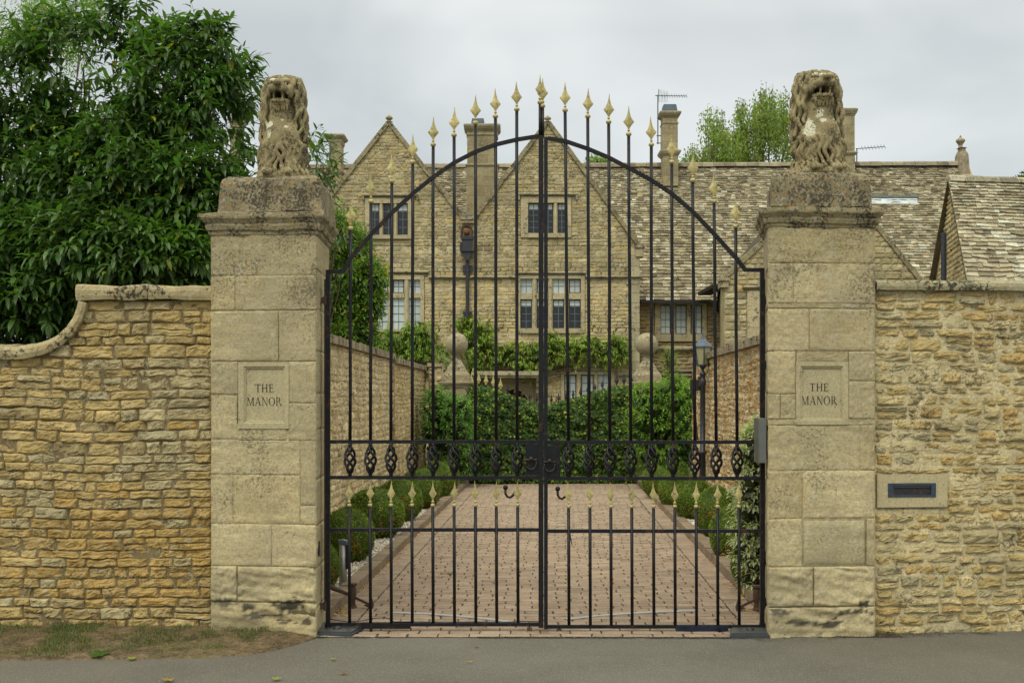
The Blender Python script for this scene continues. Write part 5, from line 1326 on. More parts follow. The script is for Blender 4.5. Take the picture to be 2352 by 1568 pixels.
# rainwater hopper and pipe
m = MB(); Y = HY - .10; ib = (1.3, 1.5, 2)
def trap(a0, a1, b0, b1, y0, y1): return [(hx_(a0), hz_(y0)), (hx_(b0), hz_(y1)), (hx_(b1), hz_(y1)), (hx_(a1), hz_(y0))]
m.prism(trap(1058, 1090, 1061, 1087, 546, 553), 1, HY - .36, HY - .03, ib); m.prism(trap(1062, 1086, 1064, 1085, 553, 578), 1, HY - .33, HY - .03, ib); m.prism(trap(1058, 1090, 1058, 1090, 578, 580), 1, HY - .35, HY - .03, ib)
m.prism(trap(1063, 1086, 1071, 1078, 580, 600), 1, HY - .30, HY - .05, ib); m.prism(trap(1057, 1064, 1057, 1064, 558, 578), 1, HY - .2, HY - .03, ib)
m.build('rainwater_hopper', M['irond'], house)
m = MB(); xx = hx_(1074); m.tube([(xx, HY - .13, hz_(600)), (xx, HY - .13, hz_(735))], .058, 12, ib); 
for py in (617, 723): m.box((hx_(1063), HY - .12, hz_(py + 8)), (hx_(1085), HY - .03, hz_(py - 7)), ib)
m.tube([(xx, HY - .13, hz_(722)), (xx, HY - .13, hz_(742))], .08, 12, ib)
m.build('downpipe', M['irond'], house, smooth=False)
m = MB(); 
for i in range(9):
    a = PI * i / 8; b = PI * (i + 1) / 8
    if i < 8: m.tube([(hx_(1072) + .17 * math.cos(a), HY - .05, hz_(530) + .17 * math.sin(a)), (hx_(1072) + .17 * math.cos(b), HY - .05, hz_(530) + .17 * math.sin(b))], .035, 5)
for s in (-1, 1): m.tube([(hx_(1072) + .17 * s, HY - .05, hz_(530)), (hx_(1072) + .17 * s, HY - .05, hz_(546))], .035, 5)
m.sphere((hx_(1072), HY - .06, hz_(533)), .12, 10, (2, 1.6, 1)); m.build('outlet_grille', M['rust'], house)
m = MB(); m.box((hx_(1062), HY - .06, hz_(500)), (hx_(1092), HY + 2.0, hz_(495))); m.build('lead_gutter', M['lead'], house)

# ---------------------------------------------------------------- roofs
RC = [(.33, .29, .205), (.26, .225, .155), (.40, .36, .27), (.17, .145, .10), (.30, .25, .16)]
def slates(mb, A, B, C_, D_, cw, wd, seed, white=.06, pal=RC, th=.034, clip=None, dens=1.):
    """stone slates on the roof quad A-B (eave), D-C (ridge)"""
    r = np.random.default_rng(seed); A, B, C_, D_ = map(lambda v: np.array(v, float), (A, B, C_, D_))
    Ls = np.linalg.norm((D_ + C_) / 2 - (A + B) / 2); nrm = np.cross(B - A, D_ - A); nrm /= np.linalg.norm(nrm)
    if nrm[2] < 0: nrm = -nrm
    R = []; v = 0; 
    while v < 1:
        h = cw * (1.25 - .5 * v) * r.uniform(.9, 1.1) / Ls; v1 = min(1, v + h); Lw = np.linalg.norm((B - A) * (1 - v) + (C_ - D_) * v); u = -r.random() * wd / Lw
        while u < 1:
            w_ = wd * (1.2 - .45 * v) * r.uniform(.6, 1.45) / Lw; a, b = max(0, u), min(1, u + w_)
            if b > a + .001 and (clip is None or clip((a + b) / 2, v)): R.append((a, b, v, v1))
            u += w_
        v = v1
    R = np.array(R); n = len(R); e = lambda x: x[:, None]
    Pt = lambda u, v: (A * (1 - e(u)) + B * e(u)) * (1 - e(v)) + (D_ * (1 - e(u)) + C_ * e(u)) * e(v)
    g = .004 / np.linalg.norm(B - A); v0 = R[:, 2] - r.uniform(.0, .12, n) * (R[:, 3] - R[:, 2]); v2 = R[:, 3] + .25 * (R[:, 3] - R[:, 2])
    t = th * r.uniform(.6, 1.5, n); j = lambda: r.normal(size=n) * .0035
    dv = (R[:, 3] - R[:, 2]) * .10 * r.normal(size=n)
    b0, b1 = Pt(R[:, 0] + g, v0 + dv), Pt(R[:, 1] - g, v0 - dv); t0, t1 = Pt(R[:, 0] + g, v2), Pt(R[:, 1] - g, v2)
    up0 = e(t + .006 + j()) * nrm; up1 = e(t + .006 + j()) * nrm; base = .0 * nrm
    V = np.stack([b0 + base, b1 + base, b1 + up1, b0 + up0, t1 + .002 * nrm, t0 + .002 * nrm], 1)
    f = np.array([(0, 1, 2, 3), (3, 2, 4, 5)]); fs = (f[None] + (np.arange(n) * 6)[:, None, None]).reshape(-1, 4)
    f2 = np.array([(0, 3, 5), (1, 4, 2)]); fs2 = (f2[None] + (np.arange(n) * 6)[:, None, None]).reshape(-1, 3)
    if np.dot(np.cross(B - A, D_ - A), nrm) < 0: fs = fs[:, ::-1]; fs2 = fs2[:, ::-1]
    C = pick(n, pal, [3, 3, 2, 2, 2], seed + 1, .28); 
    cl = wnoise(np.stack([R[:, 0] * 20, R[:, 2] * 8, R[:, 0] * 0], -1), .6, seed % 9 + 100)
    w_ = r.random(n) < white * np.clip(1 + 1.6 * cl, .1, 4); C[w_] = np.array((.52, .50, .41)) * r.uniform(.7, 1.15, (w_.sum(), 1))
    mb.add(V.reshape(-1, 3), [fs, fs2], np.repeat(C, 6, 0))
    mb.add([A - .03 * nrm, B - .03 * nrm, C_ - .03 * nrm, D_ - .03 * nrm], np.array([(0, 1, 2, 3)]), (.07, .06, .04))
    mb.add([A + 0 * nrm, B + 0 * nrm, C_ + 0 * nrm, D_ + 0 * nrm], np.array([(0, 1, 2, 3)]), (.07, .06, .04))
def ridge(mb, A, B, r0=.14, seed=0, col=(.27, .235, .17)):
    A, B = np.array(A, float), np.array(B, float); n = int(np.linalg.norm(B - A) / .42); r = np.random.default_rng(seed); d = (B - A) / np.linalg.norm(B - A); s = np.cross(d, (0, 0, 1))
    for i in range(n):
        a = A + (B - A) * i / n; b = A + (B - A) * (i + 1) / n - d * .012; k = r.uniform(.9, 1.1); c = np.array(col) * r.uniform(.6, 1.35)
        prof = [(-1.1, -.8), (-.75, .0), (0, .42), (.75, .0), (1.1, -.8)]; V = []
        for p in (a, b):
            for x, z in prof: V.append(p + s * x * r0 * k + np.array((0, 0, z * r0 * k)))
        mb.add(V, np.array([(j, j + 1, 6 + j, 5 + j) for j in range(4)] ), c); mb.add([V[j] for j in range(5)] + [V[j] for j in range(5, 10)], [[0, 1, 2, 3, 4], [9, 8, 7, 6, 5]], c)
EY, EZ = 39.0, 4.84; RY = 43.6; RZt = ZW(383, RY)
mb = MB()
xL, xR = XW(690, RY), XW(2202, RY)
slates(mb, (xL, EY, EZ), (xR, EY, EZ), (xR, RY, RZt), (xL, RY, RZt), .135, .21, 71, white=.07)
ridge(mb, (xL, RY, RZt + .03), (xR, RY, ZW(374, RY)), .15, 3)
mb.build('main_roof', M['roof'], house)
# back slope of the main roof and gable roofs (seen from the side)
mb = MB(); b = 2 * RY - EY
mb.add([(xL, b, EZ), (xR, b, EZ), (xR, RY, RZt), (xL, RY, RZt)], np.array([(0, 1, 2, 3)]), (.24, .2, .15))
for (ax, ay, lx, ly, rx, ry_) in ((893, 286, 690, 540, 1062, 503), (1258, 284, 1090, 503, 1467, 568)):
    for ex, ey in ((lx, ly), (rx, ry_)):
        z_e, z_a = hz_(ey) + .0, hz_(ay)
        mb.add([(hx_(ex), HY + .2, z_e), (hx_(ax), HY + .2, z_a), (hx_(ax), 43.5, z_a - .05), (hx_(ex), EY + (z_e - EZ) / (RZt - EZ) * (RY - EY), z_e)], np.array([(0, 1, 2, 3)]), (.24, .2, .15))
mb.build('gable_roofs', M['roof'], house)
# end wall of the main range and pinnacle
m = MB(); m.prism([(EY, -.1), (b, -.1), (b, EZ), (RY, RZt - .02), (EY, EZ)], 0, xR + .01, xR + .4, (.36, .3, .19)); m.build('end_wall', M['house'], house)
m = MB()
m.sq([(.05, RZt - 1.2), (.02, ZW(410, RY)), (-.03, ZW(358, RY)), (-.06, ZW(352, RY)), (-.10, ZW(346, RY)), (-.10, ZW(342, RY)), (-.05, ZW(341, RY))], .20, .24, (XW(2209, RY), RY, 0), n=5, rough=.01, col=(.30, .25, .18)); m.lathe([(.10, ZW(342, RY)), (.07, ZW(335, RY)), (.10, ZW(331, RY)), (.17, ZW(325, RY)), (.16, ZW(321, RY)), (.06, ZW(317, RY)), (0, ZW(310, RY))], (XW(2206, RY), RY, 0), 14, (.33, .28, .19)); m.build('pinnacle', M['ball'], house)
# pale repaired strip with a dark lead top on the right slope
k0 = lambda px, py: None
def on_roof(px, py, up=.05):
    """point of the front slope under a picture position"""
    s = (RZt - EZ) / (RY - EY); t = (HZ - py) / F; Y = (EZ - H - s * EY) / (t - s); return np.array((XW(px, Y), Y, ZW(py, Y) + up))
m = MB(); q = [on_roof(1990, 470), on_roof(2107, 470), on_roof(2107, 459), on_roof(1990, 459)]; m.add(q, np.array([(0, 1, 2, 3)]), (5, 4.4, 3.8)); q2 = [p + np.array((0, -.0, -.06)) for p in q]; m.add(q[:2] + q2[:2], np.array([(0, 2, 3, 1)]), (4, 4, 4))
q = [on_roof(1990, 459, .09), on_roof(2110, 459, .09), on_roof(2110, 454, .09), on_roof(1990, 454, .09)]; m.add(q, np.array([(0, 1, 2, 3)]), (.5, .6, .5)); q2 = [p + np.array((0, 0, -.1)) for p in q]; m.add(q[:2] + q2[:2], np.array([(0, 2, 3, 1)]), (.4, .5, .4))
m.build('lead_flashing', M['lead'], house)

# low wing between the gables on the right
WY = 39.3; wx = lambda px: XW(px, WY); wz = lambda py: ZW(py, WY)
mb = MB(); hole5 = (wx(1503), wx(1624), wz(785), wz(690))
for (a, b, c, d) in ((1468, 1503, 1020, 690), (1624, 1700, 1020, 690), (1503, 1624, 1020, 785)): mb.box((wx(a), WY + .012, wz(c)), (wx(b), WY + .5, wz(d)), (.38, .30, .17))
rc = rows(lambda z: [(wx(1469), wx(1700))], 0, wz(688), (.09, .16), (.16, .42), seed=81, holes=[hole5]); zc = (rc[:, 2] + rc[:, 3]) / 2
cols = pick(len(rc), [(.46, .32, .14), (.42, .31, .15), (.38, .29, .16), (.48, .36, .19), (.34, .28, .18)], [3, 3, 2, 2, 1], 82, .14); lowm = zc < wz(803); cols[lowm] = pick(lowm.sum(), LOW[:5], [1] * 5, 83, .15) * .85
stones(mb, rc, (0, WY + .01, 0), (1, 0, 0), (0, 0, 1), (0, -1, 0), .035, cols, nx=6, nz=5, gap=.008, jit=.12, rough=.4, p=5, seed=10, sink=.012, tex=.006); mb.build('wing_wall', M['house'], house, smooth=True)
window([(1517, 1541), (1552, 1577.5), (1588, 1613)], [(700, 767)], (1504, 1623, 692, 784), Y=WY, bars=(2, 4))
mould([(1480, 1625, 801)], 'string_course', Y=WY, h=.16, pr=.14, col=(.48, .44, .33)); mould([(1470, 1600, 852), (1470, 1600, 862)], 'string_course', Y=WY, h=.12, col=(.30, .27, .2))
m = MB(); m.box((wx(1541), WY - .05, wz(880)), (wx(1590), WY - .03, wz(872)), (.3, .3, .3)); m.build('slit_window', M['glassdark'], house)
m = MB(); m.box((XW(1472, 38.9), 38.86, EZ - .10), (XW(1660, 38.9), 38.98, EZ - .01)); m.tube([(wx(1655), WY - .1, wz(700)), (wx(1655), WY - .1, 0)], .06, 10); m.tube([(wx(1641), WY - .3, wz(700)), (wx(1647), WY - .15, wz(714)), (wx(1655), WY - .1, wz(722))], .05, 8); m.build('gutter', M['irond'], house)

# low west range, mostly hidden by the laurel
mb = MB(); wx0, wx1 = XW(470, 41), xL + .02
mb.box((wx0, 40.4, -.1), (wx1, 46.4, 4.4), (.40, .33, .2)); mb.prism([(40.4, 4.4), (46.4, 4.4), (43.4, 8.1)], 0, wx0, wx0 + .4, (.40, .33, .2)); mb.build('west_range_wall', M['house'], house)
mb = MB(); slates(mb, (wx0 - .1, 40.1, 4.15), (wx1, 40.1, 4.15), (wx1, 43.4, 8.2), (wx0 - .1, 43.4, 8.2), .17, .28, 75); slates(mb, (wx1, 46.7, 4.15), (wx0 - .1, 46.7, 4.15), (wx0 - .1, 43.4, 8.2), (wx1, 43.4, 8.2), .3, .5, 76); ridge(mb, (wx0 - .1, 43.4, 8.24), (wx1, 43.4, 8.24), .14, 6); mb.build('west_range_roof', M['roof'], house)
# chimneys
def chimney(px, Y, parts, w2y, par=house, cowl=None, name='chimney', col=(.33, .28, .175)):
    """parts: (py_bottom, py_top, half width px, flare)"""
    m = MB(); k = Y / F; r = np.random.default_rng(int(px))
    for (pb, pt, hw, fl, sh) in parts:
        zb, zt = ZW(pb, Y), ZW(pt, Y); h = hw * k
        if fl == 0:
            n = max(1, int((zt - zb) / .3)); 
            for i in range(n):
                a, b_ = zb + (zt - zb) * i / n, zb + (zt - zb) * (i + 1) / n; s = r.uniform(-.4, .4) * h; cc = np.array(col)
                for u0, u1 in ((-h, s), (s, h)): m.box((XW(px, Y) + sh * k + u0, Y - w2y, a + .003), (XW(px, Y) + sh * k + u1 - .004, Y + w2y, b_ - .003), cc * r.uniform(.82, 1.15))
        else: m.sq([(0, zb), (fl * k * .4, zb + (zt - zb) * .3), (fl * k * .6, zb + (zt - zb) * .35), (fl * k, zb + (zt - zb) * .75), (fl * k, zt), (fl * k - .05, zt + .03)], h, w2y, (XW(px, Y) + sh * k, Y, 0), n=4, rough=.006, col=(.30, .265, .18))
    o = m.build(name, M['house'], par)
    if cowl:
        c = MB(); pa, pb, pt, hb, ht = cowl; a, b_, mid = ZW(pb, Y), ZW(pt, Y), None
        cx = XW(pa, Y); mz = a + (b_ - a) * .38
        c.sq([(hb * k * .86, a), (hb * k, mz), (ht * k, b_), (0.01, b_ + .005)], .01, .01, (cx, Y, 0), n=1, col=(.62, .75, .85)); c.build('chimney_cowl', M['lead'], o)
    return o
chimney(1108, 39.6, [(520, 388, 36, 0, 0), (388, 383, 35, 3, 0), (383, 318, 34, 0, 0), (318, 314, 34, 2, 0), (314, 308, 35, 0, 0), (308, 293, 34, 8, 0)], .38, cowl=(1098, 293, 275, 14.5, 12.5))
chimney(1537, 43.0, [(430, 362, 17.5, 0, 1), (362, 350, 18, 6, 0), (350, 290, 17.5, 0, 0), (290, 286, 17.5, 1.5, 0), (286, 275, 17, 0, 0), (275, 262, 16.5, 8, 0)], .30, cowl=(1537, 266, 243, 16, 13.5))
chimney(768, 41.0, [(440, 406, 20, 0, 0), (406, 398, 20, 4, 0), (398, 334, 13, 0, 5), (334, 326, 14, 1.5, 5), (326, 315, 16, 8, 3)], .38)
chimney(545, 42.8, [(530, 292, 11, 0, 0), (292, 276, 11, 5, 0)], .35)
chimney(1944, 43.5, [(400, 362, 14, 0, 0), (362, 354, 14, 5, 0), (354, 272, 13, 0, 0), (272, 256, 13, 6, 0)], .35)

# ---------------------------------------------------------------- right cross wing (gable partly behind the pillar)
CY = 33.0; wing = house
cxp = lambda px: XW(px, CY); czp = lambda py: ZW(py, CY)
def cspan(zm):
    py = HZ - (zm - H) * F / CY
    l = 1663 if py > 642 else 1663 + (642 - py) / .93; r = 1918 + (py - 404) / 1.24
    if py < 408: return []
    return [(cxp(l), cxp(min(r, 2135)))]
ho = (cxp(1716), cxp(1800), czp(780), czp(668))
mb = MB(); z = -.1
while z < czp(405):
    z1 = min(z + .12, czp(405)) if z > czp(645) - .05 else (czp(780) if z < czp(780) - .01 else czp(668) if z < czp(668) - .01 else czp(642))
    iv = cspan((z + z1) / 2)
    for a, b in iv:
        if z >= czp(780) - .01 and z1 <= czp(668) + .01: mb.box((a, CY + .012, z), (ho[0] + .01, CY + .4, z1), (.36, .30, .18)); mb.box((ho[1], CY + .012, z), (b, CY + .4, z1), (.36, .30, .18))
        else: mb.box((a, CY + .012, z), (b, CY + .4, z1), (.36, .30, .18))
    z = z1
rc = rows(cspan, 0, czp(412), (.12, .24), (.2, .5), seed=91, holes=[ho])
stones(mb, rc, (0, CY + .01, 0), (1, 0, 0), (0, 0, 1), (0, -1, 0), .03, pick(len(rc), UP, [3, 3, 2, 2, 1, 3], 92, .15), nx=6, nz=5, gap=.007, jit=.1, rough=.35, p=6, seed=11, sink=.01, tex=.005)
mb.prism([(cxp(1663), CY + .4), (cxp(1663) + .4, CY + .4), (XW(1662, 40), 40), (XW(1652, 40), 40)], 2, -.1, czp(648), (.36, .3, .18)); mb.build('cross_wing_wall', M['house'], house, smooth=False)
coping_line((1918, 406), (1660, 645), Y=CY, w=.11); coping_line((1918, 406), (2118, 654), Y=CY, w=.11); kneeler(1655, 1672, 643, 660, Y=CY)
window([(1744, 1768), (1775, 1796)], [(690, 764)], (1716, 1800, 668, 780), Y=CY, dark={(0, 0), (1, 0)}, bars=(2, 4)); mould([(1705, 1800, 660)], Y=CY)
mb = MB(); 
for ex, ey in ((1660, 645), (2135, 672)):
    ze, za = czp(ey), czp(406); yb = lambda z: EY + (z - EZ) / (RZt - EZ) * (RY - EY)
    A_, B_, C2, D2 = (cxp(ex), CY + .25, ze), (cxp(ex) if ex > 1700 else XW(1650, yb(ze)), yb(ze) + .2, ze), (cxp(1918), yb(za) + .2, za), (cxp(1918), CY + .25, za)
    slates(mb, A_, B_, C2, D2, .2, .3, 93)
mb.build('cross_wing_roof', M['roof'], house)
# eaves brackets in the corner left of the cross wing
m = MB(); m.box((XW(1640, 38), 36, ZW(668, 37)), (XW(1662, 34) , 38.7, ZW(660, 37)), (.2, .14, .09)); m.build('eaves_board', M['twig'], house)

# ================================================================== COTTAGE AT THE FAR RIGHT
f0, a0, b0 = P(2227, 655, 25), P(2188, 412, 27.5), P(2146, 655, 30)
f0g, b0g = f0.copy(), b0.copy(); f0g[2] = b0g[2] = 0
cot = thing('cottage', (f0[0] + 2, 27, 0), 'stone cottage with a steep lichened stone slate roof at the far right', 'cottage')
dv = np.array((1, .12, 0)); dv /= np.linalg.norm(dv)
mb = MB(); Lc = 9.0
V = [f0g, f0, a0, b0, b0g]; V = V + [p + dv * .4 for p in V]
mb.add(V, [[0, 1, 2, 3, 4], [9, 8, 7, 6, 5]], (.40, .32, .18)); mb.add(V, np.array([(0, 5, 6, 1), (1, 6, 7, 2), (2, 7, 8, 3), (3, 8, 9, 4)]), (.4, .32, .18))
g0 = f0g + dv * Lc; g1 = f0 + dv * Lc; mb.add([f0g + dv * .4, g0, g1, f0 + dv * .4], np.array([(0, 1, 2, 3)]), (.44, .35, .2))
ug = (b0g - f0g); Lg_ = np.linalg.norm(ug); ug /= Lg_; ng = np.array((ug[1], -ug[0], 0)); ng = ng if ng[0] < 0 else -ng
def cotsp(z):
    if z < f0[2]: return [(0, Lg_)]
    t = (z - f0[2]) / (a0[2] - f0[2]); return [(Lg_ * .5 * t, Lg_ * (1 - .5 * t))] if t < .97 else []
rc = rows(cotsp, 0, a0[2] - .1, (.09, .15), (.15, .4), seed=95); stones(mb, rc, f0g - ng * .01, ug, (0, 0, 1), ng, .03, pick(len(rc), LOW, [1] * 6, 96, .15), nx=5, nz=4, seed=12, rough=.4, jit=.12, sink=.01)
mb.build('gable_wall', M['house'], cot, smooth=False)
mb = MB(); e = .12
A_ = f0 - dv * .12 - np.array((0, .3, .30)); D_ = a0 - dv * .12 + np.array((0, 0, .02)); slates(mb, A_, A_ + dv * Lc, D_ + dv * Lc - np.array((0, 0, .08)), D_, .135, .22, 97, white=.12, pal=[(.33, .29, .21), (.38, .335, .24), (.42, .38, .29), (.22, .19, .13), (.31, .26, .175)])
B_ = b0 - dv * .12 + np.array((0, .3, -.3)); mb.add([D_, D_ + dv * Lc, B_ + dv * Lc, B_], np.array([(0, 1, 2, 3)]), (.2, .17, .12))
ridge(mb, D_ + np.array((0, 0, .03)), D_ + dv * Lc - np.array((0, 0, .04)), .13, 5, (.36, .32, .24)); mb.build('slate_roof', M['roof'], cot)
m = MB(); p = P(2194, 540, 26.4) + ng * .0; m.tube([P(2194, 534, 26.6) + ng * .25, P(2194, 660, 26.6) + ng * .25], .065, 10, (1.2, 1.5, 2.2)); m.build('downpipe', M['irond'], cot)

# ================================================================== AERIALS
def aerial(px, Y, top, bot, boom, rod, label, loc_y=None, refl=False):
    t = thing('tv_aerial', (XW(px, Y), Y, ZW(bot, Y)), label, 'aerial', 'roof aerials'); k = Y / F
    m = MB(); m.tube([(XW(px, Y), Y, ZW(bot, Y)), (XW(px, Y), Y, ZW(top, Y))], .022, 8, (6, 7, 8)); 
    if refl:
        for py in (312, 329): m.tube([(XW(px - 3, Y), Y, ZW(py, Y)), (XW(px + 12, Y), Y, ZW(py, Y))], .02, 6, (6, 7, 8))
    m.build('mast', M['black'], t)
    m = MB(); (x0, y0), (x1, y1) = boom; m.tube([(XW(x0, Y), Y, ZW(y0, Y)), (XW(x1, Y), Y, ZW(y1, Y))], .016, 6, (5, 6, 6)); m.build('boom', M['black'], t)
    m = MB(); n = rod
    for i in range(n):
        f = .22 + .78 * i / (n - 1); x, y = x0 + (x1 - x0) * f, y0 + (y1 - y0) * f; m.tube([(XW(x - .5, Y), Y + .1, ZW(y - 6, Y)), (XW(x + .5, Y), Y - .1, ZW(y + 6, Y))], .009, 5, (6, 7, 7))
    if refl:
        for i in range(7): x = x0 + 7 + i * 3.4; m.tube([(XW(x + 2, Y), Y + .1, ZW(y0 - 16 + i * .8, Y)), (XW(x - 1, Y), Y - .1, ZW(y0 + 17, Y))], .007 if i else .02, 5, (6, 7, 7))
    m.build('elements', M['black'], t)
aerial(1511, 43.3, 218, 331, ((1505, 220), (1577, 221)), 11, 'tall tv aerial with a long comb boom beside the middle chimney', refl=True)
aerial(1968, 43.6, 343, 378, ((1966, 342), (2032, 337)), 8, 'small tv aerial on the roof ridge just right of the right lion')
# ================================================================== VEGETATION
UPV = np.array((0, 0, 1.))
def sprays(mb, org, dr, r, nl, Ls, Wl, base, tl=.3, kind='big', droop=.5, curl=.35, v=.3, yellow=.06, ycol=(.16, .17, .02), edge=None, stems=None):
    """leafy twigs: leaves set spirally round a short stem"""
    n = len(org); dr = unit(dr); t = np.linspace(.1, 1, nl)
    s1 = unit(np.cross(dr, UPV + .01)); s2 = np.cross(dr, s1)
    ga = 2.4 * np.arange(nl)[None] + r.uniform(0, 6.28, (n, 1)); LT = tl * r.uniform(.7, 1.3, n)
    rad = np.cos(ga)[..., None] * s1[:, None] + np.sin(ga)[..., None] * s2[:, None]
    pos = org[:, None] + dr[:, None] * (LT[:, None, None] * t[None, :, None]) - UPV * (.12 * LT[:, None, None] * t[None, :, None] ** 2)
    d = dr[:, None] * (.35 + .5 * t[None, :, None]) + rad * (.9 - .3 * t[None, :, None]) - UPV * droop * r.uniform(.5, 1.4, (n, nl, 1))
    nr = UPV * 1.0 + rad * .35 + dr[:, None] * .25 + r.normal(size=d.shape) * .18
    m = n * nl; L_ = Ls * r.uniform(.55, 1.2, m) * np.tile(np.interp(t, [0, .5, 1], [.8, 1.05, .75]), n)
    c = greens(m, base, v, yellow, r.integers(1e6), ycol)
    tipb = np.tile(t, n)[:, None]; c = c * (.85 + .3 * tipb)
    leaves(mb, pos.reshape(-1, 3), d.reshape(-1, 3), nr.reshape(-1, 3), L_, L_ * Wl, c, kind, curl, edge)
    if stems is not None:
        a = org; b = org + dr * LT[:, None]; 
        w_ = .0025; q = np.stack([a - s1 * w_, a + s1 * w_, b + s1 * w_ * .5, b - s1 * w_ * .5], 1)
        stems.add(q.reshape(-1, 3), np.arange(n * 4).reshape(-1, 4), (.14, .06, .03))
        q = np.stack([a - s2 * w_, a + s2 * w_, b + s2 * w_ * .5, b - s2 * w_ * .5], 1); stems.add(q.reshape(-1, 3), np.arange(n * 4).reshape(-1, 4), (.14, .06, .03))

def limbs(mb, trunk_base, targets, r, r0, r1=.006, split=None):
    tb = np.array(trunk_base, float)
    for tg in targets:
        tg = np.array(tg, float); n = 7; pts = []; mid = tb * .45 + tg * .55; mid[2] -= .12 * np.linalg.norm(tg - tb)
        for i in range(n + 1):
            t = i / n; p = tb * (1 - t) ** 2 + 2 * mid * t * (1 - t) + tg * t * t + r.normal(size=3) * .02 * np.linalg.norm(tg - tb) * .4 * math.sin(PI * t); pts.append(p)
        mb.tube(pts, [r0 * (1 - i / n) ** 1.2 * .6 + r1 for i in range(n + 1)], 6)

# ---- big laurel behind the left wall
r = np.random.default_rng(101); YT = 9.7; kk = YT / F
def ellp(px, py, rx, ry, Y, ryd): return (np.array(P(px, py, Y)), np.array((rx * Y / F, ryd, ry * Y / F)))
lobes = [ellp(140, 470, 330, 250, 9.9, 1.0), ellp(330, 470, 215, 215, 9.5, .85), ellp(420, 230, 130, 125, 9.6, .6), ellp(210, 215, 190, 160, 9.9, .8), ellp(318, 70, 55, 62, 9.7, .3), ellp(485, 155, 62, 72, 9.5, .35),
         ellp(455, 480, 100, 150, 9.2, .5), ellp(80, 700, 140, 110, 9.0, .55), ellp(250, 590, 170, 90, 8.9, .5), ellp(500, 300, 70, 80, 9.4, .4), ellp(40, 240, 190, 170, 9.8, .8), ellp(-120, 450, 220, 320, 9.8, 1.0), ellp(20, 640, 190, 140, 9.1, .6), ellp(430, 600, 60, 60, 9.0, .3), ellp(335, 612, 150, 52, 8.75, .35)]
dens = [480, 380, 190, 230, 42, 55, 170, 170, 210, 60, 180, 220, 170, 50, 150]
def interior(p, lobes, k):
    m = np.zeros(len(p), bool)
    for c, rad in lobes: m |= (np.linalg.norm((p - c) / rad, axis=1) < k)
    return m
LA = MB(); ST = MB(); O_l, D_l = [], []
for (c, rad), n in zip(lobes, dens):
    p, d = ell_pts(int(n * 2.4), c, rad * .93, r, .72); p[:, 1] = np.where(r.random(len(p)) < .55, c[1] - np.abs(p[:, 1] - c[1]), p[:, 1])
    d = unit(p - c)
    k = ~interior(p, lobes, .60) & (p[:, 1] > 8.32 + .0 * p[:, 2]); p, d = p[k][:int(n * 1.5)], d[k][:int(n * 1.5)]
    O_l.append(p); D_l.append(d)
O_l = np.concatenate(O_l); D_l = np.concatenate(D_l)
# open, airy patches high up where the sky shows through
hole = wnoise(O_l, 2.3, 111); O_up = ZW(430, 9.7); k = ~((hole > .14) & (O_l[:, 2] > O_up) & (r.random(len(O_l)) < .8)); O_l, D_l = O_l[k], D_l[k]
zmin = 1.72; k = (O_l[:, 2] > zmin + .15) ; O_l, D_l = O_l[k], D_l[k]
sprays(LA, O_l, D_l * .8 + UPV * .45 + r.normal(size=D_l.shape) * .28, r, 12, .125, .36, (.032, .078, .020), tl=.25, droop=.30, curl=.42, v=.32, yellow=.015, ycol=(.12, .15, .02), stems=ST)
# dense dark heart of small leaves inside
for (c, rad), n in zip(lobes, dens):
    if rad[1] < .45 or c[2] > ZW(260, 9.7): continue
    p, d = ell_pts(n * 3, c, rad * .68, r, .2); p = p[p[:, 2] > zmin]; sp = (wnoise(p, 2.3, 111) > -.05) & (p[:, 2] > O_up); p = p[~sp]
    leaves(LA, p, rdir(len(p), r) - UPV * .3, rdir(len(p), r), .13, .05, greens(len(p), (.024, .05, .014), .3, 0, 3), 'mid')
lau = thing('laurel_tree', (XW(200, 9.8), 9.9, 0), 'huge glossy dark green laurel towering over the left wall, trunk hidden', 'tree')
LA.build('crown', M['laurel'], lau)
tg = [c + (r.normal(size=3) * .3) * rad for c, rad in lobes for _ in range(4)]
limbs(ST, (XW(200, 9.9), 9.95, .3), tg, r, .055); ST.tube([(XW(200, 9.9), 9.95, -.05), (XW(205, 9.9), 9.95, .5), (XW(195, 9.9), 9.95, 1.2)], [.12, .09, .07], 8)
ST.build('branches', M['twig'], lau)
# small berries
B = MB(); nb = 150; i = r.choice(len(O_l), nb)
for p in O_l[i]: B.sphere(p + r.normal(size=3) * .05, .006, 6)
B.build('berries', plain_mat('dark_berries', (.05, .008, .006), rough=.3, var=.2), lau)

# ---- laurel sprigs rising right of the left lion (a second, thinner plant behind the pillar)
L2_, S2_ = MB(), MB(); pts = [(700, 290), (718, 330), (742, 318), (768, 325), (700, 352), (730, 365), (755, 345), (708, 395), (735, 395), (700, 420), (695, 320), (745, 380), (760, 450), (770, 530), (790, 545), (775, 570), (785, 600), (800, 575), (765, 500), (710, 310), (728, 345), (750, 352), (690, 375), (722, 385), (742, 405), (762, 365), (715, 415), (698, 400), (730, 430)]
org = np.array([P(a, b, 9.0) for a, b in pts]) - np.array((.05, 0, .08)); dd = np.array([(.6 + .3 * r.normal(), -.3 + .3 * r.normal(), .7) for _ in pts]); 
org[:, 1] += r.uniform(-.1, .35, len(pts))
sprays(L2_, org, dd, r, 12, .105, .30, (.035, .082, .02), tl=.20, droop=.5, stems=S2_)
sp2 = thing('laurel_shrub', (XW(690, 9.1), 9.1, 0), 'thin laurel sprigs poking up behind the left pillar, right of the left lion', 'shrub')
L2_.build('foliage', M['laurel'], sp2)
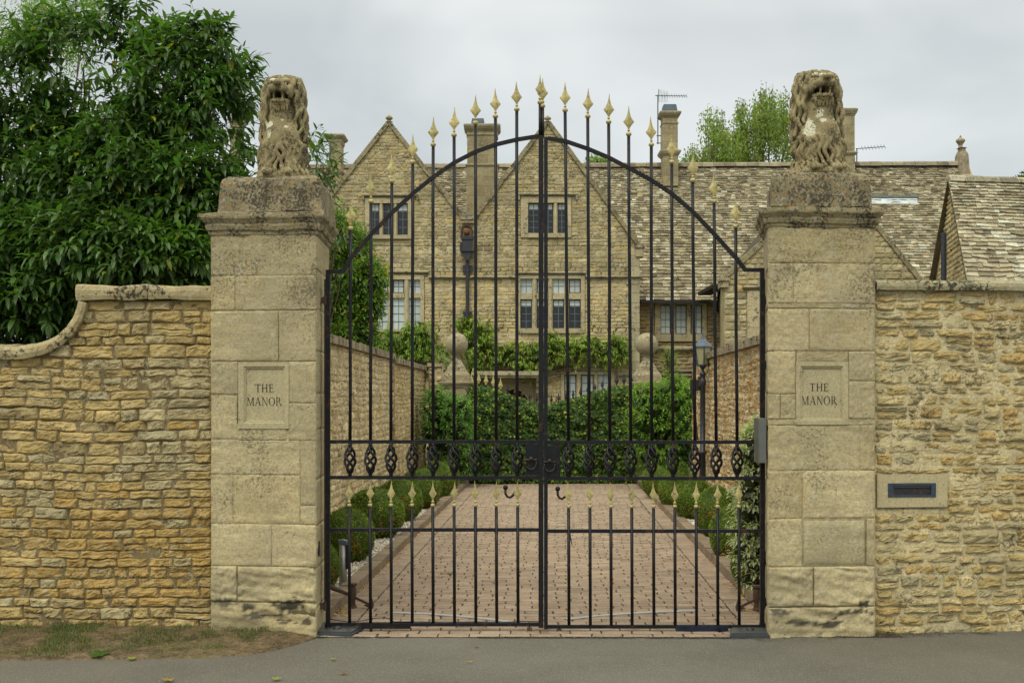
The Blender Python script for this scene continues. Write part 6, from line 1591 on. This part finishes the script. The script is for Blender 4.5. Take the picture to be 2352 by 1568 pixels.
limbs(S2_, (XW(690, 9.1), 9.1, 1.2), org, r, .016, .003); S2_.tube([(XW(690, 9.1), 9.1, -.05), (XW(690, 9.1), 9.1, 1.25)], .02, 8); S2_.build('branches', M['twig'], sp2)

# ---- feathery pale tree far behind, top left
def crown(name, label, cat, lobes, n, leaf, base, mat, Ls, W_, kind='mid', stem=None, droop=.3, v=.3, yellow=.05, shell=.35, group=None, r=None, trunk=None, br=.03, gaps=0, gseed=120, up=.3):
    r = r or np.random.default_rng(len(label)); mb, st = MB(), MB(); tot = sum(np.prod(q[1]) ** (2 / 3) for q in lobes); al = []
    for c, rad in lobes:
        k = int(n * np.prod(rad) ** (2 / 3) / tot); p, d = ell_pts(k, c, rad, r, shell)
        if gaps: m = wnoise(p, gaps, gseed) < .30; p, d = p[m], d[m]
        leaves(mb, p, unit(d) * .7 + rdir(len(p), r) * .8 - UPV * droop, unit(d) * .5 + UPV * up + rdir(len(p), r) * .5, Ls * r.uniform(.6, 1.2, len(p)), Ls * W_, greens(len(p), base, v, yellow, r.integers(1e6)), kind)
        al.append((c, rad))
    t = thing(name, trunk, label, cat, group)
    mb.build('foliage', M[mat], t)
    tb = np.array(trunk, float); mid = np.mean([c for c, _ in al], 0); top = tb * .3 + mid * .7; top[2] = tb[2] + (mid[2] - tb[2]) * .6
    st.tube([tb - (0, 0, .1), tb * .6 + top * .4, top], [br * 2.2, br * 1.6, br * 1.1], 8); limbs(st, top, [c + r.normal(size=3) * rad * .4 for c, rad in al for _ in range(3)], r, br, br * .15)
    st.build('branches', M['bark'], t)
    return t
crown('ash_tree', 'pale feathery tree top behind the laurel at the top left corner', 'tree', [ellp(100, 40, 90, 70, 15, .8), ellp(200, 20, 50, 60, 15, .5), ellp(40, 90, 80, 60, 15, .6), ellp(150, 110, 70, 60, 15, .6)], 9000, 0, (.09, .16, .045), 'leaf', .06, .3, 'mid', trunk=(XW(120, 15), 15, 0), shell=.2, gaps=2.2, r=np.random.default_rng(5))

# ---- birches behind the roofs
def birch(label, lobes, n, Y, trunk, seed):
    r = np.random.default_rng(seed); mb, st = MB(), MB(); t = thing('birch_tree', trunk, label, 'birch', 'birch trees beyond the roofs')
    for c, rad in lobes:
        k = int(n * 6.5 * rad[0] * rad[2]); d = rdir(k, r); tt = r.random(k) ** .5; p = c + d * tt[:, None] * rad; m = wnoise(p, .55, 130 + seed) + .3 * wnoise(p, 1.6, 131) < .22; p = p[m]
        # hanging strings of leaves
        for q in range(6):
            pp = p - UPV * (q * .16) + r.normal(size=p.shape) * .09
            leaves(mb, pp, rdir(len(pp), r) * .7 - UPV * .8, rdir(len(pp), r), .14 * r.uniform(.6, 1.2, len(pp)), .09, greens(len(pp), (.15, .185, .055), .3, .2, q), 'quad')
        a = p[r.choice(len(p), min(len(p), 40))]
        for b in a: st.tube([b + UPV * .1, b - UPV * .9], [.009, .004], 3, (1, .8, .6), caps=False)
    tb = np.array(trunk, float); lim = [c + r.normal(size=3) * rad * .5 for c, rad in lobes for _ in range(3)]
    top = np.mean([c for c, _ in lobes], 0); st.tube([tb, tb * .5 + top * .5, top], [.28, .2, .09], 10, (3, 3, 2.8)); limbs(st, tb * .35 + top * .65, lim, r, .07, .01)
    mb.build('crown', M['birch'], t); st.build('trunk', M['bark'], t)
birch('tall weeping birch rising above the roof just left of the right lion', [ellp(1762, 225, 36, 36, 56, 1.6), ellp(1755, 280, 62, 50, 56, 2), ellp(1790, 330, 62, 70, 56, 2), ellp(1720, 335, 40, 60, 56, 1.8), ellp(1810, 240, 30, 45, 56, 1.4), ellp(1700, 250, 14, 25, 56, 1), ellp(1695, 300, 25, 30, 56, 1)], 75, 56, (XW(1770, 56), 56, 0), 1)
birch('shorter weeping birch above the roof between the middle chimney and the tall birch', [ellp(1632, 275, 34, 32, 54, 1.4), ellp(1640, 330, 58, 52, 54, 1.8), ellp(1600, 362, 38, 26, 54, 1.2), ellp(1665, 370, 40, 30, 54, 1.4)], 75, 54, (XW(1640, 54), 54, 0), 2)
crown('garden_tree', 'wispy tree top just showing over the roof right of the second gable', 'tree', [ellp(1370, 372, 26, 16, 60, 1), ellp(1388, 380, 22, 14, 60, 1)], 1100, 0, (.12, .17, .07), 'birch', .22, .5, 'quad', trunk=(XW(1375, 60), 60, 0), shell=.1, br=.05, gaps=.8)
crown('conifer', 'dark tree top just showing over the cottage ridge at the right edge', 'tree', [ellp(2350, 418, 22, 13, 45, .8), ellp(2395, 405, 40, 26, 45, 1)], 1800, 0, (.035, .06, .02), 'leaf', .25, .3, 'mid', trunk=(XW(2370, 45), 45, 0), shell=.1, br=.06)

# ---- loose evergreen at the left of the house
r = np.random.default_rng(40)
mg = thing('evergreen_shrub', (XW(790, 25), 25, 0), 'tall loose evergreen between the left pillar and the house front', 'shrub')
lb_ = [ellp(770, 545, 48, 62, 24, .9), ellp(800, 640, 72, 80, 24, 1.0), ellp(785, 730, 68, 66, 24, .9), ellp(845, 640, 32, 30, 23.5, .5), ellp(815, 575, 30, 36, 24, .6), ellp(820, 770, 40, 40, 23.5, .6), ellp(850, 700, 18, 20, 23.5, .3), ellp(740, 640, 60, 140, 24.5, 1)]
F_, S_ = MB(), MB(); o_, d_ = [], []
for c, rad in lb_:
    p, d = ell_pts(int(900 * rad[0] * rad[2]) + 60, c, rad, r, .55); o_.append(p); d_.append(d)
o_, d_ = np.concatenate(o_), np.concatenate(d_)
sprays(F_, o_, d_ + UPV * .5 + r.normal(size=d_.shape) * .4, r, 9, .13, .45, (.05, .105, .022), tl=.26, kind='mid', droop=.25, v=.35, yellow=.06, ycol=(.25, .20, .04), stems=None)
p, d = [], []
for c, rad in lb_: q, _ = ell_pts(500, c, rad * .7, r, .1); leaves(F_, q, rdir(len(q), r), rdir(len(q), r), .22, .14, greens(len(q), (.03, .06, .015), .3, 0, 1), 'quad')
F_.build('foliage', M['leaf'], mg); limbs(S_, (XW(790, 25), 24.6, .3), [c + r.normal(size=3) * rad * .5 for c, rad in lb_ for _ in range(4)], r, .06, .008); S_.tube([(XW(790, 25), 24.6, -.1), (XW(790, 25), 24.6, .5)], .1, 8); S_.build('branches', M['bark'], mg)

# ---- wisteria on the front
def climber(name, label, cat, blobs, n, base, Ls, seed, Y=HY, depth=.35, trunk=None, droop=.8, v=.3, yellow=.12, ycol=(.22, .26, .05), mat='leaf', kind='mid', W_=.34, nl=9, tl=.30, group=None):
    r = np.random.default_rng(seed); F_, S_ = MB(), MB(); t = thing(name, (XW(trunk[0], Y), Y - .15, 0), label, cat, group); allp = []
    for (px, py, rx, ry) in blobs:
        c, rad = ellp(px, py, rx, ry, Y - .15, depth); k = int(n * rad[0] * rad[2]) + 20; p, d = ell_pts(k, c, rad, r, .45); m = p[:, 1] < Y - .06; p, d = p[m], d[m]; allp.append(p)
        dd = np.stack([d[:, 0] * .6, -.8 * np.ones(len(p)), d[:, 2] * .5 - .1], 1) + r.normal(size=p.shape) * .35
        sprays(F_, p, dd, r, nl, Ls, W_, base, tl=tl, kind=kind, droop=droop, v=v, yellow=yellow, ycol=ycol)
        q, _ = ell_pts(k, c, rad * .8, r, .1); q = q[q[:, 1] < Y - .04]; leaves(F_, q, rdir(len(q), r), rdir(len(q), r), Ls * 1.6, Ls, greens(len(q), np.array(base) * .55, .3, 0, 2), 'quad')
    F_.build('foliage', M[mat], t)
    tb = np.array((XW(trunk[0], Y), Y - .12, 0)); S_.tube([tb, tb + (0.05, 0, 1.0), (XW(trunk[0], Y), Y - .12, ZW(trunk[1], Y))], [.07, .06, .05], 7)
    limbs(S_, (XW(trunk[0], Y), Y - .12, ZW(trunk[1], Y)), [p[r.integers(len(p))] for p in allp for _ in range(2)], r, .04, .012); S_.build('stems', M['bark'], t)
    return t
climber('wisteria', 'long wisteria trained along the house front above the door hood', 'climbing plant', [(1100, 762, 36, 32), (1075, 790, 30, 30), (1120, 805, 40, 34), (1170, 812, 46, 36), (1220, 812, 44, 34), (1262, 806, 32, 32), (1310, 808, 42, 30), (1345, 795, 32, 26), (1385, 805, 36, 36), (1415, 792, 26, 26), (1430, 815, 20, 20), (1070, 745, 22, 14), (1270, 785, 20, 14), (1210, 838, 24, 20)], 150, (.095, .165, .030), .17, 61, trunk=(1085, 850))
climber('wisteria', 'bushy wisteria mass under the big left house window', 'climbing plant', [(860, 790, 36, 30), (900, 780, 36, 30), (945, 775, 40, 40), (975, 765, 24, 34), (985, 800, 30, 26), (920, 812, 60, 26), (1010, 815, 26, 26), (1015, 850, 26, 26), (1085, 850, 16, 22)], 150, (.085, .160, .030), .16, 62, trunk=(960, 850), ycol=(.2, .24, .04))

# ---- ivy over the inner gates
IY = 21.15; r = np.random.default_rng(77)
ivx0, ivx1 = XW(1076, IY), XW(1458, IY)
def ivtop(x):
    px = CX + x * F / IY; return ZW(np.interp(px, [1076, 1090, 1110, 1135, 1165, 1200, 1240, 1262, 1300, 1335, 1370, 1400, 1430, 1458], [893, 888, 890, 896, 908, 920, 932, 933, 925, 915, 903, 893, 889, 892]), IY)
ivy = thing('inner_gate', ((ivx0 + ivx1) / 2, IY + .12, 0), 'iron double gate smothered in dark ivy, between the ball piers at the drive end', 'gate')
m = MB()
for k in range(23):
    x = ivx0 + .05 + (ivx1 - ivx0 - .1) * k / 22; m.tube([(x, IY + .14, .06), (x, IY + .14, ivtop(x) + .06)], .011, 6)
for z in (.12, 1.0): m.box((ivx0, IY + .125, z), (ivx1, IY + .155, z + .035))
m.build('bars', M['iron'], ivy)
for k in range(23):
    x = ivx0 + .05 + (ivx1 - ivx0 - .1) * k / 22; zt = ivtop(x); px = CX + x * F / (IY + .14); gold = px < 1165
    if 1155 < px < 1440 and k % 2 == 0 and not (1225 < px < 1275): pass
    h = .235 if px < 1160 or px > 1400 else .17; w_ = .045; pr = [(0, .002), (.3, .24), (.58, .68), (.70, 1), (.82, .6), (1, .15)]; V = []
    z1 = float(zt) + .06 + h
    for t_, kk_ in pr:
        z = z1 - t_ * h; wv = max(.0015, w_ * kk_ * (h / .235)); V += [(x - wv, IY + .14, z), (x, IY + .14 - .3 * wv, z), (x + wv, IY + .14, z), (x, IY + .14 + .3 * wv, z)]
    mm = MB(); mm.add(V, np.array([(i * 4 + j, i * 4 + 4 + j, i * 4 + 4 + (j + 1) % 4, i * 4 + (j + 1) % 4) for i in range(5) for j in range(4)])); mm.build('spear_finial', M['gold'] if gold else M['irond'], ivy)
F_ = MB(); n = 22000; x = r.uniform(ivx0, ivx1, n); zt = ivtop(x); z = .05 + (zt - .05 + .05) * r.random(n) ** .95; bulge = .07 * wnoise(np.stack([x, z, x * 0], -1), 3.0, 140) + .05 * wnoise(np.stack([x, z, x * 0], -1), 9, 141)
y = IY - .02 - .10 * np.sqrt(np.clip(1 - ((z - .9) / 1.1) ** 4, 0, 1)) - bulge + r.uniform(-.015, .09, n); ztt = z > zt - .04; y[ztt] = IY + r.uniform(-.12, .28, ztt.sum())
dn = np.stack([r.normal(size=n) * .5, -.45 + .2 * r.normal(size=n), -.9 + .4 * r.normal(size=n)], 1); nr = np.stack([r.normal(size=n) * .5, -1 + .3 * r.normal(size=n), .8 + .5 * r.normal(size=n)], 1)
c = greens(n, (.024, .056, .013), .4, .13, 9, (.13, .18, .035)); sz = r.uniform(.035, .07, n)
leaves(F_, np.stack([x, y, z], 1), dn, nr, sz, sz * .95, c, 'mid')
k = r.random(n) < .45; leaves(F_, np.stack([x, y + .12, z], 1)[k], dn[k], nr[k], .08, .08, greens(k.sum(), (.018, .036, .012), .3, 0, 4), 'mid')
k = r.random(n) < .25; yb_ = IY + .3 - .05 * r.random(n); leaves(F_, np.stack([x, yb_, z], 1)[k], dn[k], -nr[k], .08, .08, greens(k.sum(), (.025, .05, .015), .3, 0, 4), 'mid')
F_.build('ivy', M['ivy'], ivy)
# timber sill the gates stand on
s = MB(); s.box((XW(1060, 21.3), 21.22, .0), (XW(1475, 21.3), 21.36, .045), (.25, .19, .13)); structure(s.build('path', M['brick']))

# ---- bushes beside the ivy
def bush(label, blobs, base, seed, Y, trunk, Ls=.075, n=420, yellow=.08, ycol=(.13, .2, .035), W_=.36, dn=.9, depth=.7, name='shrub', mat='leaf', tl=.13, nl=9, inner=(.02, .045, .014), droop=.2, cat='shrub', edge=None, kind='mid'):
    r = np.random.default_rng(seed); F_, S_ = MB(), MB(); t = thing(name, (XW(trunk, Y), Y, 0), label, cat)
    bb = [ellp(a, b, c, d, Y, depth * (c * Y / F) / .5 if c * Y / F < .5 else depth) for a, b, c, d in blobs]
    for c, rad in bb:
        k = int(n * (rad[0] * rad[2] + rad[0] * rad[1])) + 15; p, d = ell_pts(k, c, rad, r, .8); m = ~interior(p, [q for q in bb if q[0] is not c], .8) & (p[:, 2] > .03); p, d = p[m], d[m]
        bt = (.75 + .25 * np.clip((p[:, 2] - c[2]) / rad[2], -1, 1))
        sprays(F_, p, d + UPV * .55 + r.normal(size=p.shape) * .3, r, nl, Ls, W_, base, tl=tl, kind=kind, droop=droop, v=.3, yellow=yellow, ycol=ycol, edge=edge)
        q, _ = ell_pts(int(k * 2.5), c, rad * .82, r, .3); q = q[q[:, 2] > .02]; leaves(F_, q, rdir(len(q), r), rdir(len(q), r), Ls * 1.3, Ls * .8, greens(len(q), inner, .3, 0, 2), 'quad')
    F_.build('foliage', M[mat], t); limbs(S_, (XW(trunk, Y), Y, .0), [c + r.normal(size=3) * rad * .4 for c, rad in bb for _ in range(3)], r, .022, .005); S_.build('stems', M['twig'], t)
    return t
bush('leafy mid-green shrub at the end of the left wall, left of the ivy gate', [(1010, 950, 40, 42), (1045, 960, 42, 38), (1000, 1010, 34, 50), (1040, 1015, 46, 56), (1062, 1062, 26, 36), (1005, 918, 26, 24), (1062, 938, 20, 20)], (.055, .135, .035), 31, 20.3, 1035, Ls=.085, ycol=(.13, .24, .07), yellow=.15)
bush('bright lime-green shrub right of the ivy gate, reaching the right wall', [(1490, 925, 42, 40), (1535, 915, 44, 34), (1575, 915, 32, 34), (1500, 975, 50, 52), (1555, 975, 52, 56), (1510, 1035, 52, 48), (1565, 1040, 44, 46), (1470, 1000, 20, 44), (1555, 893, 26, 18)], (.070, .145, .028), 32, 19.9, 1530, Ls=.095, ycol=(.13, .21, .04), yellow=.2, inner=(.02, .05, .014))
bush('small silvery lavender tuft above the left link wall', [(1018, 835, 14, 16), (1006, 845, 12, 10)], (.16, .20, .13), 33, 22.6, 1015, Ls=.09, W_=.12, n=500, tl=.2, yellow=0, inner=(.10, .13, .08), name='lavender')
# little olive standard
olv = bush('small grey-green standard olive tree standing before the right wing wall', [(1537, 835, 16, 26), (1545, 868, 16, 18), (1530, 862, 12, 14), (1552, 880, 12, 10), (1533, 815, 10, 12)], (.10, .145, .055), 34, 27.0, 1540, Ls=.075, W_=.22, n=380, tl=.14, yellow=.05, inner=(.06, .08, .035), name='olive_tree', cat='tree')

# ---- clipped box balls (three variants, copied)
def box_mesh(seed):
    r = np.random.default_rng(seed); mb = MB(); n = 11000; d = rdir(n, r); d = d[d[:, 2] > -.9]; n = len(d)
    lump = 1 + .035 * wnoise(d, 1.6, 150 + seed) + .025 * wnoise(d, 4.5, 151 + seed)
    p = d * (lump * (1 - .05 * r.random(n) ** 2))[:, None]; p[:, 2] = np.clip(p[:, 2], -.85, 2) ; sz = r.uniform(.045, .085, n)
    c = greens(n, (.052, .092, .018), .38, .12, seed, (.13, .15, .03)); br = wnoise(p, 2.2, 155 + seed); k = (br > .55) & (p[:, 2] < .3); c[k] = np.array((.12, .09, .03)) * r.uniform(.6, 1.2, (k.sum(), 1))
    leaves(mb, p - d * .02, d * .35 + rdir(n, r) * .8 + UPV * .25, d * .9 + rdir(n, r) * .55 + UPV * .3, sz, sz * .6, c, 'quad')
    V = []; core = MB(); core.sphere((0, 0, 0), .93, 26, (.025, .04, .011)); mb.add(np.clip(core.V[0], [-9, -9, -.85], 9), core.F[0], (.03, .05, .011))
    return mb
protos = []
for sdd in (1, 2, 3):
    o = box_mesh(sdd).build('box_ball', M['box']); protos.append(o.data); bpy.data.objects.remove(o)
def ball(px, base, wpx, hpx, var, label):
    Y = F * (H - .04) / (base - HZ) + .18; rx = wpx / 2 * Y / F; rz = hpx * Y / F / 1.86
    o = bpy.data.objects.new('box_ball', protos[var]); COL.objects.link(o); o.location = (XW(px, Y), Y, .04 + rz * .85); o.scale = (rx, rx, rz); o.rotation_euler = (0, 0, random.uniform(0, 6))
    tag(o, label, 'topiary', 'clipped box balls beside the drive')
BL = [(735, 1362, 92, 112, 0, 'clipped box ball nearest the left pillar, mostly hidden behind the left gate post'), (800, 1293, 122, 122, 1, 'large clipped box ball behind the steel bollard, second in the left row'),
      (862, 1237, 138, 112, 2, 'widest clipped box ball of the left row, third from the gate'), (918, 1199, 106, 98, 0, 'fourth clipped box ball of the left row counting from the gate'),
      (965, 1169, 98, 92, 1, 'fifth clipped box ball of the left row counting from the gate'), (1003, 1145, 78, 84, 2, 'second farthest clipped box ball of the left row'), (1028, 1127, 56, 68, 0, 'farthest clipped box ball of the left row, by the mid-green shrub'),
      (1722, 1352, 88, 100, 1, 'clipped box ball nearest the right pillar, partly under the variegated shrub'), (1676, 1286, 96, 120, 2, 'tall clipped box ball in front of the variegated shrub, second in the right row'),
      (1645, 1236, 98, 116, 0, 'clipped box ball just in front of the lamp post foot'), (1592, 1194, 90, 96, 1, 'clipped box ball left of the lamp post, fourth in the right row'), (1548, 1166, 74, 84, 2, 'clipped box ball fifth in the right row counting from the gate'),
      (1506, 1140, 66, 70, 0, 'farthest low clipped box ball of the right row, at the kerb end'), (1622, 1150, 84, 76, 2, 'clipped box ball by the wall beside the lamp post'), (1545, 1122, 74, 76, 1, 'clipped box ball half hidden behind the right row, below the lime-green shrub')]
for b in BL: ball(*b)

# ---- variegated shrub at the right gate post
bush('cream and green variegated shrub squeezed between the right pillar and the drive', [(1732, 1050, 26, 62), (1728, 1130, 32, 62), (1728, 1200, 34, 56), (1726, 1262, 30, 36), (1740, 1320, 26, 40), (1745, 1000, 18, 36)], (.14, .22, .08), 35, 9.25, 1738, Ls=.066, W_=.36, n=1900, nl=8, tl=.09, yellow=.0, inner=(.07, .09, .04), edge=(.72, .74, .50), kind='mid', mat='variegated', name='variegated_shrub')

# ---- lamp post
LY = 15.4; lx = XW(1614, LY); zl = lambda py: ZW(py, LY)
lamp = thing('lamp_post', (lx, LY, 0), 'dark victorian lamp post with a six-sided lantern, lamp unlit, before the right wall', 'lamp post')
m = MB(); m.lathe([(.11, 0), (.11, .05), (.095, .07), (.09, .16), (.075, .20), (.07, .24), (.055, .26), (.050, .32), (.044, .36), (.040, zl(1042)), (.055, zl(1041)), (.055, zl(1036)), (.036, zl(1034)), (.034, zl(886)), (.045, zl(884)), (.045, zl(872)), (.034, zl(870)), (.034, zl(862)), (.045, zl(860)), (.045, zl(857)), (.020, zl(853)), (.018, zl(847)), (.045, zl(842)), (.05, zl(840))], (lx, LY, 0), 20, (1.0, 1.4, 1.9)); m.build('post', M['irond'], lamp, smooth=True)
m = MB(); m.tube([(lx - .04, LY, zl(864)), (lx - .04, LY, zl(888))], .02, 8); m.box((lx - .16, LY + .02, zl(897)), (lx - .03, LY + .06, zl(872))); m.tube([(lx - .13, LY + .04, zl(897)), (lx - .07, LY + .04, zl(1010))], .02, 6); m.build('bracket', M['irond'], lamp)
def hexring(r_, z, n=6, off=PI / 6): return [(lx + r_ * math.cos(off + 2 * PI * i / n), LY + r_ * math.sin(off + 2 * PI * i / n), z) for i in range(n)]
r0, r1 = .086, .124; z0, z1 = zl(838), zl(797)
g_l = MB(); a, b = hexring(r0 - .006, z0), hexring(r1 - .006, z1); g_l.add(a + b, np.array([(i, (i + 1) % 6, 6 + (i + 1) % 6, 6 + i) for i in range(6)])); 
lantern = MB(); a, b = hexring(r0, z0), hexring(r1, z1)
for i in range(6): lantern.tube([a[i], b[i]], .0075, 6, (1.6, 2.4, 3.4))
lantern.add(hexring(r0 + .01, z0 - .012) + hexring(r0 + .01, z0 + .006) , np.array([(i, (i + 1) % 6, 6 + (i + 1) % 6, 6 + i) for i in range(6)]), (1.6, 2.4, 3.4)); lantern.F.append(np.array([[lantern.n - 12 + i for i in range(6)][::-1]])); lantern.F.append(np.array([[lantern.n - 6 + i for i in range(6)]]))
lo = lantern.build('lantern_frame', M['irond'], lamp); g_l.build('lantern_glass', M['lampglass'], lo)
m = MB(); rs = [(r1 - .01, z1 - .004), (r1 + .014, z1 - .004), (r1 + .016, z1 + .008), (.065, zl(783)), (.034, zl(779)), (.026, zl(774)), (.014, zl(772)), (.020, zl(770)), (.008, zl(768)), (.014, zl(766)), (0.002, zl(760))]
V = []; [V.extend(hexring(q[0], q[1])) for q in rs]; m.add(V, np.array([(k * 6 + i, k * 6 + (i + 1) % 6, k * 6 + 6 + (i + 1) % 6, k * 6 + 6 + i) for k in range(len(rs) - 1) for i in range(6)]), (4.5, 6, 7.5)); m.build('lantern_roof', M['irond'], lamp)

# ---- fallen leaves on the lane and drive
leafc = [(.15, .19, .05), (.035, .08, .015), (.13, .08, .035), (.2, .16, .05)]
FL = [(230, 1508, .10, 1, 'large dark green fallen leaf at the verge edge on the left', 1.6), (303, 1516, .055, 0, 'pale green fallen leaf right of the dark one at the verge edge', 1), (765, 1517, .035, 0, 'tiny pale green leaf on the lane left of the gate centre', 1), (788, 1549, .04, 2, 'curled brown leaf on the lane below the left pillar side', 1), (1095, 1487, .03, 2, 'small orange-brown leaf on the lane before the gate', 1),
      (635, 1563, .05, 0, 'pale leaf at the bottom picture edge on the lane', 1), (385, 1566, .06, 3, 'yellow leaf at the bottom picture edge left on the lane', 1), (1077, 1524, .045, 3, 'dry straw-coloured sliver on the lane before the gate', .3), (1033, 1320, .05, 1, 'mossy green leaf lying on the drive bricks', 1), (836, 1345, .06, 3, 'pale twig-like leaf on the bricks beside the left kerb', .5), (2335, 1446, .05, 2, 'reddish leaf at the foot of the right wall', 1)]
for px, py, sz, ci, lab, wf in FL:
    Y = F * H / (py - HZ); x = XW(px, Y); mb = MB(); rr_ = np.random.default_rng(px); n = 14; V = [(x, Y, .012)]
    a0 = rr_.uniform(0, 6)
    for i in range(n): a = 2 * PI * i / n; k = sz * .5 * (1 + .3 * math.cos(5 * a)); V.append((x + k * math.cos(a + a0), Y + k * wf * math.sin(a + a0), .008 + .018 * rr_.random() * (k / .05)))
    mb.add(V, np.array([(0, 1 + i, 1 + (i + 1) % n) for i in range(n)]), leafc[ci]); o = mb.build('fallen_leaf', M['leaf']); o.data.transform(Matrix.Translation((-x, -Y, 0))); o.location = (x, Y, .004); tag(o, lab, 'leaf', 'fallen leaves')
# litter drifting along the left kerb and over the gravel
r = np.random.default_rng(9); mb = MB(); n = 420; y = 8.3 + 9 * r.random(n) ** 1.6; s = r.random(n) < .62; x = np.where(s, kl(y) + .01 + .09 * r.random(n) ** 2, kr(y) - .01 - .08 * r.random(n) ** 2); z = np.full(n, .016)
k = r.random(n) < .25; x[k] = kl(y[k]) - .15 - .3 * r.random(k.sum()); z[k] = .055
a = r.uniform(0, 6.28, n); leaves(mb, np.stack([x, y, z], 1), np.stack([np.cos(a), np.sin(a), .25 * r.random(n)], 1), np.tile(UPV, (n, 1)) + r.normal(size=(n, 3)) * .3, r.uniform(.015, .045, n), .016, pick(n, [(.26, .13, .04), (.36, .24, .05), (.16, .07, .03), (.2, .2, .05)], [3, 3, 2, 1], 3, .2), 'mid')
tag(mb.build('leaf_litter', M['leaf']), 'small dead leaves gathered along the foot of the kerbs', 'leaf litter', kind='stuff')
n = 900; r = np.random.default_rng(19); mb = MB(); x = r.uniform(-5, 4, n); y = r.uniform(4.5, 7.6, n); a = r.uniform(0, 6.28, n)
k = y < np.interp(x, [-5, -1.86, -1.33, 4], [6.95, 7.05, 7.5, 7.55]); x, y, a = x[k], y[k], a[k]; n = len(x)
leaves(mb, np.stack([x, y, np.full(n, .004)], 1), np.stack([np.cos(a), np.sin(a), np.zeros(n)], 1), np.tile(UPV, (n, 1)), r.uniform(.004, .014, n), .005, pick(n, [(.32, .29, .22), (.05, .045, .04), (.2, .16, .08)], [3, 2, 2], 5, .2), 'quad')
n = 5200; x = r.uniform(-1.4, 4.2, n); ye = np.interp(x, [-1.4, -1.3, .2, 1.72, 1.78, 2.5, 4.6], [7.5, 7.66, 7.655, 7.64, 7.68, 7.76, 7.93]); wd_ = np.where(x > 1.6, .06, .018)
y = ye - np.abs(r.normal(size=n)) * wd_ + .01; k = wnoise(np.stack([x, y, x * 0], -1), 3, 160) > -.25; x, y = x[k], y[k]; n = len(x); a = r.uniform(0, 6.28, n)
leaves(mb, np.stack([x, y, np.full(n, .006)], 1), np.stack([np.cos(a), np.sin(a), np.zeros(n)], 1), np.tile(UPV, (n, 1)), r.uniform(.006, .022, n), .008, pick(n, [(.07, .055, .035), (.12, .095, .06), (.09, .10, .03), (.30, .27, .2)], [4, 3, 2, 1], 6, .25), 'quad')
tag(mb.build('grit', M['plainstone']), 'grit and crumbs scattered on the asphalt', 'grit', kind='stuff')
